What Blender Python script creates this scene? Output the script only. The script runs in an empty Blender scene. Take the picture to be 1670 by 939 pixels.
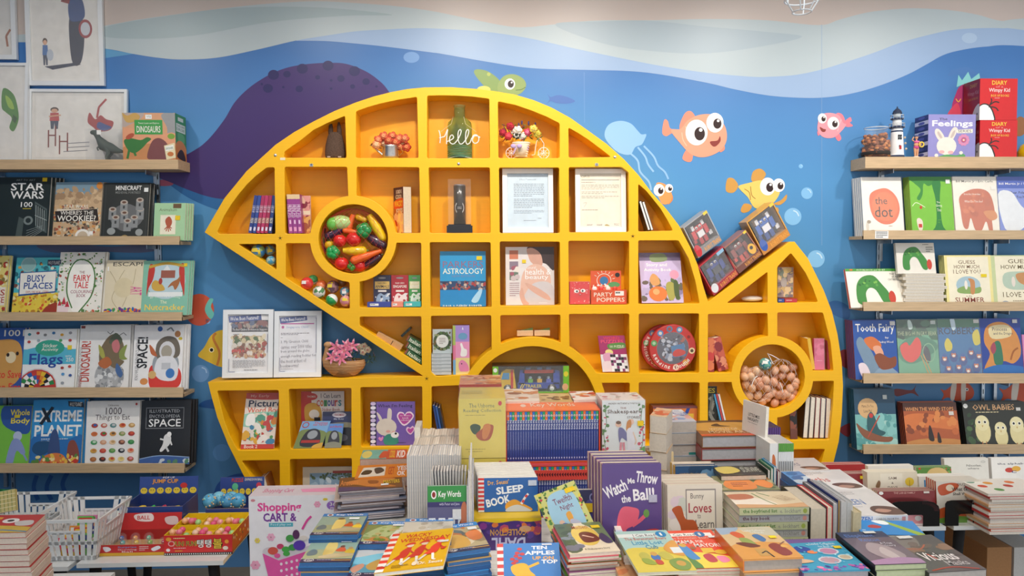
import bpy,math,random
from mathutils import Vector,Matrix,Euler
from mathutils.geometry import tessellate_polygon
PI=math.pi
rnd=random.Random(7)
COL=bpy.context.scene.collection
# ---------------------------------------------------------------- camera
FPX=1262.0
cam_d=bpy.data.cameras.new('camera'); cam=bpy.data.objects.new('camera',cam_d); COL.objects.link(cam)
cam_d.sensor_width=36.0; cam_d.lens=36.0*FPX/1670.0; cam_d.clip_start=.02
CAMP=Vector((0,-3.95,1.6))
CAMR=Euler((0,0,math.radians(-2.4))).to_matrix() @ Euler((math.radians(90-2.6),0,0)).to_matrix() @ Euler((0,0,math.radians(-.27))).to_matrix()
cam.matrix_world=Matrix.Translation(CAMP) @ CAMR.to_4x4()
bpy.context.scene.camera=cam
# ---------------------------------------------------------------- world, lights, exposure
sc=bpy.context.scene
sc.view_settings.view_transform='Standard'; sc.view_settings.look='None'
sc.view_settings.exposure=0.0; sc.view_settings.gamma=1.0; sc.view_settings.use_curve_mapping=False
W=bpy.data.worlds.new('shop_ambient'); sc.world=W; W.use_nodes=True
W.node_tree.nodes['Background'].inputs[0].default_value=(.93,.96,1.0,1)
W.node_tree.nodes['Background'].inputs[1].default_value=1.0
def spot(x,y,z,tx,ty,tz,e,ang=75,blend=.8,size=.05,col=(1,.93,.84)):
    d=bpy.data.lights.new('ceiling_or_fill_spot','SPOT'); d.energy=e; d.spot_size=math.radians(ang); d.spot_blend=blend
    d.shadow_soft_size=size; d.color=col
    o=bpy.data.objects.new('ceiling_or_fill_spot',d); COL.objects.link(o); o.location=(x,y,z)
    o.rotation_euler=(Vector((tx,ty,tz))-Vector((x,y,z))).to_track_quat('-Z','Y').to_euler()
def area(x,y,z,sx,sy,e,rx=0,col=(1,.96,.9)):
    d=bpy.data.lights.new('added_area_fill','AREA'); d.shape='RECTANGLE'; d.size=sx; d.size_y=sy; d.energy=e; d.color=col
    o=bpy.data.objects.new('added_area_fill',d); COL.objects.link(o); o.location=(x,y,z); o.rotation_euler=(rx,0,0)
for x,e in ((-.95,38),(-.12,84),(.62,84),(1.55,84),(2.5,66),(-1.9,42)):
    spot(x,-1.32,3.1,x,-.05,1.75,e,95,.9)
area(.3,-2.6,3.12,3.2,.5,40)  # added area fill for general overhead light, no fitting behind it
area(.5,-3.6,3.12,2.8,.6,105)  # added area fill nearer the camera, brightens the foreground
for x in (-.45,.35,1.1):spot(x,-2.75,3.1,x,-1.95,.9,62,72,.9,.08)  # fill spots added to brighten the piles on the display table
spot(-1.5,-2.3,3.1,-1.5,-.9,.5,60,66,.9,.08)  # added fill spot, lifts the low tables at the lower left
# ---------------------------------------------------------------- pixel rays of the photograph, met with real planes
def ray(px,py):
    return CAMR @ Vector(((px-835)/FPX,-(py-469.5)/FPX,-1))
def at(px,py,Y):
    d=ray(px,py); return CAMP+d*((Y-CAMP.y)/d.y)
def atz(px,py,z):
    d=ray(px,py); return CAMP+d*((z-CAMP.z)/d.z)
def hx(s):
    r=[int(s[i:i+2],16)/255 for i in (0,2,4)]
    return tuple((c/12.92 if c <= .04045 else ((c+.055)/1.055)**2.4) for c in r)+(1.0,)
# ---------------------------------------------------------------- materials
MAT={}
def mat(kind):
    if kind in MAT:return MAT[kind]
    m=bpy.data.materials.new(kind); m.use_nodes=True; nt=m.node_tree; N=nt.nodes; L=nt.links
    b=N['Principled BSDF']; at_=N.new('ShaderNodeAttribute'); at_.attribute_name='Col'
    def noise(scale,sx=1,sy=1,sz=1,detail=3):
        tc=N.new('ShaderNodeTexCoord'); mp=N.new('ShaderNodeMapping'); mp.inputs['Scale'].default_value=(sx,sy,sz)
        n=N.new('ShaderNodeTexNoise'); n.inputs['Scale'].default_value=scale; n.inputs['Detail'].default_value=detail
        L.new(tc.outputs['Object'],mp.inputs[0]); L.new(mp.outputs[0],n.inputs['Vector']); return n
    def tint(n,lo,hi):
        r=N.new('ShaderNodeMapRange'); r.inputs['To Min'].default_value=lo; r.inputs['To Max'].default_value=hi
        r.inputs['From Min'].default_value=.3; r.inputs['From Max'].default_value=.7
        L.new(n.outputs[0],r.inputs[0])
        h=N.new('ShaderNodeHueSaturation'); L.new(at_.outputs['Color'],h.inputs['Color']); L.new(r.outputs[0],h.inputs['Value'])
        L.new(h.outputs[0],b.inputs['Base Color'])
    def bump(n,s,d=.001):
        bp=N.new('ShaderNodeBump'); bp.inputs['Strength'].default_value=s; bp.inputs['Distance'].default_value=d
        L.new(n.outputs[0],bp.inputs['Height']); L.new(bp.outputs[0],b.inputs['Normal'])
    R=b.inputs['Roughness']
    if kind == 'print':tint(noise(30),.97,1.03); R.default_value=.42; b.inputs['Coat Weight'].default_value=.25; b.inputs['Coat Roughness'].default_value=.12; bump(noise(9,detail=1),.12,.01)
    elif kind == 'paper':tint(noise(140),.93,1.04); R.default_value=.85; bump(noise(160),.2)
    elif kind == 'wall':tint(noise(3),.985,1.015); R.default_value=.38; b.inputs['Specular IOR Level'].default_value=.35; bump(noise(500),.05)
    elif kind == 'paint':tint(noise(6,1,1,22),.975,1.02); R.default_value=.42; bump(noise(14,1,1,40),.08)
    elif kind == 'wood':tint(noise(9,1,12,14,6),.86,1.1); R.default_value=.5; bump(noise(12,1,14,18,5),.2)
    elif kind == 'matte':tint(noise(25),.93,1.05); R.default_value=.8
    elif kind == 'rough':tint(noise(220),.6,1.25); R.default_value=.9; bump(noise(220),.8,.003)
    elif kind == 'plastic':tint(noise(8),.97,1.02); R.default_value=.22; b.inputs['Coat Weight'].default_value=.3
    elif kind == 'metal':tint(noise(60),.9,1.05); R.default_value=.32; b.inputs['Metallic'].default_value=.9
    elif kind == 'glass':
        tint(noise(8),.97,1.02); R.default_value=.03; b.inputs['Transmission Weight'].default_value=.92; b.inputs['IOR'].default_value=1.25
    elif kind == 'film':
        tint(noise(8),.97,1.02); R.default_value=.08; b.inputs['Alpha'].default_value=.07
        b.inputs['Specular IOR Level'].default_value=.9; bump(noise(22,detail=2),.5,.01)
    elif kind == 'lamp':
        b.inputs['Emission Strength'].default_value=4; L.new(at_.outputs['Color'],b.inputs['Emission Color'])
    MAT[kind]=m; return m
# ---------------------------------------------------------------- mesh builder (world coordinates)
class M:
    def __init__(s,kind='print'):s.v=[]; s.f=[]; s.c=[]; s.k=[]; s.sm=[]; s.kind=kind
    def face(s,pts,col,kind=None,sm=0):
        i=len(s.v); s.v += [Vector(p) for p in pts]; s.f.append(list(range(i,i+len(pts))))
        s.c.append({'v':col} if isinstance(col,list) else hx(col) if isinstance(col,str) else col); s.k.append(kind or s.kind); s.sm.append(sm)
    def grid(s,vs,fs,cols,kind=None,sm=1):
        i=len(s.v); s.v += [Vector(p) for p in vs]
        for n,f in enumerate(fs):
            s.f.append([i+q for q in f]); c=cols[n] if isinstance(cols,list) else cols
            s.c.append(hx(c) if isinstance(c,str) else c); s.k.append(kind or s.kind); s.sm.append(sm)
        return s
    def hexa(s,O,A,B,C,col,kind=None):  # parallelepiped from corner O and three edge vectors
        O,A,B,C=map(Vector,(O,A,B,C)); p=[O,O+A,O+A+B,O+B,O+C,O+A+C,O+A+B+C,O+B+C]
        if A.cross(B).dot(C) < 0:p=[p[i] for i in (4,5,6,7,0,1,2,3)]
        cs=col if isinstance(col,list) else [col]*6
        s.grid(p,[(3,2,1,0),(4,5,6,7),(0,1,5,4),(1,2,6,5),(2,3,7,6),(3,0,4,7)],cs,kind,0); return s
    def box(s,x0,x1,y0,y1,z0,z1,col,kind=None):
        return s.hexa((x0,y0,z0),(x1-x0,0,0),(0,y1-y0,0),(0,0,z1-z0),col,kind)
    def lathe(s,c,prof,col,n=20,axis=(0,0,1),kind=None,sm=1):
        ax=Vector(axis).normalized(); t=Vector((1,0,0)) if abs(ax.x) < .9 else Vector((0,1,0))
        e1=ax.cross(t).normalized(); e2=ax.cross(e1); c=Vector(c); vs=[]; fs=[]; cl=[]
        for r,h in prof:
            for i in range(n):a=2*PI*i/n; vs.append(c+ax*h+(e1*math.cos(a)+e2*math.sin(a))*max(r,1e-5))
        for j in range(len(prof)-1):
            for i in range(n):fs.append((j*n+i,j*n+(i+1) % n,(j+1)*n+(i+1) % n,(j+1)*n+i)); cl.append(col[j] if isinstance(col,list) else col)
        return s.grid(vs,fs,cl,kind,sm)
    def sph(s,c,r,col,n=12,m=7,kind=None,rot=None):
        r=(r,r,r) if isinstance(r,(int,float)) else r; c=Vector(c); vs=[]; fs=[]
        for j in range(m+1):
            b=PI*j/m
            for i in range(n):
                a=2*PI*i/n; p=Vector((math.sin(b)*math.cos(a)*r[0],math.sin(b)*math.sin(a)*r[1],math.cos(b)*r[2]))
                vs.append(c+(rot @ p if rot else p))
        for j in range(m):
            for i in range(n):fs.append((j*n+i,(j+1)*n+i,(j+1)*n+(i+1) % n,j*n+(i+1) % n))
        return s.grid(vs,fs,col,kind,1)
    def tube(s,pts,r,col,n=6,kind=None,closed=False):
        pts=[Vector(p) for p in pts]; k=len(pts); rr=r if isinstance(r,list) else [r]*k; vs=[]; fs=[]; up=None
        for i,p in enumerate(pts):
            d=(pts[(i+1) % k]-pts[i-1]) if closed else (pts[min(i+1,k-1)]-pts[max(i-1,0)])
            d=d.normalized() if d.length > 1e-9 else Vector((0,0,1))
            if up is None:up=d.cross(Vector((0,0,1)) if abs(d.z) < .9 else Vector((1,0,0)))
            up=(up-d*up.dot(d)); up=up.normalized() if up.length > 1e-9 else d.orthogonal().normalized(); w=d.cross(up)
            for j in range(n):a=2*PI*j/n; vs.append(p+(up*math.cos(a)+w*math.sin(a))*rr[i])
        for i in range(k if closed else k-1):
            for j in range(n):q=(i+1) % k; fs.append((i*n+j,q*n+j,q*n+(j+1) % n,i*n+(j+1) % n))
        s.grid(vs,fs,col,kind,1)
        if not closed:s.grid(vs[:n],[tuple(range(n))],col,kind,0); s.grid(vs[-n:],[tuple(range(n))[::-1]],col,kind,0)
        return s
    def prism(s,pts,off,col,kind=None,side=None):  # planar outline (any shape) pushed along off
        pts=[Vector(p) for p in pts]; off=Vector(off); n=len(pts); tr=tessellate_polygon([pts])
        q=[p+off for p in pts]
        s.grid(pts,[tuple(t) for t in tr],col,kind,0); s.grid(q,[tuple(t)[::-1] for t in tr],col,kind,0)
        s.grid(pts+q,[(i,(i+1) % n,n+(i+1) % n,n+i) for i in range(n)],side or col,kind,0); return s
    def build(s,name,parent=None,recalc=False,loc=None):
        r=parent
        while r is not None and r.parent:r=r.parent
        off=Vector(r.location) if r else (Vector(loc) if loc is not None else Vector())
        me=bpy.data.meshes.new(name); me.from_pydata([v-off for v in s.v],[],s.f)
        ks=sorted(set(s.k))
        for k in ks:me.materials.append(mat(k))
        me.polygons.foreach_set('material_index',[ks.index(k) for k in s.k])
        me.polygons.foreach_set('use_smooth',[bool(q) for q in s.sm])
        a=me.attributes.new('Col','FLOAT_COLOR','CORNER'); buf=[]
        for f,c in zip(s.f,s.c):
            if isinstance(c,dict):[buf.extend(q) for q in c['v']]
            else:buf += list(c)*len(f)
        a.data.foreach_set('color',buf); me.update()
        o=bpy.data.objects.new(name,me); COL.objects.link(o); o.parent=parent
        if off.length and not r:o.location=off
        return o
def nth(i):return '%d%s' % (i,'th' if 10 < i % 100 < 14 else {1:'st',2:'nd',3:'rd'}.get(i % 10,'th'))
def tag(o,label=None,cat=None,group=None,kind=None):
    if label:o['label']=label
    if cat:o['category']=cat
    if group:o['group']=group
    if kind:o['kind']=kind
    return o
def thing(name,label,cat,loc,group=None):
    o=bpy.data.objects.new(name,None); COL.objects.link(o); o.location=loc; o.empty_display_size=.03
    return tag(o,label,cat,group)
def copy_tree(o,parent=None):
    c=o.copy(); COL.objects.link(c); c.parent=parent
    for ch in o.children:copy_tree(ch,c)
    return c
# ---------------------------------------------------------------- lettering
TXT={}
def glyphs(s,bold=0.0):
    k=(s,bold)
    if k not in TXT:
        c=bpy.data.curves.new('lettering','FONT'); c.body=s; c.resolution_u=1 if len(s) > 9 else 2; c.offset=bold*.5
        o=bpy.data.objects.new('lettering',c); m=o.to_mesh()
        vs=[(v.co.x,v.co.y) for v in m.vertices]; fs=[tuple(p.vertices) for p in m.polygons]
        o.to_mesh_clear(); bpy.data.objects.remove(o); bpy.data.curves.remove(c)
        if not vs:vs=[(0,0),(1,0),(1,1)]; fs=[]
        x0=min(v[0] for v in vs); x1=max(v[0] for v in vs); y0=min(v[1] for v in vs); y1=max(v[1] for v in vs)
        TXT[k]=([((x-x0)/max(x1-x0,1e-6),(y-y0)/max(y1-y0,1e-6)) for x,y in vs],fs)
    return TXT[k]
def clip(poly):
    for ax,lim,sg in ((0,0,1),(0,100,-1),(1,0,1),(1,100,-1)):
        out=[]; n=len(poly)
        for i in range(n):
            a,b=poly[i-1],poly[i]; ia=(a[ax]-lim)*sg >=-1e-9; ib=(b[ax]-lim)*sg >=-1e-9
            if ia != ib:t=(lim-a[ax])/(b[ax]-a[ax]); out.append((a[0]+(b[0]-a[0])*t,a[1]+(b[1]-a[1])*t))
            if ib:out.append(b)
        poly=out
        if len(poly) < 3:return []
    return poly
def ptri(pts):
    p3=[Vector((x,y,0)) for x,y in pts]
    return [[pts[i] for i in t] for t in tessellate_polygon([p3])]
def spline(pts,k=5,closed=True):
    n=len(pts); out=[]
    for i in range(n if closed else n-1):
        g=lambda j:pts[j % n] if closed else pts[min(max(j,0),n-1)]
        p0,p1,p2,p3=g(i-1),g(i),g(i+1),g(i+2)
        for q in range(k):
            t=q/k; out.append(tuple(.5*((2*p1[a])+(-p0[a]+p2[a])*t+(2*p0[a]-5*p1[a]+4*p2[a]-p3[a])*t*t+(-p0[a]+3*p1[a]-3*p2[a]+p3[a])*t**3) for a in (0,1)))
    if not closed:out.append(pts[-1])
    return out
def art(m,O,U,V,els,lift=.0003,kind=None,step=.00005,seed=1):
    # flat print on the plane O + x U + (100 - y) V (percent); every element one thin layer above the last
    O,U,V=Vector(O),Vector(U),Vector(V); Nn=U.cross(V).normalized(); rr=random.Random(seed)
    asp=U.length/V.length; st=[lift]
    def put(pts,col):
        for t in ([pts] if len(pts) <= 4 else ptri(pts)):
            q=clip(t)
            if q:m.face([O+U*(x/100)+V*(1-y/100)+Nn*st[0] for x,y in q],col,kind)
    def oriented(pts):
        a=sum(pts[i-1][0]*pts[i][1]-pts[i][0]*pts[i-1][1] for i in range(len(pts)))
        return pts if a < 0 else pts[::-1]
    def ell(cx,cy,rx,ry,rot=0,n=18):
        o=[]; r=math.radians(rot)
        for i in range(n):
            a=-2*PI*i/n; x=rx*math.cos(a)*asp; y=ry*math.sin(a)
            o.append((cx+(x*math.cos(r)-y*math.sin(r))/asp,cy+x*math.sin(r)+y*math.cos(r)))
        return o
    for e in els:
        st[0] += step; k=e[0]
        if k == 'r':put([(e[1],e[4]),(e[3],e[4]),(e[3],e[2]),(e[1],e[2])],e[5])
        elif k == 'e':put(ell(e[1],e[2],e[3],e[4],e[6] if len(e) > 6 else 0),e[5])
        elif k == 'p':put(oriented(list(e[1])),e[2])
        elif k == 's':put(oriented(spline(list(e[1]),4)),e[2])
        elif k == 'o':
            pts=ell(e[1],e[2],e[3],e[4],0,22); q=ell(e[1],e[2],e[3]-e[6],e[4]-e[6]*asp,0,22)
            for i in range(22):j=(i+1) % 22; put(oriented([pts[i],pts[j],q[j],q[i]]),e[5])
        elif k == 'l':
            pts=spline(e[1],4,False) if len(e) > 4 else e[1]; w=e[2]/2
            for a,b in zip(pts,pts[1:]):
                dx,dy=(b[0]-a[0])*asp,b[1]-a[1]; l=math.hypot(dx,dy) or 1; nx,ny=-dy/l*w/asp,dx/l*w
                put(oriented([(a[0]+nx,a[1]+ny),(b[0]+nx,b[1]+ny),(b[0]-nx,b[1]-ny),(a[0]-nx,a[1]-ny)]),e[3])
        elif k == 't':  # text filling a box: x0,y0,x1,y1, colour, weight, rotation, arch
            _,s,x0,y0,x1,y1,col=e[:7]; bold=e[7] if len(e) > 7 else .012; rot=math.radians(e[8]) if len(e) > 8 else 0
            arch=e[9] if len(e) > 9 else 0
            vs,fs=glyphs(s,bold); cx,cy=(x0+x1)/2,(y0+y1)/2; P=[]
            for a,b in vs:
                x=x0+(x1-x0)*a; y=y1-(y1-y0)*b-arch*(1-(2*a-1)**2)
                if rot:dx,dy=(x-cx)*asp,y-cy; x=cx+(dx*math.cos(rot)-dy*math.sin(rot))/asp; y=cy+dx*math.sin(rot)+dy*math.cos(rot)
                P.append((x,y))
            for f in fs:put(oriented([P[i] for i in f]),col)
        elif k == 'n':  # small painted marks
            _,x0,y0,x1,y1,cnt,size,cols=e[:8]
            for i in range(cnt):
                st[0] += 8e-6 if cnt < 61 else 3e-6; q=size*(.5+rr.random()); put(ell(rr.uniform(x0,x1),rr.uniform(y0,y1),q/asp,q*(.5+.5*rr.random()),rr.uniform(0,180),7),rr.choice(cols))
        elif k == 'w':  # lines of small print
            _,x0,y0,x1,y1,nl,col=e[:7]; h=(y1-y0)/nl
            for i in range(nl):
                x=x0; y=y0+h*i; end=x1 if i < nl-1 else x0+(x1-x0)*.6
                while x < end:w=min(rr.uniform(.04,.11)*(x1-x0),end-x); put([(x,y+h*.55),(x+w,y+h*.55),(x+w,y+h*.15),(x,y+h*.15)],col); x += w+.018*(x1-x0)
# ---------------------------------------------------------------- books
def book(O,U,V,t,cov,els=(),label='',cat='book',name='picture_book',group=None,spine=None,back=None,pages='e9e4d8',hard=0,spart=None,sticker=None,wrap=None,seed=3,bookside='L',film=0):
    # O lower left corner of the front cover as read, U along its width, V along its height; the book lies behind the cover
    O,U,V=Vector(O),Vector(U),Vector(V); Nn=U.cross(V).normalized(); c=.0026 if hard else .0009; c=min(c,t*.3)
    r=thing(name,label,cat,O,group); m=M('print'); g=.003 if hard else .0006
    u,v=U.normalized(),V.normalized(); T=-Nn*t; sp=spine or cov
    m.hexa(O-Nn*c,U,V,Nn*c,cov); m.hexa(O+T,U,V,Nn*c,back or cov)
    if bookside == 'L':m.hexa(O+T+Nn*c,u*c,V,Nn*(t-2*c),sp)
    elif bookside == 'R':m.hexa(O+T+Nn*c+U-u*c,u*c,V,Nn*(t-2*c),sp)
    if els:art(m,O,U,V,els,seed=seed)
    if spart:art(m,O+T,-T,V,spart,seed=seed) if bookside == 'L' else art(m,O+U,T,V,spart,seed=seed)
    cv=m.build('cover',r)
    p=M('paper'); p.hexa(O+T+Nn*c+u*(c if bookside == 'L' else g)+v*g,U-u*(c+g),V-v*2*g,Nn*(t-2*c),pages); p.build('page_block',r)
    if sticker:
        x0,y0,x1,y1,sc_=sticker[:5]; q=M('paper'); P=O+U*(x0/100)+V*(1-y1/100)+Nn*.0026
        q.hexa(P,U*((x1-x0)/100),V*((y1-y0)/100),Nn*.0002,sc_); q.build('price_sticker',cv)
    if film:
        q=M('film'); q.hexa(O+Nn*.003-u*.002-v*0,U+u*.004,V+v*.003,Nn*.0004,'ffffff'); q.build('clear_sleeve',r)
    return r
def quad(px,Yb,lean):
    # standing rectangle: px = (xl, ytop, xr, ybottom) or (BL, BR, TL) pixel pairs; foot at depth Yb, head set back by lean
    if len(px) == 4:x0,y0,x1,y1=px; BL,BR,TL=(x0,y1),(x1,y1),(x0,y0)
    else:BL,BR,TL=px
    O=at(*BL,Yb); return O,at(*BR,Yb)-O,at(*TL,Yb+lean)-O
def stand(px,Yb,lean,t,cov,els=(),label='',**k):
    O,U,V=quad(px,Yb,lean); return book(O,U,V,t,cov,els,label,**k)
def lie(BL,BR,TL,z,t,cov,els=(),label='',**k):
    O=atz(*BL,z); return book(O,atz(*BR,z)-O,atz(*TL,z)-O,t,cov,els,label,**k)
# ================================================================ the setting
WY=0.0; FY=-.155  # wall plane, front plane of the bookcase and of the shelves
w=M('wall'); H0,H1=0,3.12
NB=24
def wallcol(z):  # printed sea: deep at the bottom, lighter at mid height, deeper again under the waves
    ks=[(0,(76,122,170)),(1.0,(78,132,180)),(1.5,(78,140,190)),(1.95,(84,148,202)),(2.3,(80,136,194)),(2.6,(66,118,182)),(3.2,(62,114,178))]
    for (a,ca),(b,cb) in zip(ks,ks[1:]):
        if z <= b:t=(z-a)/(b-a); return hx('%02x%02x%02x' % tuple(int(p+(q-p)*t) for p,q in zip(ca,cb)))
for i in range(NB):
    a,b=H1*i/NB,H1*(i+1)/NB
    w.face([(-3.6,0,a),(3.6,0,a),(3.6,0,b),(-3.6,0,b)],[wallcol(a),wallcol(a),wallcol(b),wallcol(b)])
wall=tag(w.build('wall_back'),'blue wall printed with an undersea mural',None,None,'structure')
m=M('matte'); m.box(-3.6,3.6,-6,.1,-.06,0,'5c5850'); tag(m.build('floor'),kind='structure')
m=M('matte'); m.box(-3.6,3.6,-6,.1,3.12,3.2,'e6e0d8'); tag(m.build('ceiling'),kind='structure')
m=M('wall'); m.box(-3.7,-3.6,-6,0.1,0,3.12,'3f7fb8'); tag(m.build('wall_left'),kind='structure')
# mural prints: traced outlines on the wall plane, each a thin decal
def mur(name,shapes,base=.0008):
    m=M('wall')
    for i,s in enumerate(shapes):
        y=-(base+i*.00012); k,pts,col=s[:3]
        if k == 'c':pts=spline(pts,6)
        elif k == 'e':
            cx,cy,rx,ry=pts; rot=math.radians(s[3]) if len(s) > 3 else 0
            pts=[(cx+rx*math.cos(a)*math.cos(rot)-ry*math.sin(a)*math.sin(rot),cy+rx*math.cos(a)*math.sin(rot)+ry*math.sin(a)*math.cos(rot)) for a in [2*PI*q/28 for q in range(28)]]
        elif k == 'l':
            ww=s[3]/2; c=spline(pts,6,False); L_=[]; R_=[]
            for q in range(len(c)):
                a,b=c[max(q-1,0)],c[min(q+1,len(c)-1)]; dx,dy=b[0]-a[0],b[1]-a[1]; l=math.hypot(dx,dy) or 1
                L_.append((c[q][0]-dy/l*ww,c[q][1]+dx/l*ww)); R_.append((c[q][0]+dy/l*ww,c[q][1]-dx/l*ww))
            pts=L_+R_[::-1]
        P=[at(x,q,y) for x,q in pts]
        for t in tessellate_polygon([P]):
            a,b,c=[P[i_] for i_ in t]
            m.face((a,b,c) if (b-a).cross(c-a).y < 0 else (a,c,b),col)
    return m.build(name,wall)
def sp(p):return spline(p,6,False)
A=sp([(-260,70),(-60,62),(90,52),(170,42),(225,32),(305,21),(386,11),(451,5),(516,2),(580,5),(645,10),(704,18),(758,29),(812,40),(851,44.5),(901,40),(948,35),(991,33),(1063,33),(1153,31),(1250,33),(1335,41),(1369,32),(1411,21),(1453,15.5),(1495,13.5),(1552,17),(1594,24),(1633,34),(1670,30),(1900,15)])
Bc=sp([(-260,100),(-60,72),(80,70),(170,79),(218,88),(257,94),(296,97),(354,94),(419,81),(483,66),(532,58),(580,51),(629,48),(677,46),(722,47),(794,52),(866,63),(937,79),(1009,94),(1081,108),(1153,118.6),(1225,125),(1256,125),(1298,122),(1341,113),(1383,100),(1425,86),(1467,70),(1510,58),(1552,49),(1594,46),(1636,46),(1670,49),(1900,80)])
Cc=sp([(483,66.5),(532,67),(580,71),(629,76),(700,85),(722,88),(794,100.6),(866,111),(955,114),(1027,116),(1081,122),(1153,135),(1200,146),(1256,156),(1312,159.6),(1355,158),(1397,150.6),(1439,138),(1481,121),(1510,105.5),(1538,90),(1566,82),(1608,76),(1670,75),(1900,95)])
iB=[p for p in Bc if p[0] >= 483]
up=[(1900,-160),(-260,-160)]
mur('mural_sky',[('p',A+up,'c4b8b2')],.0004)
mur('mural_pale_wave',[('p',A+Bc[::-1],'b4c2c8'),('c',[(905,40),(980,35),(1060,34),(1150,43),(1250,52),(1308,60),(1240,76),(1150,87),(1060,83),(980,70)],'a8b8c2'),('c',[(172,44),(260,28),(380,13),(520,12),(640,24),(560,26),(440,36),(330,56),(250,63),(172,60)],'a4b6bc')],.0006)
mur('mural_light_wave',[('p',iB+Cc[::-1],'98b2d4'),('p',[(100,72),(170,79),(218,88),(170,95),(100,100)],'5f9cc8')],.0006)
WH='44336f'
wh=[(248,280),(310,249),(338,229),(365,196),(383,166.5),(407,142.6),(437,123),(466,111),(496,105),(532,102.5),(564,104),(596,116),(619,132),(634,149),(660,190),(640,260),(560,330),(450,330),(365,324.5),(338,320),(311,311),(280,298)]
mur('mural_whale',[('c',[(262,288),(300,306),(338,318),(380,326),(372,345),(340,337),(300,318)],'2f6aa6'),('c',wh,WH)]+
    [('e',(x,y,r,r*.9),'2d2a60') for x,y,r in [(446,122,9),(468,121,6),(493,112,9),(437,144,8),(488,145,6),(518,126,4),(535,107,9),(556,128,6),(578,116,9),(575,141,4),(597,133,6),(540,131,2.2),(540,144.5,2.2),(427,137,2),(462,142,2),(614,141,2)]],.0007)
GR='7f9a5c'
mur('mural_turtle',[('c',[(773,118),(778,113),(795,116),(812,128),(818,140),(810,152),(796,146),(782,132)],GR),('e',(797,121,3,3),'a7b560'),('e',(789,146,11,6),'d0c967'),
    ('c',[(812,138),(822,124),(838,121),(853,128),(858,139),(852,150),(838,156),(815,153)],'8aa063'),('e',(831.5,137,8.5,9),'ffffff'),('e',(833,137,5,6),'2c211e'),('e',(834.5,134.5,1.5,1.5),'ffffff'),('l',[(841,147),(850,146),(857,142)],'4d6a3c',1)])
mur('mural_far_fish',[('c',[(893,153),(898,158),(910,155),(925,158),(938,165),(925,169),(908,168),(898,165),(891,170),(896,162)],'4a6fb4')])
mur('mural_far_fish',[('c',[(1546,107),(1552,114),(1566,110),(1580,110),(1592,120),(1575,122),(1560,121),(1545,124),(1550,115)],'4a7ab8')])
mur('mural_bubble',[('e',(671,93.5,13,9),'6f9ad0')]); mur('mural_bubble',[('e',(1581,62,12.5,8.5),'a7c0dc')])
JC='8fbbe6'
mur('mural_jellyfish',[('c',[(986,222),(992,204),(1010,197),(1028,201),(1040,213),(1046,219),(1054,219),(1051,228),(1046,236),(1036,240),(1028,252),(1012,250),(998,240)],JC)]+
    [('l',p,JC,3) for p in ([(1028,250),(1040,262),(1044,280),(1058,296),(1062,310)],[(1040,240),(1052,255),(1057,268),(1066,280)],[(1050,238),(1066,255),(1073,270),(1084,280),(1090,292)])])
def mfish(n,body,fins,scale,eyes,mouth,extra=()):
    mur(n,[('c',p,fins[0]) for p in fins[1:]]+[('c',body[1],body[0])]+[('l',p,scale[0],1.3) for p in scale[1:]]+
        [q for (x,y,a,b) in eyes for q in (('e',(x,y,a,b),'fff6f2'),('e',(x+a*.28,y+b*.1,a*.48,b*.52),'33201f'),('e',(x+a*.38,y-b*.2,a*.16,a*.16),'ffffff'))]+([('c',mouth,'8e3d36')] if mouth else [])+list(extra))
OR='ef9a7c'
mfish('mural_fish',('f0a083',[(1094,212),(1110,210),(1122,196),(1142,187),(1165,188),(1182,205),(1185,228),(1174,246),(1150,256),(1128,252),(1108,232)]),
      ['eb8f76',[(1080,216),(1083,196),(1089,197),(1093,209),(1104,213),(1094,218),(1086,222)],[(1108,208),(1116,186),(1126,181),(1134,192),(1130,212),(1118,218)],[(1113,258),(1120,243),(1130,238),(1129,260),(1122,264)],[(1174,246),(1180,235),(1182,243),(1176,248)]],
      ['fbc0a4',[(1112,216),(1114,228),(1120,238)],[(1118,206),(1122,220),(1128,234)]],[(1136,216,18,21),(1166,200,14,16)],[(1158,231),(1170,229),(1174,222),(1175,230),(1168,238),(1162,238)])
mfish('mural_fish',('ef9aa6',[(1334,200),(1338,188),(1352,184),(1368,188),(1375,200),(1380,203),(1372,214),(1360,224),(1344,224),(1334,214)]),
      ['e9808f',[(1363,190),(1366,184),(1374,187),(1378,198),(1370,206)],[(1374,202),(1386,191),(1389,197),(1386,200),(1391,205),(1382,207)],[(1362,222),(1368,217),(1372,226),(1367,230)],[(1333,214),(1337,219),(1334,221)]],
      ['f8bcc2',[(1372,195),(1368,205),(1366,214)]],[(1359,201,9.5,10.5),(1341,193,7.2,8.2)],[(1337,207),(1343,210),(1347,211),(1345,215),(1340,214)])
mfish('mural_fish',('eccb6a',[(1205,303),(1222,298),(1240,294),(1262,297),(1272,312),(1262,330),(1246,341),(1230,338),(1220,322),(1208,310)]),
      ['cf9a4c',[(1184,311),(1186,292),(1196,291),(1204,303),(1196,314)],[(1226,295),(1228,280),(1240,275),(1249,284),(1240,296)],[(1208,342),(1214,332),(1226,335),(1222,344),(1212,347)],[(1262,332),(1274,326),(1283,317),(1282,326),(1272,334)],[(1268,338),(1270,345),(1262,342)]],
      ['a97c3a',[(1214,308),(1222,314),(1224,326)],[(1224,304),(1226,318),(1232,324)]],[(1252,304,12.5,14.5),(1270,302,10,11)],None)
mfish('mural_fish',('e89a5c',[(1070,300),(1084,300),(1094,312),(1096,322),(1090,332),(1078,330)]),['e0824a',[(1088,325),(1096,318),(1097,326),(1090,333)]],['f0b080',[(1072,316),(1076,324)]],[(1075,310,9,10),(1091,307,6.5,7)],None)
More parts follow.
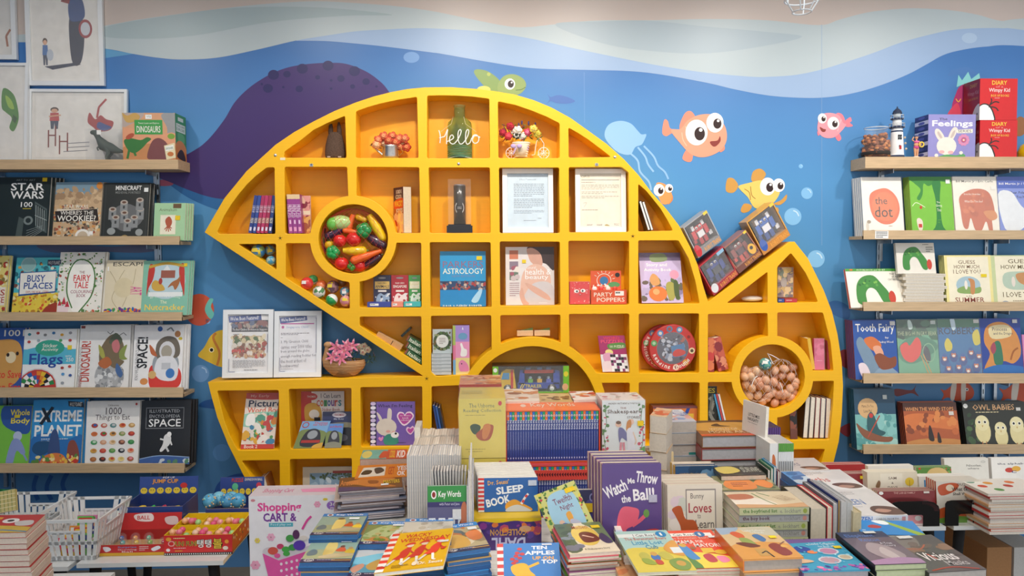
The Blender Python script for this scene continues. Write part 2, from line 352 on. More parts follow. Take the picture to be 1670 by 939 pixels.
for x,y,r in ((1306,271,3.5),(1316,315,9.5),(1293,353,14),(1331,422,14)):
    mur('mural_bubble',[('e',(x,y,r,r),'83bde9'),('l',[(x+r*.05,y-r*.7),(x+r*.45,y-r*.5),(x+r*.7,y-r*.05)],'c6e2f6',r*.14)])
mur('mural_fish',[('e',(325,505,24,26),'cf5a40'),('c',[(334,505),(341,488),(348,488),(344,500),(349,512),(343,520)],'6fc2b6')])
mur('mural_bubble',[('e',(339,524,4,4),'8ab2de')]); mur('mural_bubble',[('e',(327,609,14,14),'6f9bcb'),('l',[(329,599),(335,602),(337,608)],'a8c6e6',2)])
mur('mural_fish',[('c',[(323,579),(333,566),(345,546),(362,538),(380,545),(380,595),(360,598),(344,592),(332,586)],'e2bb38'),('l',[(352,543),(348,552),(358,575),(354,596)],'cc8036',4),('e',(345,570.5,4,4),'fff3c8'),('e',(345,570.5,2.8,2.8),'151515')])
mur('mural_far_whale',[('c',[(324,662),(338,652),(380,650),(380,670),(345,666)],'2b5a9c')]); mur('mural_far_whale',[('c',[(350,800),(362,782),(390,772),(420,778),(420,830),(350,830)],'2d549a')])
mur('mural_bubble',[('e',(362,738,15,14),'5b8ec4')])
mur('mural_coral',[('l',p,'2a5a9a',7) for p in ([(60,775),(55,795),(62,815)],[(84,775),(76,795),(84,815)],[(110,770),(102,790),(112,812)])])
mur('mural_fish',[('c',[(60,400),(120,398),(180,402),(240,398),(262,405),(230,412),(150,410),(90,412)],'6a7090')])
mur('mural_fish',[('c',[(252,298),(262,293),(282,296),(280,302),(262,303)],'a5526a')])
for dx,s in ((0,1),(96,1.25)):  # striped clownfish under the lower right shelf
    q=lambda pts:[(1536+dx+(x-1536)*s,640+(y-640)*s) for x,y in pts]
    mur('mural_clownfish',[('c',q([(1534,634),(1542,636),(1556,626),(1574,622),(1588,636),(1584,650),(1562,654),(1546,648),(1536,652),(1539,643)]),'c4502f'),('c',q([(1552,627),(1560,626),(1556,652),(1550,650)]),'d8cfc4'),('c',q([(1568,624),(1575,624),(1574,652),(1568,653)]),'d8cfc4'),('e',tuple(q([(1577,635)])[0])+(2.5,2.5),'ffffff'),('e',tuple(q([(1577,635)])[0])+(1.5,1.5),'111111')])
mur('mural_fish',[('c',[(1460,634),(1486,636),(1494,628),(1492,636),(1498,646),(1486,641),(1462,646)],'7a3a3c')])
mur('mural_fish',[('c',[(1362,580),(1380,570),(1384,600),(1368,592)],'8a3c48'),('c',[(1368,700),(1388,690),(1384,712)],'8a3c48')])
mur('mural_octopus',[('c',[(1557,186),(1560,150),(1572,137),(1600,130),(1625,140),(1640,175),(1630,188)],'b03a6e'),('c',[(1546,188),(1552,176),(1562,168),(1566,188)],'d84a62'),('p',[(1560,142),(1563,122),(1569,131),(1579,117),(1584,129),(1597,119),(1600,138),(1580,134)],'86cfd2'),('l',[(1559,161),(1563,166),(1567,161)],'e8b04a',1.6)])
mur('mural_crab',[('c',[(1650,210),(1656,196),(1664,190),(1672,196),(1672,216),(1660,222)],'9a6a44')])
mur('mural_far_whale',[('c',[(1345,500),(1362,490),(1384,500),(1384,520),(1362,514)],'3a6aa8')])
# thin seams between the mural sheets
mur('wallpaper_seam',[('p',[(952.4,118),(953,118),(953.6,200),(953,200)],'6f9ace')]); mur('wallpaper_seam',[('p',[(1339.7,40),(1340.3,40),(1340.6,400),(1340,400)],'86a6cc')])
# ---------------------------------------------------------------- yellow whale shaped bookcase
def arc(cx,cy,R,a0,a1,n=14):return [(cx+R*math.cos(math.radians(a0+(a1-a0)*i/n)),cy+R*math.sin(math.radians(a0+(a1-a0)*i/n))) for i in range(n+1)]
def ang(cx,cy,x,y):return math.degrees(math.atan2(y-cy,x-cx))
def fillet(pts,r=2.6):
    out=[]; n=len(pts)
    for i in range(n):
        a,b,c=Vector(pts[i-1]),Vector(pts[i]),Vector(pts[(i+1) % n]); d1,d2=a-b,c-b
        if d1.length < 9 or d2.length < 9 or d1.normalized().dot(d2.normalized()) <-.93:out.append(pts[i]); continue
        k=min(r,d1.length*.3,d2.length*.3); p,q=b+d1.normalized()*k,b+d2.normalized()*k
        out += [tuple(p*.999+b*.001),tuple((p+q)*.25+b*.5),tuple(q)]
    return out
outline=[(333.6,378.8),(366,323),(402,279),(449.4,235.8),(480,215),(511,198),(545,181),(580,167),(610,157),(638,150),(665,145),(692,142.4),(735,142),(779,145),(810,149),(839,154),(870,163),(899,175),(930,192),(958,212),(990,235),(1018,260),(1042,286),(1063,314),(1087,341),(1107,367),(1126,403),(1138,432),(1146,463),(1155,492),
    (1288,394),(1296,394),(1318,421.6),(1343,472),(1357,508),(1366,545),(1373,590),(1375,630),(1373,678),(1368,720),(1359,756),(1340,810),(1310,860),(1260,905),(1190,925),(1080,932),(880,934),(700,934),(560,930),(480,880),(430,822),(397,775),(372,725),(354,680),(343,640),(339,623),(690,613)]
E_=(576,389.6); F_=(1259.5,614.5); G_=(868.5,671.5)
def ra(c,R,p,q,n=10):
    a0,a1=ang(*c,*p),ang(*c,*q)
    while a1-a0 > 180:a1 -= 360
    while a1-a0 <-180:a1 += 360
    return arc(*c,R,a0,a1,n)
R1,R2,R3=70.6,67.0,122.0
holes=[[(463,257),(464,247),(490,229),(511,212),(535,200),(562.7,188.8),(565,257.5)],
 [(580.5,181.5),(600,174.5),(619.5,169),(650,162.5),(680,158),(682.5,257.5),(580.5,257.5)],
 [(696.6,156),(720,155.5),(743.7,155.8),(770,157.5),(798,161),(798.8,258),(696.6,258)],
 [(812,165.3),(840,171),(869,181),(891,190),(912.7,201),(912.7,257.7),(813,257.7)],
 [(927,208),(943,217),(958.9,227.3),(980,243),(996.5,256),(927.6,257)],
 [(435,273),(447.6,272.7),(449,381.3),(357,381.3),(354.5,377.7),(365,353),(377,333.5),(389,317),(402.4,301),(418,286)],
 [(464,272),(566,272),(567.8,319)]+ra(E_,R1,(567.8,319),(506,381))+[(465,381)],
 [(581.5,272),(683.6,272.7),(685.8,380)]+ra(E_,R1,(646.7,380),(581.5,318)),
 [(699,273),(798.8,273),(800,380),(701,380)],
 [(813.7,273),(912,273),(913,380),(815,380)],
 [(927.6,272.6),(1013.5,272),(1025.4,281),(1026,378),(928,378.8)],
 [(1041,299.8),(1053.7,311),(1066,326),(1077.5,340.6),(1088,358),(1097.5,376),(1041,377.5)],
 [(388.5,398),(450,397.5),(450.8,440)],
 [(466,396.6),(504.8,396.6)]+ra(E_,R1,(506,398),(570,459))+[(570.5,503.3),(546,503.3),(466,452.6)],
 [(647,395.8),(686.8,395.8),(687.6,501.3),(586.5,501.3),(586.5,459)]+ra(E_,R1,(586.5,459),(646,398)),
 [(700.7,395),(800,395),(801.7,501),(702,501.6)],
 [(815,393.7),(913,394),(914,498),(815.8,498.8)],
 [(927,392.7),(1026,392.7),(1026,496.8),(928,497.4)],
 [(1041,392),(1106.5,391.8),(1123.4,422),(1134,458),(1141,495),(1041,496)],
 [(1185.3,494),(1251.7,443),(1252,494)],
 [(1267.7,494),(1267.7,435),(1289.7,412.4),(1301,427),(1313.5,444.5),(1325,468),(1334,492.5)],
 [(586.5,516.3),(687,515.7),(688,597),(586.5,531)],
 [(702.7,515),(801,514),(801.7,569)]+ra(G_,R3,(801.7,569),(764,611))+[(711,613.5),(703,606.6)],
 [(815.8,514),(913.8,513),(914.3,558)]+ra(G_,R3,(914.3,558),(816.7,561)),
 [(927.8,512),(1026,511.4),(1027,608.8),(975,608.8)]+ra(G_,R3,(972,608.8),(928.4,566)),
 [(1041.8,511.4),(1140,511),(1140,608.5),(1041.8,608.5)],
 [(1154.6,512),(1251.7,510.4),(1252.6,547.5)]+ra(F_,R2,(1252.6,547.5),(1193,608))+[(1154.6,608)],
 [(1267.7,509.5),(1342,509.5),(1354.7,559),(1359.3,604.7)]+ra(F_,R2,(1326,604.7),(1267.7,548)),
 [(1154.6,623),(1192,623)]+ra(F_,R2,(1193,623),(1252.5,681.6))+[(1253,722),(1154.6,724)],
 [(1326,621.7),(1360,620.8),(1358.4,660),(1353,717),(1267.7,717.6)]+ra(F_,R2,(1267.7,681.2),(1326,621.7)),
 [(1267.7,733),(1345.6,732),(1335,770),(1316,812),(1267.7,830)],
 [(1154.6,738),(1253,737),(1253,836),(1154.6,838)],
 [(354,637),(454.5,636),(456,733.6),(387.8,734.3),(375,710),(366,686.6)],
 [(470.8,634.3),(573,632.5),(573,731),(474.4,732.5)],
 [(587.4,631.4),(688.5,630),(689,728),(588.8,728.9)],
 [(703.6,630),(752,628)]+ra(G_,R3,(753.5,630),(755,716))+[(756,727),(703.6,727)],
 [(981,624.3),(1027,624),(1027,727),(980,727)]+ra(G_,R3,(978,726),(981,624)),
 [(1041.8,623.5),(1140.9,623.5),(1141,725),(1041.8,726)],
 [(394,751),(456,750),(457,850),(452,850),(430,812)],
 [(472.6,748.7),(573.7,747),(574,850),(473,850)],[(588.4,745),(689,743),(689,845),(588.4,846)],
 [(703.6,742),(765,742),(790,770),(790,845),(703.6,845)],[(950,775),(972,742),(1027,741),(1027,843),(950,843)],[(1042,740),(1141,739),(1141,840),(1042,842)],
 arc(*E_,56.6,0,351,39),arc(*F_,53,0,351,39),arc(*G_,107,0,354,59)]
case=thing('whale_bookcase','big yellow bookcase in the shape of an open-mouthed whale with round porthole shelves','bookcase',at(870,934,FY))
L0=case.location.copy()
YEL='f9bd0c'
def curve_panel(name,outl,hs,y0,y1,bev,col,kind,parent):
    c=bpy.data.curves.new(name,'CURVE'); c.dimensions='2D'; c.fill_mode='BOTH'; c.extrude=(y1-y0)/2-bev; c.bevel_depth=bev; c.offset=-bev; c.bevel_resolution=1
    ym=(y0+y1)/2
    for pts in [outl]+hs:
        s=c.splines.new('POLY'); s.points.add(len(pts)-1); s.use_cyclic_u=True
        for q,(x,y) in zip(s.points,pts):p=at(x,y,FY); q.co=(p.x,p.z,0,1)
    tmp=bpy.data.objects.new(name,c); me0=tmp.to_mesh(); me=me0.copy() if False else bpy.data.meshes.new(name)
    me.from_pydata([(v.co.x-L0.x,ym-v.co.z*1-L0.y,v.co.y-L0.z) for v in me0.vertices],[],[tuple(p.vertices) for p in me0.polygons])
    tmp.to_mesh_clear(); bpy.data.objects.remove(tmp)
    a=me.attributes.new('Col','FLOAT_COLOR','CORNER'); a.data.foreach_set('color',list(hx(col))*len(a.data)); me.materials.append(mat(kind)); me.update()
    o=bpy.data.objects.new(name,me); COL.objects.link(o); o.parent=parent; return o
curve_panel('shelf_frame',outline,[fillet(h) for h in holes],FY,-.012,.0015,YEL,'paint',case)
curve_panel('back_panel',outline,[],-.011,-.003,.0002,'f5ae10','paint',case)
for x,y,k in ((449,253,0),(508,269,1),(748,267,0),(973,268,1),(1003,256,0)):  # small hooks on the frame
    P=at(x,y,FY); h=M('metal'); h.lathe(P,[(0,.004),(.005,.004),(.008,0)],'d8d8d8',10,(0,-1,0))
    if k:h.box(P.x-.008,P.x+.008,FY-.004,FY-.0005,P.z-.007,P.z+.005,'c8ccd0')
    h.build('hook',case)
for x,y in ((457,388),(696,617),(1032,385)):  # little star stickers
    P=at(x,y,FY); s=M('matte')
    for i in range(5):
        a=PI/2+i*2*PI/5; d=Vector((math.cos(a),0,math.sin(a))); n=Vector((-d.z,0,d.x)); s.face([P+Vector((0,-.001,0))-n*.0018,P+Vector((0,-.001,0))+n*.0018,P+Vector((0,-.001,0))+d*.013],'4a2a10')
    s.build('star_sticker',case)
s=M('paper'); P=at(461,259,FY); s.box(P.x-.012,P.x+.012,FY-.0008,FY-.0001,P.z-.006,P.z+.006,'efe2c4'); s.build('paper_tag',case)
# ---------------------------------------------------------------- floating shelves
def shelf(xl,xr,yt,yb,end,label,open_l,open_r,lip):
    # front board traced at FY; end = pixel of the far lower corner of its free end
    TL,TR=at(xl,yt,FY),at(xr,yt,FY); BL,BR=at(xl,yb,FY),at(xr,yb,FY); th=TL.z-BL.z; W_=TR-TL
    r=thing('wall_shelf',label,'shelf',BL,'oak floating shelves on the '+('left' if xl < 400 else 'right'))
    b=M('wood'); d=Vector((0,-FY-.004,0)); up_=Vector((0,0,1))
    if lip:b.hexa(BL,W_,d,up_*.016,'cdb08a')
    else:b.hexa(BL,W_,d,up_*th,'cdb08a')
    b.build('board',r)
    if lip:l=M('wood'); l.hexa(BL-Vector((0,.001,0)),W_,Vector((0,.012,0)),up_*th,'cfb38d'); l.build('front_lip',r)
    for fx in (.25,.86) if xl < 400 else (.13,.62):
        P=BL+W_*fx+Vector((0,.03,-.001)); k=M('metal'); k.hexa(P,(.003,0,0),(0,.12,0),(0,0,-.02),'b4b8bc'); k.hexa(P+Vector((-.006,.105,-.02)),(.016,0,0),(0,.012,0),(0,0,-.09),'aab0b6'); k.build('bracket',r)
    return r,BL.z+.016 if lip else TL.z
SL=[]
for yt,yb,lab in ((260,276,'top'),(385,399,'second'),(509,523,'third'),(632,648,'fourth'),(756,771,'lowest')):
    SL.append(shelf(-130,{260:291,385:293,509:297,632:299,756:301}[yt],yt,yb,0,'light oak wall shelf, %s of the five at the left of the whale bookcase' % lab,0,1,yt > 260))
SR=[]
for yt,yb,lab in ((255.6,274,'top'),(375.5,390,'second'),(492.5,507,'third'),(609,625,'fourth'),(725,740,'lowest')):
    SR.append(shelf(1411 if yt < 300 else 1408,1800,yt,yb,0,'light oak wall shelf, %s of the five at the right of the whale bookcase' % lab,1,0,yt > 260))
# slotted wall standards
for x in (5,258,1434,1610):
    P,Q=at(x,268,-.002),at(x,800,-.002); s=M('metal'); s.box(P.x-.008,P.x+.008,-.012,-.001,Q.z,P.z,'aab4bc')
    n=int((P.z-Q.z)/.05)
    for i in range(n):s.box(P.x-.002,P.x+.002,-.0126,-.012,Q.z+.02+i*.05,Q.z+.045+i*.05,'30343a')
    tag(s.build('trim_%d' % (1+[5,258,1434,1610].index(x))),'slotted metal wall strip that carries the shelves',None,None,'structure')
# wire cage pendant at the top
P=atz(1308,0,2.32); lp=thing('pendant_lamp','white wire cage pendant lamp hanging at the top right of the mural','lamp',P)
c=M('plastic'); R_=.052
rings=[(.5,-.034),(.92,.0),(1.05,.06),(.8,.12),(.3,.16)]
for fr,dz in rings:c.tube([P+Vector((R_*fr*math.cos(a),R_*fr*math.sin(a),dz)) for a in [2*PI*i/24 for i in range(24)]],.0022,'e8eef2',6,closed=True)
for i in range(6):
    a=2*PI*i/6; c.tube([P+Vector((R_*f*math.cos(a),R_*f*math.sin(a),dz)) for f,dz in rings],.002,'e8eef2')
c.build('wire_cage',lp)
b=M('lamp'); b.sph(P+Vector((0,0,.05)),.03,'ffffff'); b.build('bulb',lp)
b=M('plastic'); b.lathe(P,[(.014,.08),(.016,.17),(.004,.18),(.002,.8)],'dfe3e6'); b.build('lamp_holder',lp)
# ================================================================ shared builders for stock on the shelves
WT='f4f0e8'
def sb(x0,x1,yt,zf,lean,t,cov,els=(),label='',copies=0,dx=0.0,Yb=-.134,beh=None,group=None,rollx=0.0,yb=None,cspine=None,**k):
    # cover upright on a shelf: x0, x1 read at its foot, yt at its head; foot height zf; copies stand behind it
    O=at(x0,400,Yb); O.z=zf if yb is None else at(x0,yb,Yb).z; P=at(x1,400,Yb); H=at((x0+x1)/2,yt,Yb+lean).z-O.z
    U=Vector((P.x-O.x,0,-rollx*(P.x-O.x)/H if H else 0)); V=Vector((rollx,lean,H)); b=book(O,U,V,t,cov,els,label,group=group,**k)
    kk={a:v for a,v in k.items() if a in ('hard','spine','pages','bookside','name','back')}
    if cspine:kk['spine']=cspine
    for i in range(copies):
        D=Vector((dx*(i+1),(t+.0015)*(i+1),0)); base=(beh or label).split(' with ')[0].split(', ')[0]
        book(O+D,U,V,t,cov,[],['copy right behind the ','second copy behind the ','third copy behind the ','fourth copy behind the '][i]+' '.join(base.split()[:11]),group='copies of the '+' '.join(base.split()[:11]),**kk)
    return b
def pbox(O,U,V,t,col,els=(),label='',cat='box',name='boxed_set',side=None,sels=(),top=None,tels=(),group=None,which='R',film=0,seed=2,kind='print',extra=None):
    O,U,V=map(Vector,(O,U,V)); Nn=U.cross(V).normalized(); T=-Nn*t; r=thing(name,label,cat,O,group)
    m=M(kind); s_=side or col; m.hexa(O+T,U,V,Nn*t,[s_ if which == 'back' else col,col,s_,s_,top or s_,s_])
    art(m,O,U,V,els,seed=seed)
    if sels and which == 'R':art(m,O+U,T,V,sels,seed=seed)
    if sels and which == 'L':art(m,O+T,-T,V,sels,seed=seed)
    if tels:art(m,O+V,U,T,tels,seed=seed)
    m.build('carton',r)
    if film:q=M('film'); g=.002; u,v=U.normalized(),V.normalized(); q.hexa(O+T-u*g,U+u*2*g,V+v*g,Nn*(t+g),'ffffff'); q.build('shrink_wrap',r)
    if extra:extra(r,O,U,V,T)
    return r
def frame(x0,y0,x1,y1,Yb,lean,fw,label,els,paper='eceae6',group=None,zf=None,fc='e6eaee',inner=.06,cat='picture'):
    O=at(x0,y1,Yb); 
    if zf is not None:O.z=zf
    P=at(x1,y1,Yb); H=at((x0+x1)/2,y0,Yb+lean).z-O.z; U=Vector((P.x-O.x,0,0)); V=Vector((0,lean,H)); N_=U.cross(V).normalized(); u,v=U.normalized(),V.normalized(); t=.018
    r=thing('framed_print',label,cat,O,group); m=M('plastic')
    m.hexa(O,U,v*fw,-N_*t,fc); m.hexa(O+V-v*fw,U,v*fw,-N_*t,fc)
    m.hexa(O+v*fw,u*fw,V-v*2*fw,-N_*t,fc); m.hexa(O+U-u*fw+v*fw,u*fw,V-v*2*fw,-N_*t,fc); m.build('frame',r)
    q=M('matte'); O2=O+u*fw+v*fw-N_*.010; U2=U-u*2*fw; V2=V-v*2*fw
    q.hexa(O2-N_*.004,U2,V2,N_*.004,paper); art(q,O2,U2,V2,els); q=q.build('print',r)
    g=M('film'); g.hexa(O2+N_*.003,U2,V2,N_*.0015,'ffffff'); g.build('glazing',q); return r
ZL=[s[1] for s in SL]; ZR=[s[1] for s in SR]
# ---------------------------------------------------------------- left, framed prints
child=lambda x,y,s,shirt:[('e',x,y,3*s,2.6*s,'4a3a34'),('e',x,y+1*s,2.4*s,2*s,'d8a98c'),('p',[(x-3*s,y+3*s),(x+3*s,y+3*s),(x+3.5*s,y+11*s),(x-3.5*s,y+11*s)],shirt),('p',[(x-3*s,y+11*s),(x+3*s,y+11*s),(x+2.5*s,y+19*s),(x+.6*s,y+19*s),(x,y+13*s),(x-.6*s,y+19*s),(x-2.5*s,y+19*s)],'3b4660')]
frame(44,-48,170,139,-.022,0,.022,'white framed print of a child beside a tall dark figure, high at the left',child(20,62,1.2,'3f6fae')+
      [('e',27,75,5,5.5,'b9c2cf'),('p',[(18,86),(66,82),(72,84),(30,89)],'24304e'),('s',[(58,38),(75,38),(78,60),(72,82),(60,83),(56,60)],'27304a'),('s',[(56,26),(64,20),(76,22),(80,36),(74,42),(58,42)],'2d4d86'),('e',66,16,5,4.5,'3c4a6a'),('l',[(58,24),(46,22),(58,16)],5,'963a3c'),('e',80,50,10,9,'9b3540'),('e',80,50,7,6.4,'c8ccd6')],'e4e2de')
frame(45,145,206,258,-.048,.026,.014,'white landscape framed print of a leaping boy above two red chairs',[('r',4,5,96,96,'e6e4e0')]+child(24,26,1.5,'c04a4e')+
      [('l',[(18,36),(24,35),(31,34)],2,'d8a98c'),('r',17,63,26,65,'7c2f28'),('r',17,56,18.5,82,'7c2f28'),('r',24.5,50,26,80,'7c2f28'),('r',29,72,39,74,'7c2f28'),('r',29,64,30.5,92,'7c2f28'),('r',37.5,60,39,88,'7c2f28'),('l',[(38,76),(62,74)],1,'6a6a78'),('l',[(38,82),(62,80)],1,'6a6a78'),('l',[(34,88),(60,86)],1,'6a6a78'),
       ('s',[(62,30),(68,40),(74,34),(80,40),(88,44),(84,56),(72,58),(66,52),(60,44)],'a83a40'),('s',[(72,44),(80,48),(86,52),(78,57),(70,52)],'3a4f90'),('l',[(70,38),(72,22),(80,10)],3,'a83a40')],'dcdad6',zf=ZL[0])
frame(-60,102,43,257,-.07,.04,.014,'white framed print of a green arm shape, cut by the left edge',[('s',[(60,24),(78,30),(86,44),(88,58),(80,70),(72,66),(76,56),(66,50),(58,44)],'4f8a3c'),('s',[(64,32),(74,36),(80,46),(70,44)],'9ac04a'),('p',[(78,52),(86,56),(82,62),(77,58)],'2f5a2c')],'e4e2de',zf=ZL[0])
frame(-90,-60,27,96,-.022,0,.022,'white framed print at the top left corner, cut by the frame edge',[('l',[(97,70),(90,78),(92,90)],2.5,'a56a50')],'e0deda')
# dinosaur figure in clear box and the green box set
P=at(140,258,-.125); P.z=ZL[0]; r=thing('toy_box','clear plastic box holding a dark grey toy dinosaur on the top left shelf','toy box',P)
x1=at(200,258,-.125).x; h=at(140,210,-.125).z-P.z
m=M('film'); m.hexa(P,(x1-P.x,0,0),(0,.07,0),(0,0,h),'dfe6ee'); m.build('clear_case',r)
d=M('matte'); cx=(P.x+x1)/2; z=ZL[0]; y=-.09; g='4c5650'
d.tube([(P.x+.012,y,z+h*.9),(P.x+.03,y,z+h*.93),(P.x+.045,y,z+h*.75),(P.x+.07,y,z+h*.5),(P.x+.1,y,z+h*.42),(P.x+.135,y,z+h*.34),(x1-.008,y,z+h*.3)],[.007,.014,.013,.028,.026,.014,.004],g,10)
d.sph((P.x+.024,y,z+h*.92),(.018,.011,.012),g); 
for q in (-.014,.014):d.tube([(P.x+.085,y+q,z+h*.45),(P.x+.098,y+q,z+h*.25),(P.x+.086,y+q,z+h*.13),(P.x+.09,y+q,z+.003)],[.014,.010,.006,.007],g,8)
d.tube([(P.x+.058,y-.012,z+h*.52),(P.x+.045,y-.014,z+h*.4),(P.x+.05,y-.014,z+h*.33)],.004,g); d.build('toy_dinosaur',r)
m=M('paper'); m.box(P.x+.055,P.x+.075,-.1262,-.1255,z+h*.82,z+h*.96,'f2f2f0'); m.build('price_sticker',r)
O=at(201,258,-.15); O.z=ZL[0]; x1=at(287,258,-.15).x; h=at(245,184,-.15).z-O.z
pbox(O,(x1-O.x,0,0),(0,0,h),.135,'d9b08a',[('r',0,0,100,100,'d8a27c'),('s',[(0,0),(40,0),(34,14),(20,22),(0,30)],'b8a8a0'),('s',[(74,4),(100,2),(100,60),(86,50),(84,30)],'9a9c9e'),('s',[(0,40),(20,34),(60,50),(100,44),(100,100),(0,100)],'e2a07a'),('s',[(0,74),(40,66),(100,70),(100,100),(0,100)],'c98a58'),
    ('s',[(2,60),(14,54),(34,58),(46,52),(54,56),(46,64),(36,76),(22,86),(10,80)],'3c7a3c'),('l',[(20,80),(24,92)],5,'3c7a3c'),('l',[(12,78),(8,98)],5,'3c7a3c'),('s',[(46,88),(56,60),(70,54),(84,66),(88,92),(80,100),(50,100)],'7d4a4a'),('e',14,50,9,5,'b4563c',-30),('s',[(0,0),(10,6),(24,0),(34,8),(26,18),(8,20)],'c9a25a'),('e',92,50,7,6,'7aa640'),
    ('r',23,15,76,46,'3f9c4c'),('t','Travel, Learn and Explore',30,20,70,25,WT,0),('t','DINOSAURS',27,28,72,42,WT,.02),('r',44,4,56,13,'eef2f0'),('t','VSJ',46,6,54,11,'8a9a98'),('p',[(78,70),(98,64),(100,96),(82,100)],'e8dcb4'),('p',[(80,72),(96,68),(96,78),(81,82)],'f4f4ee'),('t','DINOSAURS',81,73,95,78,'3a7a44',.01,-8),('e',90,88,6,5,'c8763c')],
    'green boxed set of dinosaur books with orange desert picture, top left shelf','box','boxed_set','3f8f46',[('r',0,0,100,100,'3d8f47'),('r',25,6,75,14,'dfe6dc'),('r',8,20,92,38,'e8ece4'),('t','TRAVEL LEARN',14,22,86,27,'35803f'),('t','EXPLORE',14,29,86,35,'35803f'),('s',[(20,42),(50,40),(82,44),(80,60),(30,62)],'67b070'),('s',[(2,66),(50,56),(98,70),(98,100),(2,100)],'dd8a3c'),('s',[(10,92),(40,76),(70,78),(92,96),(60,98)],'3a3430')])
# ---------------------------------------------------------------- left, second shelf
Z=ZL[1]
sb(-10,77,289,Z,.055,.012,'1f2a2a',[('r',0,0,100,100,'202b2b'),('t','ART TO ART',34,3,70,6,'8a9292',0),('t','STAR',25,9,88,21,'f4f4f2',.03),('t','WARS',25,22,88,34,'f4f4f2',.03),('t','100',46,39,68,47,'f4f4f2',.02),('r',50,49,66,50,'d8c43c'),
    ('p',[(72,38),(96,50),(98,88),(76,78)],'53605f'),('p',[(74,42),(94,52),(95,84),(78,75)],'2c3736')]+[('l',[(75+i*4,44+i*2),(77+i*4,76+i*2)],.7,'bcc6c4') for i in range(5)]+[('l',[(74,60),(97,68)],.7,'bcc6c4'),('e',62,68,9,7,'7d8987'),('e',62,68,5,4,'27302f'),('p',[(44,62),(54,66),(52,96),(40,92)],'4c5856')]+[('l',[(60,100-i*4),(90,84-i*2)],.6,'9aa5a3') for i in range(5)],
    'dark grey book with a white line drawing of a spacecraft, second shelf on the left',3,.012,sticker=(84,1,93,7,'e6c22a'),pages='d8d4cc')
sb(85,162,297,Z,.055,.014,'c9ab86',[('r',0,0,100,100,'d0b08a'),('r',0,0,100,22,'7f9cae'),('n',0,12,100,36,60,5,['b89a78','d8bc96','a98a6a','c6a884']),('n',0,40,100,100,240,2.6,['b05a40','e4d4b8','5a4a3c','d89a5a','8a6a54','c8c0b0','6a7a6a','e0b070']),('r',6,46,94,60,'e8dcc8'),('t','STAR WARS',20,39,72,45,'f4efe0',.01),('p',[(2,50),(92,46),(96,66),(6,68)],'2c2420'),('t',"WHERE'S THE",14,49,84,56,'f4f0e6',.02),('t','WOOKIEE?',8,57,90,67,'f8f4ea',.03),('e',94,6,7,6,'d88a3a'),('e',64,92,16,12,'f2efe8'),('e',64,92,11,8,'c9b8a0')],
    'sand coloured search book with a busy desert town crowd, second shelf on the left',2,.009,sticker=(78,84,86,90,'f6f6f4'))
sb(164,240,298,Z,.055,.018,'2a2d2c',[('r',0,0,100,100,'2b2f2e'),('r',5,3,96,97,'3d4241'),('r',6,4,95,96,'2b2f2e'),('t','MINECRAFT',26,5,82,13,'f0f0ee',.03),('t','MEDIEVAL FORTRESS',26,15,80,19,'8a8f8e',.01),
    ('s',[(20,50),(50,36),(86,50),(84,70),(50,84),(22,70)],'6a6c6e')]+[q for x,y in ((22,46),(46,34),(48,52),(82,46),(80,30),(70,60),(30,60),(56,66)) for q in (('r',x-8,y,x+8,y+18,'8c9092'),('e',x,y,8,4,'b8aea4'),('e',x,y,4.5,2,'6a4a3c'),('r',x-2,y+6,x+2,y+11,'3c3e40'))]+[('e',22,84,9,6,'9aa0a0'),('e',82,86,8,6,'9aa0a0'),('s',[(40,96),(52,90),(64,97),(52,100)],'a08a5a')],
    'charcoal book with a grey block castle on its cover, second shelf on the left',1,.01,hard=1,spine='1d1f1f',sticker=(88,9,97,16,'e8ecec'))
sb(250,301,331,Z,.03,.012,'a5cfa5',[('r',0,0,100,100,'a7d2a6'),('t','Animalium',16,14,72,22,'6a7a5a',0),('r',20,32,70,84,'e9e6cc'),('r',22,34,68,82,'f0edd8'),('s',[(36,46),(48,36),(58,48),(54,62),(42,62)],'b4583c')]+[('l',[(46,60),(46+12*math.cos(a),68+9*math.sin(a))],2.5,'b4583c') for a in (0,.7,1.4,2.1,2.8)]+[('r',60,2,86,14,'6a5034'),('e',10,93,5,5,'1a1a1a')],
    'small mint green book with an orange octopus picture, right end of the second left shelf',3,.007,sticker=(68,34,84,46,'eccb2c'))
# ---------------------------------------------------------------- left, third shelf
Z=ZL[2]
sb(-80,3,417,Z,.06,.01,'e8d880',[('n',0,0,100,100,200,3,['c89a3c','e8e0a8','b0442c','f0e8c0','8a7a3c']),('r',60,52,98,82,'f2eadc'),('t','S',88,56,97,66,'b0442c',.02),('t','SE',84,68,97,78,'b0442c',.02)],'yellow patterned book with red lettering, cut off by the left edge',1,.005)
sb(14,88,420,Z,.065,.012,'4fb3bd',[('r',0,0,100,60,'55bcc6'),('r',0,60,100,100,'ecd24a'),('n',0,10,100,60,60,3,['7a4a3c','e8e4d4','3a8a96','d8a04a','2f6a78']),('n',0,62,100,100,90,2.4,['c0882c','d85a30','f4e8a0','8a6a2c','e8b83a']),('r',70,4,100,14,'26304c'),('t','HOLY PLANET',72,6,98,12,WT),('e',28,12,17,13,'a9c6c4'),('e',28,12,15,11,'8fb8b8'),('p',[(10,26),(92,22),(94,60),(12,66)],'2f5a9a'),('p',[(12,27),(91,24),(92,58),(14,63)],'f5f3ea'),('t','BUSY',28,30,68,42,'27509a',.03),('t','PLACES',22,43,86,54,'27509a',.03),('t','EXPLORE REAL CITIES',28,57,78,61,'b8442c'),('s',[(70,90),(80,82),(100,78),(100,100),(66,100)],'a33c2a')],
    'teal and yellow book with a white title plate over a busy town map',2,.008)
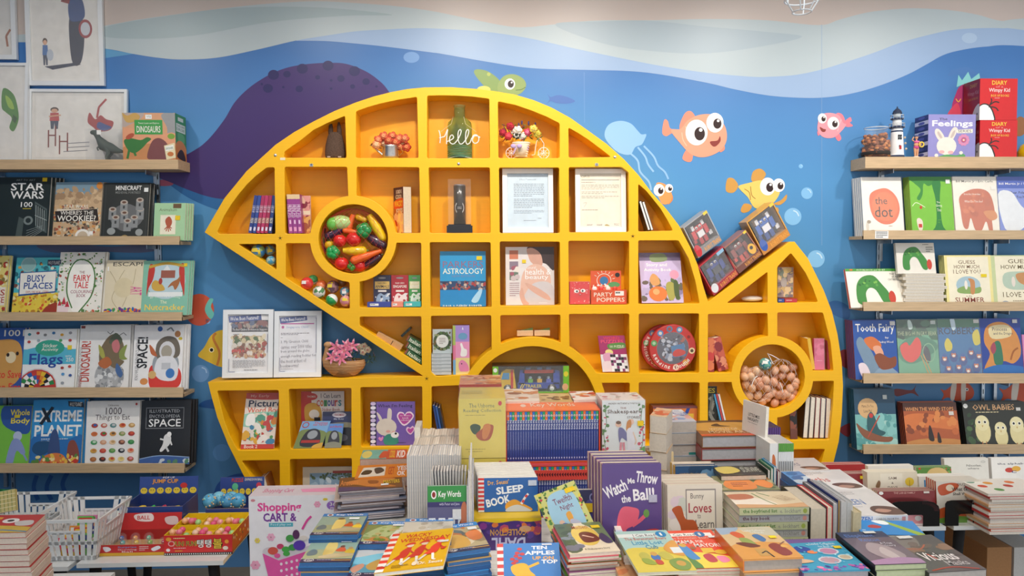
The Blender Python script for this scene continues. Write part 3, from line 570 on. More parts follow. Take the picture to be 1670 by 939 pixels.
sb(86,160,411,Z,.07,.014,'f2f0e8',[('n',2,2,98,98,170,1.6,['4f7a3a','8fae5c','a8bfae','5c8a4a','b0503c']),('s',[(22,40),(30,16),(56,14),(76,24),(80,50),(70,78),(44,96),(26,76)],'fbfaf4'),('l',[(36,88),(22,64),(22,36),(34,16),(54,12),(74,22),(82,44),(76,70),(52,94),(50,100)],2,'4f8040',1)]+
    [('t','THE',46,30,58,34,'8a3c40'),('t','FAIRY',34,36,72,46,'d83a3e',.03),('t','TALE',36,47,68,57,'d83a3e',.03),('t','COLOURING',30,60,78,65,'9a3a58',.01),('t','BOOK',44,66,64,71,'9a3a58',.01),('r',4,84,28,98,'f0dce0'),('p',[(4,84),(8,74),(12,84)],'c8374a'),('p',[(12,82),(17,70),(22,82)],'c8374a'),('p',[(20,86),(25,76),(30,86)],'c8374a'),('n',56,92,96,99,20,2,['c8543c','e0b090','5c8a4a']),('e',60,100,10,5,'c46a4a')],
    'white colouring book with a green vine border and red title lettering',1,.008,sticker=(88,40,94,52,'ecebe6'))
sb(165,226,424,Z,.055,.01,'dccfae',[('r',0,0,100,100,'e3d8bb'),('t','ESCAPISM',18,4,130,11,'4a4a44'),('l',[(10,20),(30,44),(20,70),(40,90)],1,'b8aa84',1),('l',[(50,18),(36,40),(60,60),(50,84)],1,'b8aa84',1),('l',[(80,16),(70,50),(30,50)],1,'b8aa84',1),('e',50,50,26,18,'ddd0ac'),('t','ART',72,46,96,66,'d8589a',.02,90),('n',4,88,100,99,60,3,['2f6ab0','d8483c','e8b030','3a9a5c','6a3a8a'])],
    'beige colouring book with pale line drawing, left of the green stage book',1,.005,sticker=(4,12,8,20,'f4f4f0'))
sb(224,302,425,Z,.06,.01,'7fbfa6',[('r',0,0,100,100,'83c0aa'),('e',52,38,41,33,'b9d2dc'),('r',16,58,88,66,'e8eeee'),('s',[(14,10),(26,12),(24,34),(16,50),(12,64)],'c0382f'),('s',[(88,8),(78,12),(80,34),(86,50),(92,64)],'c0382f'),('l',[(14,12),(50,5),(90,10)],5,'c8a23c',1),('r',40,18,70,32,'9a5a4a'),('p',[(44,18),(52,8),(60,18)],'dfe6e8'),('s',[(22,42),(30,36),(44,44),(50,54),(34,56),(24,52)],'d0a848'),('e',40,38,4,6,'b03a34'),('s',[(56,50),(64,40),(76,34),(82,26),(80,42),(72,54),(66,46)],'a8683c'),('t','3D Colouring & Activity',20,67,84,71,'eef4ee',0,0,3),('t','The',42,73,56,79,'f4f0c8',.01),('t','Nutcracker',10,80,94,91,'f0d060',.03),('w',30,94,78,97,1,'dcefe4')],
    'green book with a red curtained stage and reindeer sleigh, third left shelf',2,.006,sticker=(88,5,95,11,'ecc92c'))
# ---------------------------------------------------------------- left, fourth shelf
Z=ZL[3]
sb(-60,26,535,Z,.055,.014,'2a4a96',[('r',0,0,100,100,'31549c'),('t','1001',60,3,99,13,'e8e4d4',.02),('s',[(20,30),(60,18),(88,22),(98,44),(94,80),(60,96),(10,96)],'cf9a50'),('e',76,46,10,9,'ead8b0'),('e',70,42,3,3,'2a1c14'),('e',88,40,3,3,'2a1c14'),('t','to Save',54,66,99,78,'d8402e',.03),('t','on Fire',54,86,99,98,'d8402e',.03)],'blue animal book with a tan bear face, cut off by the left edge',1,.008)
sb(26,113,537,Z,.05,.01,'f0f2f2',[('r',0,32,100,56,'5ab8d4'),('s',[(0,34),(50,26),(100,34),(100,44),(0,44)],'5ab8d4'),('e',50,30,28,13,'3aa48c'),('t','Sticker',36,23,64,29,WT,.01),('t','Activity',34,30,66,36,WT,.01),('t','Flags',12,39,76,62,'2a4c9c',.03),('t','WITH',80,42,92,45,WT),('t','250',82,46,96,52,WT),('e',30,92,38,30,'d8dadc'),('e',30,92,36,28,'c43c34')]+
    [('p',[(30+34*math.cos(a)*r_,92+26*math.sin(a)*r_),(30+34*math.cos(a+.28)*r_,92+26*math.sin(a+.28)*r_),(30+34*math.cos(a+.28)*(r_-.26),92+26*math.sin(a+.28)*(r_-.26)),(30+34*math.cos(a)*(r_-.26),92+26*math.sin(a)*(r_-.26))],c) for i,(a,r_,c) in enumerate([(3.14+.3*k,.98-.26*j,['f4f4f0','2f62b0','e8c030','2c8a4a','c43c34','1c1c20','f0f0ec','e88a2c'][(k*3+j*5) % 8]) for k in range(10) for j in range(3)])]+
    [('e',x,y,3.2,2.2,c) for x,y,c in ((10,8,'3c8a9c'),(26,6,'b8443c'),(40,9,'8a8a8a'),(56,6,'3f7ab0'),(72,9,'e0a83a'),(88,6,'9a9aa0'),(70,18,'55a060'),(88,18,'b8443c'),(10,20,'b8443c'),(28,18,'a0b0b8'),(76,62,'a8443c'),(90,60,'c04a3c'),(78,72,'5a9ad0'),(92,74,'3a5a9a'),(78,86,'9aa0a8'),(92,96,'2c8a4a'),(70,96,'3f7ab0'))],
    'pale blue sticker book with a globe of little flags',2,.006,sticker=(84,26,92,33,'ecd23a'))
sb(118,202,530,Z,.055,.018,'e9e9e8',[('t','KNOWLEDGE',2,76,8,99,'b0483c',.01),('t','DINOSAUR!',-27,48,54,62,'c04a3c',.04,-90),('t','KNOWLEDGE ENCYCLOPEDIA',-38,62,46,67,'9a9a9a',0,-90),('e',62,78,29,26,'aeb0b2'),('n',38,60,88,96,60,3,['c8cacc','96999c','dfe1e2','85888c']),('s',[(40,42),(52,22),(66,14),(80,20),(88,34),(80,50),(90,56),(74,66),(58,60),(44,62)],'7a6a50'),('s',[(58,26),(70,12),(84,22),(80,30),(68,30)],'5c6450'),('s',[(64,28),(74,22),(80,32),(76,42),(68,40)],'c8787c'),('s',[(38,30),(48,38),(52,52),(42,46)],'a8a850'),('s',[(80,40),(94,30),(90,46),(96,52),(82,52)],'8a9a50'),('s',[(40,56),(56,48),(66,58),(54,66),(42,62)],'b86a3c'),('s',[(76,58),(88,72),(84,80),(74,70)],'4a6a9c'),('l',[(54,10),(60,14),(66,9)],.8,'303438'),('l',[(78,16),(86,12),(92,16)],.8,'303438'),('w',40,95,92,98,1,'a05a50'),('r',2,1,10,5,'8a3a34')],
    'white encyclopedia with dinosaurs bursting from a silver egg',2,.006,hard=1,pages='e0dfe0')
sb(208,290,530,Z,.055,.018,'efeff0',[('t','KNOWLEDGE ENCYCLOPEDIA',-34,50,50,55,'6a6a6e',0,-90),('t','SPACE!',-14,34,50,50,'26282c',.05,-90),('s',[(34,66),(50,60),(84,62),(98,74),(94,94),(60,100),(36,94)],'d63c30'),('e',66,60,27,22,'9aa2aa'),('s',[(46,30),(62,18),(84,20),(94,36),(88,50),(50,52)],'70685c'),('e',68,40,16,15,'d9dade'),('e',67,41,11,10,'a8a294'),('s',[(48,54),(60,48),(82,50),(92,66),(86,84),(58,84),(44,72)],'e3e5ea'),('r',58,58,76,68,'c4c8ce'),('e',52,6,5,4,'2f5fa8'),('e',88,14,6,5,'b07a4a'),('e',94,21,4,2.4,'e0c83c'),('e',76,74,9,7.5,'3f7ac0'),('s',[(32,30),(42,38),(48,48),(36,44)],'c0683c'),('e',24,86,8,5,'d89050'),('e',40,76,8,6,'d8b070'),('l',[(66,8),(74,4),(80,10)],2,'7a8288'),('w',36,95,94,98,1,'8a4a44')],
    'white encyclopedia with a white spacesuit and orange planets, right end of the fourth left shelf',2,.007,hard=1,pages='e0dfe0')
# ---------------------------------------------------------------- left, lowest shelf
Z=ZL[4]
sb(-60,33,662,Z,.055,.012,'7ac043',[('s',[(50,0),(100,0),(100,40),(84,46),(50,30)],'2f56a0'),('t','Whole',62,6,97,16,'ecd83a',.03),('t','Body',64,20,98,32,'ecd83a',.03),('e',78,50,8,8,'b8c4e0'),('s',[(68,58),(82,56),(94,76),(88,80),(78,74),(72,96),(60,96)],'8c9cd0'),('l',[(80,62),(94,84),(98,90)],3,'8c9cd0')],'green human body book with a blue figure, cut off by the left edge',1,.008,sticker=(70,15,80,20,'ecd23a'))
sb(35,120,652,Z,.06,.016,'2c8ac8',[('r',0,0,100,100,'3292d0'),('s',[(0,60),(30,50),(70,60),(100,54),(100,100),(0,100)],'2a6fb4'),('t','EXTREME',4,16,97,33,'f2f4f4',.05),('p',[(16,12),(22,12),(38,34),(30,34)],'1c2430'),('p',[(36,10),(42,12),(20,38),(14,36)],'1c2430'),('t','PLANET',6,38,97,55,'f2f4f4',.05),('w',20,58,72,64,2,'dce8ee'),('s',[(4,76),(10,64),(34,62),(44,70),(36,78),(20,84)],'24507a'),('s',[(38,54),(46,44),(54,56),(58,88),(36,88)],'3a4f80'),('s',[(74,66),(86,62),(96,80),(94,96),(74,96)],'8a4a3c'),('s',[(26,86),(48,80),(66,84),(72,98),(24,100)],'d87a3c'),('n',8,84,94,99,50,3,['e8c04a','c83c2c','5c8a3c','f0e0a0']),('p',[(68,2),(98,4),(100,12),(70,10)],'1c2430'),('t','HOLY PLANET',72,4,96,10,WT)],
    'blue atlas cover with bold white letters, a whale and a fiery dragon',1,.01)
sb(127,215,654,Z,.045,.012,'f3f1ee',[('t','Usborne',40,5,60,8,'7a6a5a',0),('t','1000',36,10,66,21,'5a5054',.005),('t','Things to Eat',17,21,82,32,'5a5054',.005)]+
    [q for i,(c,d) in enumerate([('b8402c','3a6ab0'),('c86a5a','e8d8c8'),('5a8a8a','c8c8c8'),('d87a3c','c0402c'),('c89a5a','e8c890'),('d8783c','c86a3c'),('c83c3c','4a8a3c'),('d89a4a','7a5a3a'),('8aa05a','c8b890'),('b03a34','d8583c'),('4a9a5c','c8e0c8'),('d8a07a','e8c0a0'),('e8c8a0','c8a06a'),('7a4a3c','c88a6a'),('3a8a4c','5aa05c'),('d8a84a','c8843c'),('c84a3c','d86a4c'),('5a9a4c','8ab06a'),('2a2a30','c8c8c8'),('e8a07a','d8503c'),('a86a3c','c8844a'),('3a2a24','a8442c'),('d8b060','c8503c'),('ecd890','d8c070'),('b0603c','e890a0')]) for x,y in [(16+(i % 5)*17.5,38+(i//5)*13)] for q in (('e',x,y,6.2,3.6,c),('e',x+.8,y-.8,3.4,1.9,d))]+[('e',94,5,2,2,'c0382f')],
    'white book with rows of little food pictures and an amber spine edge',1,.012,spine='d8a02c',cspine='d8a02c',hard=1)
sb(217,300,653,Z,.05,.014,'17181c',[('r',10,11,86,44,'8a8c90'),('r',11,12,85,43,'17181c'),('t','ILLUSTRATED',17,14,78,19,'c8cacc',0),('t','ENCYCLOPEDIA',17,22,78,27,'c8cacc',0),('t','SPACE',16,29,80,41,'f4f4f4',.015),('s',[(0,92),(40,86),(100,90),(100,100),(0,100)],'3c5fa0'),('l',[(0,91),(40,86),(100,89)],1.2,'9ab8e0',1),('n',40,92,100,98,14,3,['5a8a6a','c8d4e0']),('s',[(48,56),(56,52),(62,58),(60,68),(50,76),(44,80),(40,78),(46,68)],'e2e3e4'),('e',58,53,4.5,4,'f4f4f4'),('l',[(50,62),(40,60)],2.4,'e2e3e4'),('l',[(60,62),(64,70)],2.4,'e2e3e4'),('l',[(52,72),(58,80)],3,'d4d6d8')],
    'black book with a white floating astronaut, right end of the lowest left shelf',2,.009,hard=1,pages='c8a890',cspine='a84a28')
# ================================================================ stock inside the whale bookcase
def zc(x,y):return at(x,y,FY).z+.0026
def spine(x0,x1,xt,yt,yb,col,label,Yf=-.135,depth=.11,els=(),fore=0,pages='ece6d6',group=None,cat='book',name='book',hard=1,zf=None,wid=None):
    O=at(x0,yb,Yf); O.z=zc(x0,yb) if zf is None else zf; A_=Vector((at(x1,yb,Yf).x-O.x,0,0)); T=at(xt,yt,Yf); V=Vector((T.x-O.x,0,T.z-O.z)); D=Vector((0,depth,0)); c=A_.normalized()*.0022
    th=math.atan2(V.x,V.z); O=O-Vector((0,0,0)); A2=Vector((A_.length*math.cos(th),0,-A_.length*math.sin(th)))*math.cos(th)
    if th > 0:O=O+Vector((0,0,-A2.z))
    r=thing(name,label,cat,O,group); m=M('print'); a_=A2.normalized(); w=A2.length; cc=min(.0025,w*.12)
    m.hexa(O,a_*cc,V,D,col); m.hexa(O+A2-a_*cc,a_*cc,V,D,col)
    Ni=Vector((0,cc,0))
    if not fore:m.hexa(O+a_*cc,A2-a_*2*cc,V,Ni,col)
    else:m.hexa(O+a_*cc+D-Ni,A2-a_*2*cc,V,Ni,col)
    if els:art(m,O,A2,V,els)
    m.build('cover',r); v=V.normalized()
    p=M('paper'); s0=(Ni if not fore else Ni*1.2); p.hexa(O+a_*cc+s0+v*.003,A2-a_*2*cc,V-v*.006,D-Ni*2.2,pages); p.build('page_block',r); return r
# --- top row
P=at(547,257,-.1); P.z=zc(547,257.7); r=thing('wooden_rabbit','dark carved wooden rabbit ornament standing in the left cell of the top row','ornament',P); k=.0031
m=M('rough'); prof=[(0.001,0),(.045,.001),(.050,.015),(.050,.04),(.046,.07),(.040,.095),(.035,.112),(.028,.124),(.014,.13),(0.001,.131)]
m.lathe(P,[(a,b) for a,b in prof],'5a4538',18); m.v=[Vector((v.x,P.y+(v.y-P.y)*.55,v.z)) for v in m.v]; m.build('body',r)
for s in (-1,1):e=M('rough'); e.tube([P+Vector((s*.020,0,.105)),P+Vector((s*.021,0,.135)),P+Vector((s*.020,0,.158)),P+Vector((s*.019,0,.178))],[.012,.012,.010,.004],'4e3b30',8); e.build('ear',r)
f=M('paper'); [f.box(P.x+s*.026-.008,P.x+s*.026+.008,P.y-.0325,P.y-.03,P.z+.004,P.z+.009,'b8a898') for s in (-1,1)]; tag(f.build('paw_mark',r),kind='stuff')
def flower(m,c,R,cols,n=5):
    for j in range(3):
        for i in range(n):
            a=2*PI*i/n+j*.7; q=R*(1-.3*j); d=Vector((math.cos(a)*q*.55,-.3*R*j,math.sin(a)*q*.55))
            m.sph(c+d,(q*.5,q*.3,q*.5),cols[j % len(cols)],7,4)
P=at(637,257,-.09); P.z=zc(637,257.5); r=thing('watering_can','galvanised watering can filled with orange roses on the top row','watering can',P)
m=M('metal'); m.lathe(P,[(.001,.001),(.038,.001),(.041,.012),(.039,.056),(.043,.064),(.039,.066),(.001,.055)],'c2c0bb',22)
m.build('can_body',r); t=M('metal'); t.tube([P+Vector((-.034,0,.015)),P+Vector((-.062,-.004,.04)),P+Vector((-.09,-.008,.066))],[.007,.0055,.0045],'bdbab4',10); t.lathe(P+Vector((-.09,-.008,.066)),[(.004,0),(.010,.006)],'bdbab4',12,(-.7,0,.7)); t.build('spout',r)
t=M('metal'); t.tube([P+Vector((.034,0,.05)),P+Vector((.055,0,.052)),P+Vector((.06,0,.03)),P+Vector((.036,0,.012))],.0025,'a87838'); t.build('handle',r)
fl=M('matte'); fr=random.Random(4)
for x,y in ((617,228),(625,233),(626,222),(634,229),(640,222),(645,232),(651,226),(657,233),(660,226),(637,238),(652,238),(614,236),(663,240)):
    flower(fl,at(x,y,-.095+fr.uniform(-.02,.02)),.0235,fr.choice([['c8543a','e07a50','f0a070'],['d88a50','eab080','f4cba0'],['b8402c','d0603c','e08858']]))
for i in range(26):a=fr.uniform(0,2*PI); c=P+Vector((math.cos(a)*.07,fr.uniform(-.02,.02),.075+math.sin(a)*.03)); fl.sph(c,(.008,.003,.004),fr.choice(['6a7a3c','8a4a34','8a6a3c']),6,4)
tag(fl.build('rose_bunch',r),kind='stuff')
P=at(750,257,-.09); P.z=zc(750,258); hz=lambda y:at(750,y,-.09).z-P.z
r=thing('glass_bottle','large green glass bottle in the middle cell of the top row','bottle',P)
g=M('glass'); R_=.0615
g.lathe(P,[(.001,.001),(R_*.96,.001),(R_,.01),(R_,hz(206)),(R_*.93,hz(200)),(R_*.6,hz(194)),(R_*.45,hz(191)),(R_*.43,hz(176)),(R_*.49,hz(174)),(R_*.47,hz(172))],['a8e0d8','a8e0d8','b4e0b0','b8dc98','b8dc98','b8dc98','c4e098','cce09c','cce09c'],32)
g.lathe(P,[(R_*.42,hz(172)),(R_*.38,hz(191)),(R_*.88,hz(201)),(R_*.94,hz(207)),(R_*.94,.012),(.001,.01)],['e8eccc','e4e8c4','e4e8c4','e4ecd0','c8e4d8'],32); g.build('bottle_glass',r)
s=M('matte'); rr=random.Random(2)
for i in range(8):z=P.z+.006+i*.008; s.tube([P+Vector((R_*.965*math.cos(a),R_*.965*math.sin(a),z-P.z+.003*math.sin(3*a+i))) for a in [PI+PI*q/12 for q in range(13)]],.0016,['d8ece4','9cd0c4','c4e4d8','7cbcb0','b8dcc8'][i % 5]); 
tag(s.build('marbled_base',r),kind='stuff')
P2=at(748,234,-.158); r=thing('wire_word_sign','white wire script sign reading Hello hung on the green bottle','sign',P2)
w_=M('plastic'); q=lambda pts:[at(690+x/3.3545,120+y/3.3545,-.158) for x,y in spline(pts,5,False)]
for pts in ([(86,310),(92,330),(94,355),(92,380)],[(88,352),(104,348),(118,342),(128,318),(134,306),(130,340),(128,385)],[(128,372),(146,366),(166,352),(160,336),(148,344),(144,368),(156,384),(174,380),(196,350),(208,318),(202,306),(192,322),(192,362),(202,384),(218,380),(240,350),(250,318),(244,306),(234,322),(232,362),(240,386),(256,378),(266,352)],[(268,354),(276,338),(292,336),(304,352),(300,374),(282,382),(270,366),(278,344),(296,342),(312,350)]):
    w_.tube(q(pts),.0026,'f2eee6',7)
w_.build('script_letters',r)
w_=M('matte'); b0=at(744,192,-.155)
for x in (96,290):w_.tube([at(690+x/3.3545,120+318/3.3545,-.157),at(690+(x*.4+.6*193)/3.3545,120+275/3.3545,-.157),at(690+(193+(x-193)*.3)/3.3545,120+236/3.3545,-.117)],.0008,'d8c8a8',4)
tag(w_.build('hanging_string',r),kind='stuff')
P=at(857,257,-.09); P.z=zc(857,257.7); r=thing('flower_cart','small white wire tricycle planter full of mixed flowers on the top row','planter',P)
for x in (834,886.7):
    c=at(x,248.5,-.1); c.z=P.z+.029; wm=M('plastic'); wm.tube([c+Vector((.027*math.cos(a),0,.027*math.sin(a))) for a in [2*PI*i/20 for i in range(20)]],.0018,'f0eadf',6,closed=True)
    for i in range(4):a=PI*i/4; wm.tube([c-Vector((.026*math.cos(a),0,.026*math.sin(a))),c+Vector((.026*math.cos(a),0,.026*math.sin(a)))],.0011,'f0eadf',5)
    wm.tube([c+Vector((.012*math.cos(a),0,.012*math.sin(a))) for a in [2*PI*i/12 for i in range(12)]],.0011,'f0eadf',5,closed=True); wm.build('wheel',r)
b=M('matte'); bc=at(850,250,-.1); bc.z=P.z+.012
for i in range(7):f_=i/6; b.tube([bc+Vector(((.028+.014*f_)*math.cos(a),(.022+.010*f_)*math.sin(a),.065*f_)) for a in [2*PI*j/18 for j in range(18)]],.0042,'ece4d2' if i not in (3,4) else 'c8b4d8',6,closed=True)
b.lathe(bc,[(.001,.0),(.028,0),(.04,.06),(.001,.055)],'d8ccb4',16); b.build('basket',r)
b=M('plastic'); b.tube([at(867,253,-.1),at(872,252,-.1),at(874,236,-.1),at(876,228,-.1)],.0016,'f0eadf'); b.tube([at(876,253,-.1),at(886,250,-.1),at(887,234,-.1),at(881,225,-.1),at(877,226,-.1)],.0016,'f0eadf'); b.build('cart_frame',r)
b=M('matte'); 
for s in (-1,1):b.sph(at(842+s*5,238,-.15),(.014,.006,.011),'bba4cf',8,5)
b.tube([at(842,240,-.15),at(839,247,-.15),at(837,251,-.15)],.003,'bba4cf'); b.build('ribbon_bow',r)
fl=M('matte'); fr=random.Random(9)
for x,y,cs in ((820,216,['8a2030','a8283c','c03048']),(829,222,['b82838','d03c4c','e05060']),(832,206,['a82030','c03040']),(860,216,['c8385c','e05a7c','f080a0']),(845,212,['f0ece0','e4dcc8','fff8ec']),(842,220,['303a2c','f0ece0']),(852,222,['f0ece0','e8e0d0']),(870,210,['e8c84c','f0dc80']),(876,218,['c8b83c','e0d060']),(839,213,['f4e8dc','e0d0c0'])):flower(fl,at(x,y,-.1+fr.uniform(-.02,.01)),.021,cs)
for x,y in ((851,200),(862,201),(873,203),(846,204)):fl.sph(at(x,y,-.09),(.005,.005,.012),'4a4068',7,5)
for i in range(60):fl.sph(at(fr.uniform(816,884),fr.uniform(204,229),-.085+fr.uniform(-.02,.02)),(.003,.002,.011),fr.choice(['4a6a2c','3c5a28','6a8a3c','7a9a4c','8a3040']),5,4,rot=Euler((0,fr.uniform(-1.2,1.2),0)).to_matrix())
tag(fl.build('flower_bunch',r),kind='stuff')
# --- second row
for i,(c,l) in enumerate((('2a3f8a','blue leaning paperback, outermost left of six in the left corner cell'),('2f4a98','blue leaning paperback, second of six in the left corner cell'),('b02c5c','crimson leaning paperback, third of six in the left corner cell'),('c03468','crimson leaning paperback, fourth of six in the left corner cell'),('a82850','crimson leaning paperback, fifth of six in the left corner cell'),('243a7c','navy leaning paperback against the divider of the left corner cell'))):
    spine(405+i*6.5,410.4+i*6.5,415+i*5.9,319,381,c,l,els=[('t','STORY OF THE',-60,30,160,42,'e8e4f0',0,90),('t','READER',-30,60,130,74,'f0e8c8',0,90),('r',20,84,80,94,'e0dcf0')],pages='e0d8c8',group='leaning paperbacks in the left corner cell',Yf=-.14)
for i in range(3):
    spine(471+i*7.6,478+i*7.6,467.4+i*7,317,381,'9a3a8c',['purple paperback','second purple paperback','third purple paperback'][i]+' from the left in the cell beside the vegetable porthole',els=[('r',0,0,100,12,'e4c89c'),('t','PRINCESS',-100,36,200,50,'f0d8ec',0,90),('r',30,66,70,76,'e8c0e0'),('r',20,84,80,95,'e8a0c8')],pages='e8d0a8',group='purple paperbacks beside the vegetable porthole',Yf=-.14)
sb(491,507,319,zc(500,381),.0,.02,'c8504a',[('n',0,4,100,60,50,9,['e09a90','a83c48','e8c0a0','8a2c3c']),('r',20,40,100,50,'f0e0c0'),('n',0,62,100,100,40,9,['d8903c','e8b060','a85a3c'])],'red and orange picture book standing beside the purple paperbacks',Yb=-.09)
O=at(643,380,-.035); O.z=zc(650,380.3)
book(O,(.056,-.09,0),(-.001,0,.226),.044,'8a3a34',[('r',0,0,100,100,'a8562c'),('s',[(0,0),(100,0),(100,30),(0,44)],'3a2a3c'),('t','1001',28,5,82,14,'f4ecd8',.03),('t','COOL',22,16,88,25,'f4ecd8',.03),('s',[(6,30),(94,24),(96,44),(6,46)],'d8402c'),('t','WACKY',8,29,94,42,'f0c83c',.04),('t','JOKES',24,46,92,57,'f4ecd8',.03),('n',4,60,98,98,30,11,['e0a060','c8402c','f0d080','7a3a2c','e8b888'])],'thick joke book turned so its rough page edge faces the room',name='joke_book',pages='dccdb4',hard=0)
P=at(750,380,-.1); P.z=zc(750,380); r=thing('trophy','black cylinder trophy in a clear case on a black stand, second row','trophy',P)
m=M('plastic'); m.box(P.x-.063,P.x+.063,P.y-.045,P.y+.045,P.z,P.z+.034,'16161a'); m.box(P.x-.056,P.x+.056,P.y-.04,P.y+.04,P.z+.034,P.z+.041,'1e1e24'); m.build('stand',r)
m=M('plastic'); m.lathe(P,[(.0,.041),(.03,.041),(.03,.235),(.024,.238),(0,.236)],['17171b','1a1a20','8a8a90','2a2a30'],28); m.build('cylinder',r)
m=M('metal'); m.tube([P+Vector((.026*math.cos(a),0,.026*math.sin(a)+.235))*1 for a in []] or [P+Vector((.0302*math.cos(a),.0302*math.sin(a),.232)) for a in [2*PI*i/28 for i in range(28)]],.001,'c8c8cc',closed=True)
for s in (-1,1):
    for i in range(7):
        a=-.9+i*.3; c=Vector((s*(.006+.0145*math.cos(a)),0,.122+.025*math.sin(a))); c.y=-math.sqrt(max(.0308**2-c.x**2,0)); m.sph(P+c,(.0016,.0016,.0055),'e8e8ea',6,4)
m.build('laurel_emblem',r); pt=M('plastic')
art(pt,P+Vector((-.013,-.0318,.112)),(.026,0,0),(0,0,.02),[('t','Singapore',10,20,90,44,'e8e8ea'),('t','Bookshop',10,56,90,80,'e8e8ea')]); pt.build('engraving',r)
m=M('film'); m.box(P.x-.056,P.x+.056,P.y-.04,P.y+.04,P.z+.042,P.z+.262,'f4ead8'); m.build('clear_case',r)
frame(820,275,902.6,380,-.135,.02,.0235,'white framed typed testimonial letter, left of the two letters in the second row',[('r',0,0,100,100,'c9dbe8'),('t','School Testimonial',30,9,70,12,'5a6a7a',0),('w',16,18,90,43,8,'7a8a9a'),('w',16,46,90,64,6,'7a8a9a'),('w',16,67,90,74,3,'7a8a9a'),('w',74,81,90,84,1,'7a8a9a'),('w',40,85,90,88,1,'7a8a9a'),('r',2,0,98,.6,'8a94a0')],'e8ecee',zf=zc(860,380),fc='f4f1ec')
frame(939,275,1021.5,379,-.135,.02,.0235,'white framed signed letter on cream paper, right of the two letters in the second row',[('r',0,0,100,100,'ece0cc'),('t','OPUS',4,3,24,8,'a8986a',.01),('r',4,11,96,12,'5a5048'),('w',4,15,60,18,1,'8a7a68'),('w',4,20,96,30,4,'a89a86'),('w',4,33,90,39,2,'a89a86'),('w',4,41,96,47,2,'a89a86'),('l',[(8,55),(16,54),(10,62)],.35,'3a3a50',1),('w',4,66,70,70,1,'a89a86'),('t','ARIF',16,94,30,97,'5a5a60'),('t','WONDER',40,94,54,97,'5a5a60'),('s',[(60,97),(64,94),(72,97)],'a8903c'),('t','TCC',82,93,94,97,'5a5a60')],'eee6d8',zf=zc(980,378.8),fc='f6f2ea')
for i in range(2):spine(1057+i*5,1061.3+i*5,1042+i*5,328+i,376.8,'1c1d22',['slim black notebook leaning left in the small corner cell, left one of two','slim black notebook leaning left in the small corner cell, right one of two'][i],fore=1,pages='f0ece6',group='black notebooks in the corner cell',depth=.09,Yf=-.14)
# --- third row
def ball(x,y,R,Y,label,els_col,name='capsule_ball',group=None,pat=0,clear=None,cat='toy ball'):
    c=at(x,y,Y); Rm=R*.0030; print(label) if els_col is None else 0; r=thing(name,label,cat,c-Vector((0,0,Rm)),group); m=M('plastic'); a,b,d=els_col; pr=[]; cl=[]
    rr=random.Random(int(x*7+y)); tilt=Euler((rr.uniform(-.8,.8),rr.uniform(-.8,.8),0)).to_matrix()
    vs=[]; fs=[]; cs=[]; nn=18; mm=10
    for j in range(mm+1):
        for i in range(nn):u=2*PI*i/nn; w_=PI*j/mm; vs.append(c+tilt @ Vector((math.sin(w_)*math.cos(u),math.sin(w_)*math.sin(u),math.cos(w_)))*Rm)
    for j in range(mm):
        for i in range(nn):
            fs.append((j*nn+i,(j+1)*nn+i,(j+1)*nn+(i+1) % nn,j*nn+(i+1) % nn))
            if pat == 1:cs.append(b if math.sin(i*1.1+j*.9)+math.cos(i*.7-j*1.3) > .35 else a if rr.random() > .12 else (d or b))
            else:cs.append(a if j < mm//2 else b)
    m.grid(vs,fs,cs); m.build('shell',r)
    if d:
        s=M('matte'); Nn=Vector((rr.uniform(-.4,.3),-1,rr.uniform(-.1,.5))).normalized(); e1=Nn.cross(Vector((0,0,1))).normalized(); e2=Nn.cross(e1); p=c+Nn*Rm
        s.grid([p+e1*Rm*.4*sx+e2*Rm*.26*sy+Nn*(.0004-.08*Rm*(abs(sx))) for sy in (-1,1) for sx in (-1,0,1)],[(0,1,4,3),(1,2,5,4)],d); s.build('price_sticker',r)
    return r
GB=('3f7fb8','8aa86a','e8cc3c')
ball(421,409.5,11.5,-.11,'blue globe ball in the narrow lower left corner of the whale head',GB,'globe_ball','globe balls in the whale jaw corner',1)
ball(440.5,408,9,-.08,'globe ball with yellow tag, uppermost in the whale jaw corner',('6a9ab8','b0b48a','e8cc3c'),'globe_ball','globe balls in the whale jaw corner',1)
ball(442,425,8,-.12,'globe ball lowest in the whale jaw corner',('4a9ac0','a8c0b0',None),'globe_ball','globe balls in the whale jaw corner',1)
for x,y,R,a,b,s,Y,l in ((575,307,11,'d83a3c','e4483f','f0eee8',-.12,'red capsule ball with a pale label strip, left end of the ball pile'),(610,286,9,'3f9a5a','d8e0d0',None,-.07,'small green capsule ball behind the red one'),(660,318,9.5,'d86a3c','e88a5a',None,-.09,'orange capsule ball in the middle back of the ball pile'),(727,327,11.5,'a8787a','6a4a5a','e8d03c',-.10,'patterned mauve ball with yellow tag in the ball pile'),(645,358,11,'e8e6e0','5a8a5a',None,-.13,'white patterned ball low at the front of the ball pile'),(720,403,10.5,'e6e8e6','2f9a52',None,-.13,'green and white capsule ball at the bottom of the pile'),(800,357,9.5,'4a8aa0','c8a0a0','f0f0ee',-.11,'teal patterned ball against the right divider'),(780,300,8,'8a5a3c','a8744a',None,-.06,'brown ball at the back of the ball pile'),(802,410,10,'d88a9a','e8b0b8','e8d03c',-.12,'pink patterned ball in the bottom right of the pile')):
    ball(341.5+x/3.61,377+y/3.61,R*.93,Y,l,(a,b,s),'capsule_ball','patterned balls in the cell under the vegetable porthole',1 if l.find('patterned') >= 0 else 0)
z3=zc(640,501.3)
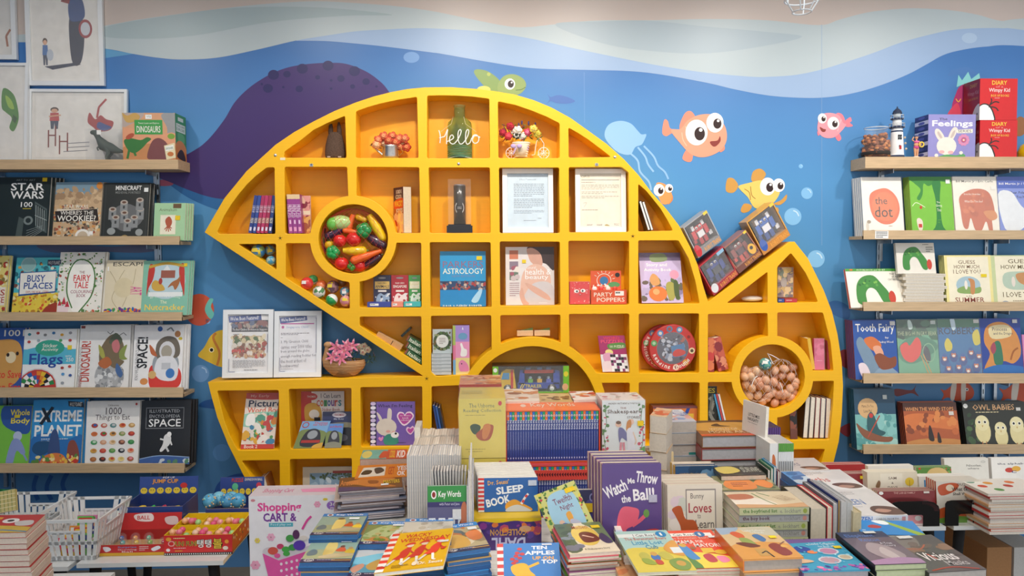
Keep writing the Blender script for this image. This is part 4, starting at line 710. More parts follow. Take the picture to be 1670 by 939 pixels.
for i,(x0,x1,c,c2,ttl,ttl2,pc,l) in enumerate(((609.5,637.8,'33344f','e4c06a','ANIMALS','','9ab0c8','navy hanging flashcard box with an animal drawing'),(638.6,666.3,'b02c38','b02c38','SINGAPORE','','f0e4e0','red hanging flashcard box with a white lion shape'),(666.9,695,'4a9a50','e8e0b8','ALPHABET','FUN','e8f0e0','green hanging flashcard box with alphabet picture'))):
    O=at(x0,495,-.09); O.z=z3; x1m=at(x1,495,-.09).x; h=at(x0,448.7,-.09).z-z3
    if i == 2:x1m=at(686,495,-.09).x
    pbox(O,(x1m-O.x,0,0),(0,0,h),.03,c,[('r',6,4,94,14,c),('e',50,9,22,3,'8a8a8a'),('r',8,20,92,44,c2),('t',ttl,10,32,90,41,WT if i else '2a2a40',.02),('t',ttl2 or 'FLASH CARDS',24,23,76,28,WT if i != 0 else '2a2a40'),('r',26,48,74,54,'f0e8e0'),('s',[(14,84),(22,66),(40,58),(62,64),(84,58),(88,86),(60,92),(30,92)],pc),('n',10,60,90,92,14,4,[pc,c,'e8e8e8'])],l+', in the cell under the porthole','card box','flashcard_box',group='flashcard boxes under the porthole')
for x0,x1,c,l in ((599,637.5,'3c4a9c','blue'),(638.5,657.5,'f0907a','coral'),(658.5,686.5,'48b8b4','turquoise')):
    O=at(x0,502,-.148); O.z=z3; x1m=at(x1,502,-.148).x
    pbox(O,(x1m-O.x,0,0),(0,0,.024),.05,c,[('r',12,30,48,74,'f4f4f2'),('w',14,36,46,68,1,'3a3a3a')],l+' flat card box lying in front of the hanging flashcard boxes','card box','flat_card_box',group='flat card boxes')
sb(717,792,409.6,zc(750,501.3),.02,.022,'2186c0',[('r',0,0,100,56,'2a96cc'),('r',0,70,100,100,'1f86c4'),('t','PARKERS',6,18,94,30,'8a6a84',.01),('t','ASTROLOGY',6,31,95,41,'e8ecd8',.01),('t','NEW EDITION',26,43,76,47,'7a7aa0',0),('r',0,54,100,70,'2a4468'),('n',0,56,100,69,50,3,['8a5a50','c8b0a0','a83c3c','3a3044','6a7a90']),('t','JULIA & DEREK PARKER',5,97,92,104,'e4ecec',.01),('s',[(68,90),(86,70),(92,72),(82,92)],'a8d4ec')],'blue astrology book standing in the middle of the third row',Yb=-.12,sticker=(80,9,92,16,'e4cc34'),pages='d8d4c8',hard=1)
sb(824.5,904,402.5,zc(860,498.8),.02,.02,'dcd6d6',[('r',0,0,100,100,'dfd8d6'),('s',[(46,0),(100,0),(100,40),(84,30),(72,26),(56,14)],'3a2a2a'),('s',[(44,4),(56,2),(72,12),(76,30),(66,34),(52,26),(46,14)],'cf9f8c'),('s',[(56,30),(78,34),(92,50),(90,70),(70,64),(54,66),(40,84),(30,76),(36,44)],'e0b6a2'),('s',[(52,66),(84,60),(100,74),(100,100),(36,100)],'cfc6c6'),('s',[(28,82),(34,70),(40,90),(48,98),(36,100)],'d8a894'),('s',[(40,62),(60,68),(86,82),(92,92),(76,88),(50,74)],'d8a894'),('r',8,6,26,21,'c8785c'),('r',8,25,26,39,'8a7a8a'),('r',8,43,26,57,'6a7a6a'),('n',9,26,25,56,10,4,['c8b8b8','a05a6a','e0d8d0']),('w',8,61,28,86,7,'a8848a'),('t','natural',42,33,62,38,'ece8e6',0),('t','health &',40,38,94,48,'f4f2f0',.01),('t','beauty',40,48,88,58,'f4f2f0',.01),('w',68,96,96,98,1,'f0f0f0')],'pale book with a woman wrapped in a towel on its cover, third row',Yb=-.12,sticker=(34,22,42,28,'e4c834'),hard=1)
O=at(964,497,-.135); O.z=zc(990,497); w1=at(1022,497,-.135).x-O.x
def popx(r,O,U,V,T):
    m=M('print'); m.hexa(O+Vector((0,.02,V.z)),(w1*.86,0,0),(0,.0015,0),(0,0,.095),'d8502c')
    art(m,O+Vector((0,.0198,V.z)),(w1*.86,0,0),(0,0,.095),[('r',0,0,100,100,'dc5a30'),('e',44,52,14,22,'3a78a8'),('o',44,50,24,36,'f0e0d0',2),('s',[(58,66),(80,58),(96,70),(90,84),(64,84)],'5a9a5c'),('n',4,70,60,96,24,5,['f0e8e0','e8c8b0','c83c2c']),('e',88,22,8,12,'2a2420')]+[('l',[(44+28*math.cos(a),50-40*math.sin(a)),(44+36*math.cos(a),50-52*math.sin(a))],3,'f0d8c0') for a in (.2,.6,1,1.4,1.8,2.2,2.6)])
    for i in range(4):m.sph(O+Vector((.02+i*.034,.014+.008,V.z+.005)),(.015,.008,.014),['e8e0d8','d83c34','e8d8c8','c8402c'][i],8,5)
    m.build('raised_header',r)
pbox(O,(w1,0,0),(0,0,.07),.045,'d8552f',[('t','PARTY',8,18,60,46,'f4e4d0',.02),('t','POPPERS',16,54,94,84,'f4e4d0',.02),('r',67,8,92,40,'f0ece4'),('w',69,10,90,38,1,'303030')],'orange party popper display box with white lettering, third row','box','party_popper_box',extra=popx)
O=at(929,497,-.13); O.z=zc(940,497); w1=at(962,497,-.13).x-O.x
pbox(O,(w1,0,0),(0,0,at(940,459.5,-.13).z-O.z),.05,'d81e22',[('n',2,2,98,98,30,1.6,['f0d0c8','f8e8e0']),('e',34,42,13,8,'f4f0ea'),('e',66,40,13,8,'f4f0ea'),('e',36,43,5,5,'30181a'),('e',64,41,5,5,'30181a'),('l',[(46,56),(52,60),(58,56)],2,'5a1416',1)],'red gift bag with two printed eyes beside the orange party poppers','box','gift_bag',film=1)
O=at(1047,497,-.135); O.z=zc(1080,495); x1m=at(1115,497,-.135).x; H_=at(1080,412,-.08).z-O.z
book(O,(x1m-O.x,0,0),(-.006,.055,H_),.012,'b8a0cc',[('r',0,0,100,100,'c9b6da'),('r',0,0,100,16,'6a5a7c'),('s',[(28,4),(60,2),(66,16),(30,18)],'7a8a5c'),('t','Story and',16,21,66,29,WT,.02),('t','Activity Book',10,31,76,39,WT,.02),('n',2,54,98,96,60,5,['5a6a3c','8a7a9c','b8a8c8','6a5a4c']),('e',40,82,22,15,'e07a34'),('e',36,78,8,6,'f0a868'),('s',[(22,54),(30,42),(42,48),(46,62),(30,66)],'d89a5a'),('s',[(60,66),(70,58),(82,66),(80,90),(66,94)],'a8a04c'),('e',82,44,11,9,'e89ab0'),('s',[(80,56),(90,60),(90,90),(80,86)],'4a5a2c')],'lilac activity book with an orange pumpkin, right end of the third row',name='activity_book')
# --- the open mouth: two frames and a planter on the lower jaw
zj=zc(500,618)+.001; blu=('p',[(4,4),(50,0),(52,12),(6,18)],'2a4a96')
frame(362,504.6,444.5,615,-.115,.04,.0235,'white framed newspaper clipping with a shop photograph, left frame on the lower jaw',[('r',0,0,100,100,'e8e8ea'),('r',8,10,98,30,'2a2c3c'),('n',10,12,96,22,30,4,['8a5a5c','5a6a8a','a89a90']),('p',[(0,3),(80,0),(82,10),(2,14)],'2b4c94'),('t',"We've Been Featured!",4,3,74,10,'f0f2f6',.02,-3),('t','The Best Children Bookstore in Singapore',10,24,96,29,'f0f2f4'),('w',12,33,50,36,1,'4a4a50'),('r',12,37,90,73,'b09a78'),('n',12,37,90,50,50,4,['4a6a3c','d8c8a0','8a6a4a','e8dcc0']),('n',12,50,90,62,50,3.4,['7a4a34','c8b8a0','a83c30','e0d8cc']),('n',12,62,90,72,50,3.4,['c83c34','e8e0d8','c8a078','8a4a3c']),('w',12,78,92,92,6,'9a9aa0'),('w',40,94,96,97,1,'7a7a80'),('l',[(3,76),(3,98),(18,98)],.8,'2a3c7a'),('l',[(97,34),(97,66)],.8,'2a3c7a')],zf=zj)
frame(446,507,523.5,613,-.115,.04,.0235,'white framed review in large print, right frame on the lower jaw',[('r',0,0,100,100,'e6e7ee'),('p',[(0,3),(72,-1),(74,8),(2,14)],'2b4c94'),('t',"We've Been Featured!",4,3,68,9,'f0f2f6',.02,-4),('r',4,13,92,15,'b8489a'),('e',9,20,3.6,2.6,'c0489a'),('t','Singapore Child',18,18,76,23,'6a8ac0',0),('w',4,30,80,35,2,'4a4a54'),('w',4,38,12,40,1,'2a2a30')]+[('t',s,4,43+i*8.4,x,49.4+i*8.4,'5a5a70',0,-2) for i,(s,x) in enumerate((('3. My Greatest Child',76),('carries over 5000 titles',86),('from around the globe',80),('enough reading fodder for',98),('the most ardent of',72),('bookworms!',52)))]+[('w',4,93,60,96,1,'9a9aa0'),('l',[(2,74),(2,98),(16,98)],.8,'2a3c7a'),('l',[(96,4),(98,4),(98,66)],.8,'2a3c7a')],zf=zj)
P=at(562,612,-.085); P.z=zj; r=thing('duck_planter','woven duck shaped planter with pink lilies on the lower jaw shelf','planter',P)
m=M('matte')
for i in range(11):
    f_=i/10; rx=.055+.045*math.sin(f_*PI*.62); ry=.6*rx; m.tube([P+Vector((rx*math.cos(a),ry*math.sin(a),.006+.07*f_)) for a in [2*PI*j/24 for j in range(24)]],.0052,['b98a5c','c69a6c'][i % 2],6,closed=True)
m.lathe(P,[(.001,.002),(.05,.002),(.06,.05),(.001,.05)],'8a643e',18); m.build('woven_bowl',r)
m=M('matte'); m.tube([P+Vector((-.085,0,.05)),P+Vector((-.097,0,.085)),P+Vector((-.088,0,.12)),P+Vector((-.083,0,.145))],[.02,.013,.011,.012],'b88c60',10); m.sph(P+Vector((-.08,0,.155)),(.021,.015,.016),'c2966a'); m.tube([P+Vector((-.063,0,.155)),P+Vector((-.045,0,.148))],[.008,.003],'a87848',8); m.build('duck_head',r)
fl=M('matte'); fr=random.Random(12)
def lily(m,c,R,col,cc):
    for i in range(6):
        a=2*PI*i/6+.3; d=Vector((math.cos(a),0,math.sin(a))); n=Vector((-d.z,0,d.x)); y=Vector((0,-1,0))
        vs=[c,c+d*R*.35+n*R*.17+y*R*.1,c+d*R*.35-n*R*.17+y*R*.1,c+d*R*.75+n*R*.15+y*R*.22,c+d*R*.75-n*R*.15+y*R*.22,c+d*R*1.1+y*R*.1]
        m.grid(vs,[(0,2,1),(1,2,4,3),(3,4,5)],[col,col,cc]); m.grid([v+Vector((0,.0006,0)) for v in vs],[(0,1,2),(1,3,4,2),(3,5,4)],col)
    for i in range(5):a=2*PI*i/5; m.tube([c,c+Vector((math.cos(a)*R*.2,-R*.5,math.sin(a)*R*.2))],.0007,'e8c0a0',4)
for x,y,R in ((562,571,.048),(548,566,.038),(575,564,.036),(542,582,.034),(556,584,.036),(566,562,.03)):lily(fl,at(x,y,-.13+fr.uniform(-.02,.01)),R,'ea7f9e','f6b4c4')
for x,y in ((586,566),(594,564),(600,570),(592,574)):flower(fl,at(x,y,-.09),.017,['e8dcc0','f0e8d0','d8a090'])
for i in range(110):
    x,y=fr.uniform(540,612),fr.uniform(563,592); 
    if x > 596 and y < 568:continue
    fl.sph(at(x,y,-.07+fr.uniform(-.03,.02)),(.0022,.0018,.010),fr.choice(['3c5a3a','4a7048','2f4a30','8a78a8','9a88b8','6a8a60']),5,4,rot=Euler((0,fr.uniform(-1.4,1.4),0)).to_matrix())
for x in (602,608,614):fl.tube([at(585,592,-.08),at(x-6,580,-.08),at(x,578+(x-602),-.08)],.0008,'5a7a50',4)
tag(fl.build('flowers',r),kind='stuff')
# --- fourth row
def tilt(x0,y0,x1,y1,h,Y,depth,col,label,els,**k):
    # lying book whose front edge runs from pixel (x0, y0) to (x1, y1), thickness h pixels upward
    O=at(x0,y0,Y); U=at(x1,y1,Y)-O; n=Vector((-U.z,0,U.x)).normalized()*h*.003; return pbox(O,U,n,depth,col,els,label,**k)
for i,(x0,y0,x1,y1) in enumerate(((659,576,686.5,594),(660.5,565.5,686.5,581),(662,555,686.5,569))):
    tilt(x0,y0,x1,y1,9.5,-.135,.1,'2b5c34',['lowest','middle','topmost'][i]+' of three dark green Italian phrase books stacked askew',[('r',0,0,9,100,'8a4a3c'),('t','Italian',16,18,88,84,'e8ecd8',.02)],cat='book',name='language_book',group='Italian phrase books',side='20482a',top='1f4028')
tilt(656,550,671,536,4,-.07,.05,'1c2a24','dark card leaning above the Italian phrase books',[('n',0,0,100,100,12,20,['8a4a3c','3a5a3c'])],cat='card',name='leaning_card')
tilt(612,549,652,572,9,-.13,.06,'c89a68','tilted brown paper parcel of books left of the Italian phrase books',[('r',60,0,63,100,'5a4030')],cat='parcel',name='paper_parcel',side='b88a58',top='d0a878',kind='paper')
z4=zc(720,612.5)
for i in range(6):
    O=at(704,612,-.14); O.z=z4+i*.0175; x1m=at(736,612,-.14).x
    pbox(O,(x1m-O.x,0,0),(0,0,.0165),.1,'c4ccd0',[('r',0,0,100,12,'a8b4ba'),('w',10,30,80,60,1,'a0a8ae')],['lowest','second','third','fourth','fifth','topmost'][i]+' grey paperback from the bottom of the stack under the wreath cover' if i else 'lowest grey paperback in the stack under the wreath cover',cat='book',name='paperback',group='grey paperbacks under the wreath book')
sb(704,736,536.5,z4+6*.0175,.01,.012,'aab6ba',[('r',0,0,100,100,'b4bfc2'),('e',50,50,46,40,'3c5230'),('n',8,14,92,88,60,5,['4a6a34','2c3c24','6a5a34','8a9a6c']),('e',50,50,32,27,'d8dad6'),('w',34,36,66,64,4,'7a6a6a')],'grey book with a round green wreath, on top of a paperback stack',Yb=-.13,name='wreath_book')
O=at(739,612,-.14); O.z=z4
pbox(O,(at(766,612,-.14).x-O.x,0,0),(0,0,at(750,530.6,-.14).z-z4),.06,'b48cc8',[('r',16,0,100,33,'a88cd0'),('r',16,33,100,66,'e89ac0'),('r',16,66,100,100,'ecd890'),('r',0,0,16,40,'a8c060'),('r',0,40,16,70,'e07a9a'),('r',0,70,16,100,'7ab0d8'),('e',60,22,28,7,'6a9cc0'),('p',[(56,8),(60,2),(64,9)],'f4f4f8'),('s',[(44,38),(54,36),(66,46),(84,50),(80,62),(46,62),(50,48)],'f4f0ec'),('s',[(34,78),(54,70),(86,78),(96,92),(60,94),(40,92)],'e88cb4'),('e',52,78,4,1.4,'303038')],'tall pastel box with whale, llama and unicorn panels','box','pastel_box',side='8a6a9c')
for i,(x0,x1,xa,xb) in enumerate(((843.5,869.5,848,869),(871.5,897,878,896.5))):
    O=at(x0,551.5,-.12); O.z=zc(868,549.6); U=Vector((at(x1,552,-.12).x-O.x,0,0))
    def tent(r,O,U,V,T,xa=xa,xb=xb,i=i):
        m=M('paper'); a,b=at(xa,543,-.1),at(xb,541,-.1); z=O.z+V.z; c=at(xb,534,-.1); m.prism([(a.x,-.1,z),(b.x,-.1,z),(c.x,-.1,c.z),(a.x+(c.x-a.x)*.4,-.1,c.z-.008)],(0,.002,0),'7a9a5c'); m.build('green_card',r)
    pbox(O,U,(0,0,.026),.06,'d8b48c',[('r',0,0,100,10,'e8cca8')],['left','right'][i]+' brown paper wrapped pack with a green card on the arch top','parcel','paper_parcel',kind='paper',extra=tent)
O=at(983,608.5,-.14); O.z=zc(1000,608.8)+.0035; x1m=at(1026.3,608.5,-.14).x; H_=at(1000,547,-.12).z-O.z
book(O,(x1m-O.x,0,-.0),(at(975,547,-.12).x-O.x,.02,H_),.012,'a02a5c',[('r',0,0,100,52,'a82c64'),('r',0,52,100,100,'e8e4e4'),('t','WORD',18,3,80,11,'d83a50',.03),('t','PUZZLES',8,12,92,21,'e85070',.03),('s',[(34,24),(92,20),(96,34),(40,38)],'5a8a3c'),('t','101 PUZZLES',40,27,94,34,'f0ecd0',.02),('e',34,46,15,8,'ecd888'),('s',[(10,52),(40,48),(60,60),(50,74),(16,76)],'e0a0b8'),('s',[(4,74),(40,72),(46,96),(10,98)],'f0d8d8')]+[('r',36+i*10,52+j*8,45.6+i*10,59.4+j*8,'2a242c' if (i*3+j*5) % 7 in (0,3) else 'f4f0f0' if (i+j) % 3 else '8a3a6a') for i in range(6) for j in range(6)],'magenta word puzzle book with a crossword grid, fourth row',name='puzzle_book')
for i,(x,y,R,Y) in enumerate(((1081,566,39,-.05),(1094.5,566.5,39.8,-.095))):
    c=at(x,y,Y); Rm=R*.003; c.z=zc(1090,608.5)+Rm; r=thing('round_activity_case',['red round activity case standing half hidden behind its twin','red round activity case with a clear window, front one of two'][i],'case',c-Vector((0,0,Rm)),'red round activity cases'); m=M('print')
    m.lathe(c,[(.001,0),(Rm*.97,0),(Rm,.004),(Rm,.028),(Rm*.97,.032),(.001,.032)],['b02a2c']*5,40,(0,-1,0))
    O=c+Vector((-Rm,-.0325,-Rm)); els=[('e',50,50,49,49,'c23a36'),('e',50,50,34,34,'5a5a66'),('n',26,26,74,74,50,4,['8a94a8','3a3c4a','b8bcc8','a05a4a']),('p',[(46,46),(74,40),(78,66),(50,70)],'4a7aa8'),('s',[(50,60),(60,52),(76,56),(74,64),(54,68)],'c8382c')]
    for q,(a,cc,cd) in enumerate(((100,'5a7a9a','a84a3c'),(70,'5a8ab0','c8c8cc'),(130,'5a86b8','d8d0c8'),(35,'c8382c','8a2a24'),(-8,'ead8a8','5a4a34'),(165,'5a9a5c','a8c8a0'),(-48,'d8a04c','c88a3c'),(-80,'e8c8b0','8a3a34'))):
        xx,yy=50+41*math.cos(math.radians(a)),50-41*math.sin(math.radians(a)); els += [('e',xx,yy,6.5,6.5,cc),('e',xx,yy,3.5,3.5,cd)]
    for q,ch in enumerate('ReadingAround'):
        a=math.radians(202+q*9.4+(6 if q > 6 else 0)) if i else math.radians(150+q*9); cw=.9 if ch == 'i' else 2.6; els.append(('t',ch,50+41.5*math.cos(a)-cw,50-41.5*math.sin(a)-3.2,50+41.5*math.cos(a)+cw,50-41.5*math.sin(a)+3.2,'f4ece4',.03,90-math.degrees(a)-180 if 1 else 0))
    art(m,O,(2*Rm,0,0),(0,0,2*Rm),els,step=.00003); m.build('case_shell',r)
    if i:g=M('film'); g.lathe(c+Vector((0,-.0345,0)),[(Rm*.7,0),(Rm*.5,.006),(.001,.009)],'ffffff',32,(0,-1,0)); g.build('clear_window',r)
zr=zc(1200,608)
sb(1156,1166,551,zr,.0,.012,'b8483c',[('n',0,0,100,100,14,14,['8a2a2c','d87a50','c8403c'])],'dark red book edge against the tail divider',Yb=-.13)
spine(1172,1189,1159,553,608,'b4463e','red softcover leaning left in the tail cell by the egg porthole',Yf=-.12,els=[('n',0,10,100,100,20,12,['c8604a','8a2c30','e09070'])],zf=zr,depth=.09)
spine(1324,1329.5,1316.5,552,604.7,'e0b83c','thin yellow book leaning in the right cell above the hardbacks',Yf=-.13,zf=zc(1326,604.7)); 
sb(1331,1347.5,552,zc(1340,604.7),.01,.02,'d8467c',[('n',0,0,100,60,14,9,['e0608c','c83468']),('r',20,70,80,72,'e88aa8')],'bright pink book in the right cell beside the egg porthole',Yb=-.13,film=1)
spine(1350,1354.5,1348.5,555,604.7,'a83c50','thin dark pink book at the right end beside the bright pink one',Yf=-.12,zf=zc(1340,604.7))
sb(1155.5,1171,630,zc(1170,722),.0,.01,'20241f',[('t','ES',10,3,80,12,'c8b83c',.04),('l',[(20,20),(60,30),(30,50),(70,64)],6,'8a8a80',1),('l',[(60,14),(30,40),(70,50)],4,'6a6a60',1)],'dark magazine standing against the divider left of the egg porthole',Yb=-.12)
for i,c in enumerate(('4a9ac8','c84a4c','e8e4e0')):spine(1182+i*3.6,1184.6+i*3.6,1164+i*3.6,643,722,c,['blue','red','white'][i]+' thin book leaning beside the dark magazine',Yf=-.13,group='thin leaning books',zf=zc(1170,722))
for i in range(5):
    spine(1309+i*9.0,1317.4+i*9.0,1314+i*8.4,647+i*.8,717.3,['2e2422','3a2a28','8a2a2c','26324a','6a2426'][i],['dark brown','brown','dark red','navy','maroon'][i]+' hardback with page edges outward, %s from left below the egg porthole' % ['first','second','third','fourth','fifth'][i],fore=1,pages='efe6d6',group='hardbacks below the egg porthole',Yf=-.135)
sb(1293,1304.5,649,zc(1300,717.6),.02,.006,'3a2622',[('n',0,0,100,100,16,12,['6a3a2c','8a4a34','1c1414'])],'dark brown picture cover leaning before the hardbacks',Yb=-.14)
# tail cells
sb(1269,1294,436,zc(1280,494)+.022,.0,.03,'8a6a5c',[('n',0,0,100,100,60,9,['c8a03c','5a3a3c','9a7a6a','6a7a5c','e0c080']),('e',60,10,24,9,'d8b03c'),('e',40,50,20,16,'a89a90')],'clear bagged toy pack with muted picture in the tail tip cell',cat='toy pack',name='toy_pack',Yb=-.09,film=1)
for x0,x1,c,l in ((1269,1279,'2f4a96','blue'),(1280,1300,'b8303c','red')):
    O=at(x0,493,-.14); O.z=zc(1280,494); pbox(O,(at(x1,493,-.14).x-O.x,0,0),(0,0,.018),.08,c,[('w',10,30,90,70,1,'e8d8d0')],'small '+l+' book lying flat in the tail tip cell','book','small_book')
P=at(1226,492,-.08); P.z=zc(1220,494); r=thing('wrapped_soap','white plastic wrapped bundle lying in the triangular tail cell','packet',P); m=M('plastic'); m.sph(P+Vector((0,0,.014)),(.055,.03,.014),'d8d4cc',16,8); m.build('bundle',r); m=M('film'); m.sph(P+Vector((.004,0,.016)),(.064,.035,.016),'ffffff',12,7); m.build('plastic_wrap',r)
# lower rows
O=at(389,734,-.135); O.z=zc(420,734); x1m=at(443,734,-.135).x; H_=at(420,640,-.08).z-O.z
book(O+Vector((.01,0,0)),(x1m-O.x,0,0),(at(400,640,-.08).x-O.x,.045,H_),.01,'e8dcd0',[('r',0,0,100,100,'ecdfd4'),('s',[(0,0),(100,0),(100,12),(0,10)],'c8463c'),('t','My Early',14,3,70,9,'e8b0a0',.01),('t','Picture',10,13,112,25,'26304c',.04),('t','Word Book',8,26,120,36,'d86a4c',.03),('s',[(0,38),(110,36),(110,60),(0,60)],'9ad0b8'),('n',30,38,100,58,24,6,['c84a4c','d88a3c','5aa08a','f0e0d0']),('s',[(10,40),(30,38),(34,56),(8,58)],'f8f8f4'),('n',6,60,98,88,30,6,['c84a3c','4a8ab0','e8b03c','5a9a5c','f4ece4']),('r',0,92,100,100,'c8443c'),('t','Book 2',10,93,50,99,'f0e8e0',.02)],'white picture word book with red edges, left cell of the lower jaw',name='word_book')
z5=zc(520,732)
sb(486,557,638,z5,.012,.008,'e8e4e2',[('r',0,0,24,100,'c8322e'),('s',[(8,30),(30,22),(46,34),(44,60),(14,66)],'d8a83c'),('e',30,44,12,9,'f0ece4'),('e',24,10,14,7,'c8382f'),('t','THOMAS',14,8,34,12,WT),('t','I Can Learn',46,4,92,13,'3a3a50',.01)]+[('t',c,36+i*8.4,17,43.4+i*8.4,29,k_,.04) for i,(c,k_) in enumerate(zip('Colours',('c8382f','d87a2c','3a8a4c','2f62a8','7a4a9c','c8382f','3a8a9c')))]+[('t','Sticker Book',48,32,90,38,'a83c3c',.01),('r',30,50,44,90,'2c2c34')],'red and white colours sticker book at the back of the second jaw cell',Yb=-.045)
sb(520,569,671,z5,.03,.012,'27305a',[('r',0,0,100,100,'2c3562'),('e',56,10,24,8,'d8d4e0'),('t','THOMAS',40,7,72,13,'b8403c'),('t','My Busy',38,20,72,25,'c8d0e8'),('s',[(0,40),(100,34),(100,70),(0,70)],'8a8a78'),('s',[(40,56),(100,50),(100,96),(44,96)],'242834'),('e',70,78,16,10,'5a6070')],'navy board book leaning at the right of the second jaw cell',Yb=-.095)
def eng(c1,c2):return [('r',0,0,100,100,c1),('s',[(0,40),(40,30),(100,44),(100,100),(0,100)],'7a8a50'),('s',[(20,90),(26,40),(54,28),(78,44),(84,90)],c2),('e',52,50,18,16,'9aa0a6'),('r',20,70,86,80,'b0302c'),('s',[(70,88),(100,80),(100,100),(66,100)],'d8a83c'),('t','Thomas',44,3,92,10,'c8383c',.02),('t','AND THE DAY',42,11,94,17,'c8383c',.02),('o',16,14,12,11,'b8322e',3)]
O=at(478,731.5,-.147); O.z=z5; book(O,(at(524,731.5,-.147).x-O.x,0,0),(at(493,690,-.13).x-O.x,.025,at(493,687,-.125).z-z5),.006,'6a9ac8',eng('7aaad8','2a2a34'),'sky blue railway story book with a dark engine, lying tilted in front',name='story_book')
O=at(529,731.5,-.147); O.z=z5; book(O,(at(556,731.5,-.147).x-O.x,0,0),(at(533,690,-.13).x-O.x,.025,at(536,691,-.125).z-z5),.006,'4a7ac0',eng('5a8ad0','34343c')[:4]+[('t',"and Bertie",20,8,94,16,'c8383c',.02),('s',[(0,84),(50,74),(100,84),(100,100),(0,100)],'8a8a78')],'smaller blue railway story book with a round grey front',name='story_book')
sb(599.5,673.5,655,zc(630,729),.02,.016,'6d54a0',[('r',0,0,100,100,'7459a8'),('r',0,0,14,100,'2f2a50')]+[('e',6.5,4+i*9.6,6,4.2,'e8e4f0' if i % 2 else 'c8b8dc') for i in range(11)]+[('t',"When I'm Feeling",17,5,94,15,'2a2440',.01),('s',[(14,24),(22,30),(28,44),(22,44)],'d8ccc4'),('s',[(40,16),(48,20),(46,44),(38,42)],'d8ccc4'),('e',36,58,23,20,'d9cdc0'),('e',40,68,5,3,'e0a098'),('e',52,70,4,3,'e0a098'),('s',[(30,84),(40,74),(58,78),(62,96),(34,98)],'3a8a78'),('e',55,76,9,7,'ece8e4'),('e',57,73,2.6,2.6,'1c1c20'),('s',[(76,56),(60,36),(64,24),(74,25),(77,30),(82,24),(92,24),(97,36)],'f0d8e8'),('s',[(76,52),(63,36),(66,27),(74,28),(77,33),(82,27),(90,27),(94,36)],'b8489c'),('t','The complete',66,31,91,34,WT),('t','book',72,36,86,39,WT),('t','collection',68,41,88,44,WT),('s',[(90,76),(80,66),(83,58),(89,60),(95,56),(99,64)],'e8c0dc'),('s',[(90,73),(83,66),(86,61),(90,63),(95,60),(97,64)],'b8489c'),('s',[(24,90),(18,84),(21,80),(24,82),(28,79),(29,84)],'e08ac0'),('w',60,93,92,96,1,'3a3060')],'purple storybook with a pale rabbit and pink hearts, third jaw cell',Yb=-.13)
for i,c in enumerate(('2a4a8c','3a62a8','24344c')):spine(717+i*4.4,720.2+i*4.4,705.5+i*4.4,661+i*2,727,c,['leftmost','middle','rightmost'][i]+' of three thin blue books leaning by the big arch',Yf=-.13,group='thin blue books by the arch')
O=at(1065,682,-.12); O.z=zc(1100,725); 
pbox(O,(at(1137,682,-.12).x-O.x,0,0),(0,0,at(1100,663,-.12).z-O.z),.09,'d87a34',[('r',0,0,100,5,'7a4a50'),('r',0,5,100,100,'dc7c38'),('p',[(66,36),(76,5),(84,5),(74,36)],'2a4a9c'),('r',74,20,92,34,'e8c040'),('r',10,50,60,70,'e8b070')],'orange boxed game with a blue diagonal stripe, behind the book piles','box','boxed_game',side='8a4448',top='7a4448')
spine(436,441,420,783,826,'e0d4c0','cream booklet leaning in the lowest left jaw cell',Yf=-.13,zf=zc(436,840),fore=1); spine(443,449,427,779,826,'b07a4c','brown booklet leaning in the lowest left jaw cell',Yf=-.13,zf=zc(436,840),fore=1)
sb(486,569,761,zc(520,849),.02,.008,'b8a890',[('r',0,0,100,100,'beb09c'),('r',14,12,100,100,'7a94aa'),('n',14,12,100,24,40,3,['3a4a34','4a5a3c','5a6a5a']),('s',[(14,60),(26,40),(36,50),(48,36),(60,60)],'5a5a78'),('l',[(76,60),(78,34)],3,'2c2c40'),('n',20,26,96,44,20,5,['b8c4cc','9ab0c0']),('r',60,8,100,13,'8a3a34')],'framed grey fantasy castle picture standing low behind the cart box',cat='picture',Yb=-.12,name='castle_picture')
# support in the big porthole: toy truck pack on a carton
O=at(800,700,-.14); O.z=at(868,763,FY).z; O.x=at(820,700,-.14).x; ztr=at(868,641,-.15).z
pbox(O,(at(912,700,-.14).x-O.x,0,0),(0,0,ztr-O.z-.001),.12,'b08a5c',[],'plain brown carton in the big round porthole under the toy truck','carton','carton')
O=at(803.5,641,-.15); O.z=ztr; U=Vector((at(928,641,-.15).x-O.x,0,0)); H_=at(868,597,-.15).z-ztr
r=thing('toy_truck_box','green window box with a yellow and blue toy car transporter in the big porthole','toy box',O); m=M('print')
w_=U.x; D=.12; gcol='7cc03a'
m.hexa(O,(w_*.075,0,0),(0,D,0),(0,0,H_),gcol); m.hexa(O+Vector((w_*.925,0,0)),(w_*.075,0,0),(0,D,0),(0,0,H_),gcol); m.hexa(O+Vector((w_*.075,D-.003,0)),(w_*.85,0,0),(0,.003,0),(0,0,H_),'3a3430'); m.hexa(O+Vector((w_*.075,0,0)),(w_*.85,0,0),(0,D,0),(0,0,.004),gcol)
m.hexa(O+Vector((0,0,H_)),(w_,0,0),(0,D,0),(0,0,.003),'4a3a30')
art(m,O,(w_,0,0),(0,0,H_),[('e',3.6,14,2.6,8,'f0f0e8'),('e',96,30,3,10,'e0d03c'),('e',95,78,4,13,'e8b080')]); m.build('carton',r)
tk=M('plastic'); x=lambda f_:O.x+w_*f_; z=lambda f_:O.z+H_*f_; y0,y1=O.y+.02,O.y+.09
tk.prism([(x(.09),y0,z(.16)),(x(.09),y0,z(.5)),(x(.12),y0,z(.78)),(x(.18),y0,z(.88)),(x(.28),y0,z(.86)),(x(.31),y0,z(.16))],(0,y1-y0,0),'e4b82c')
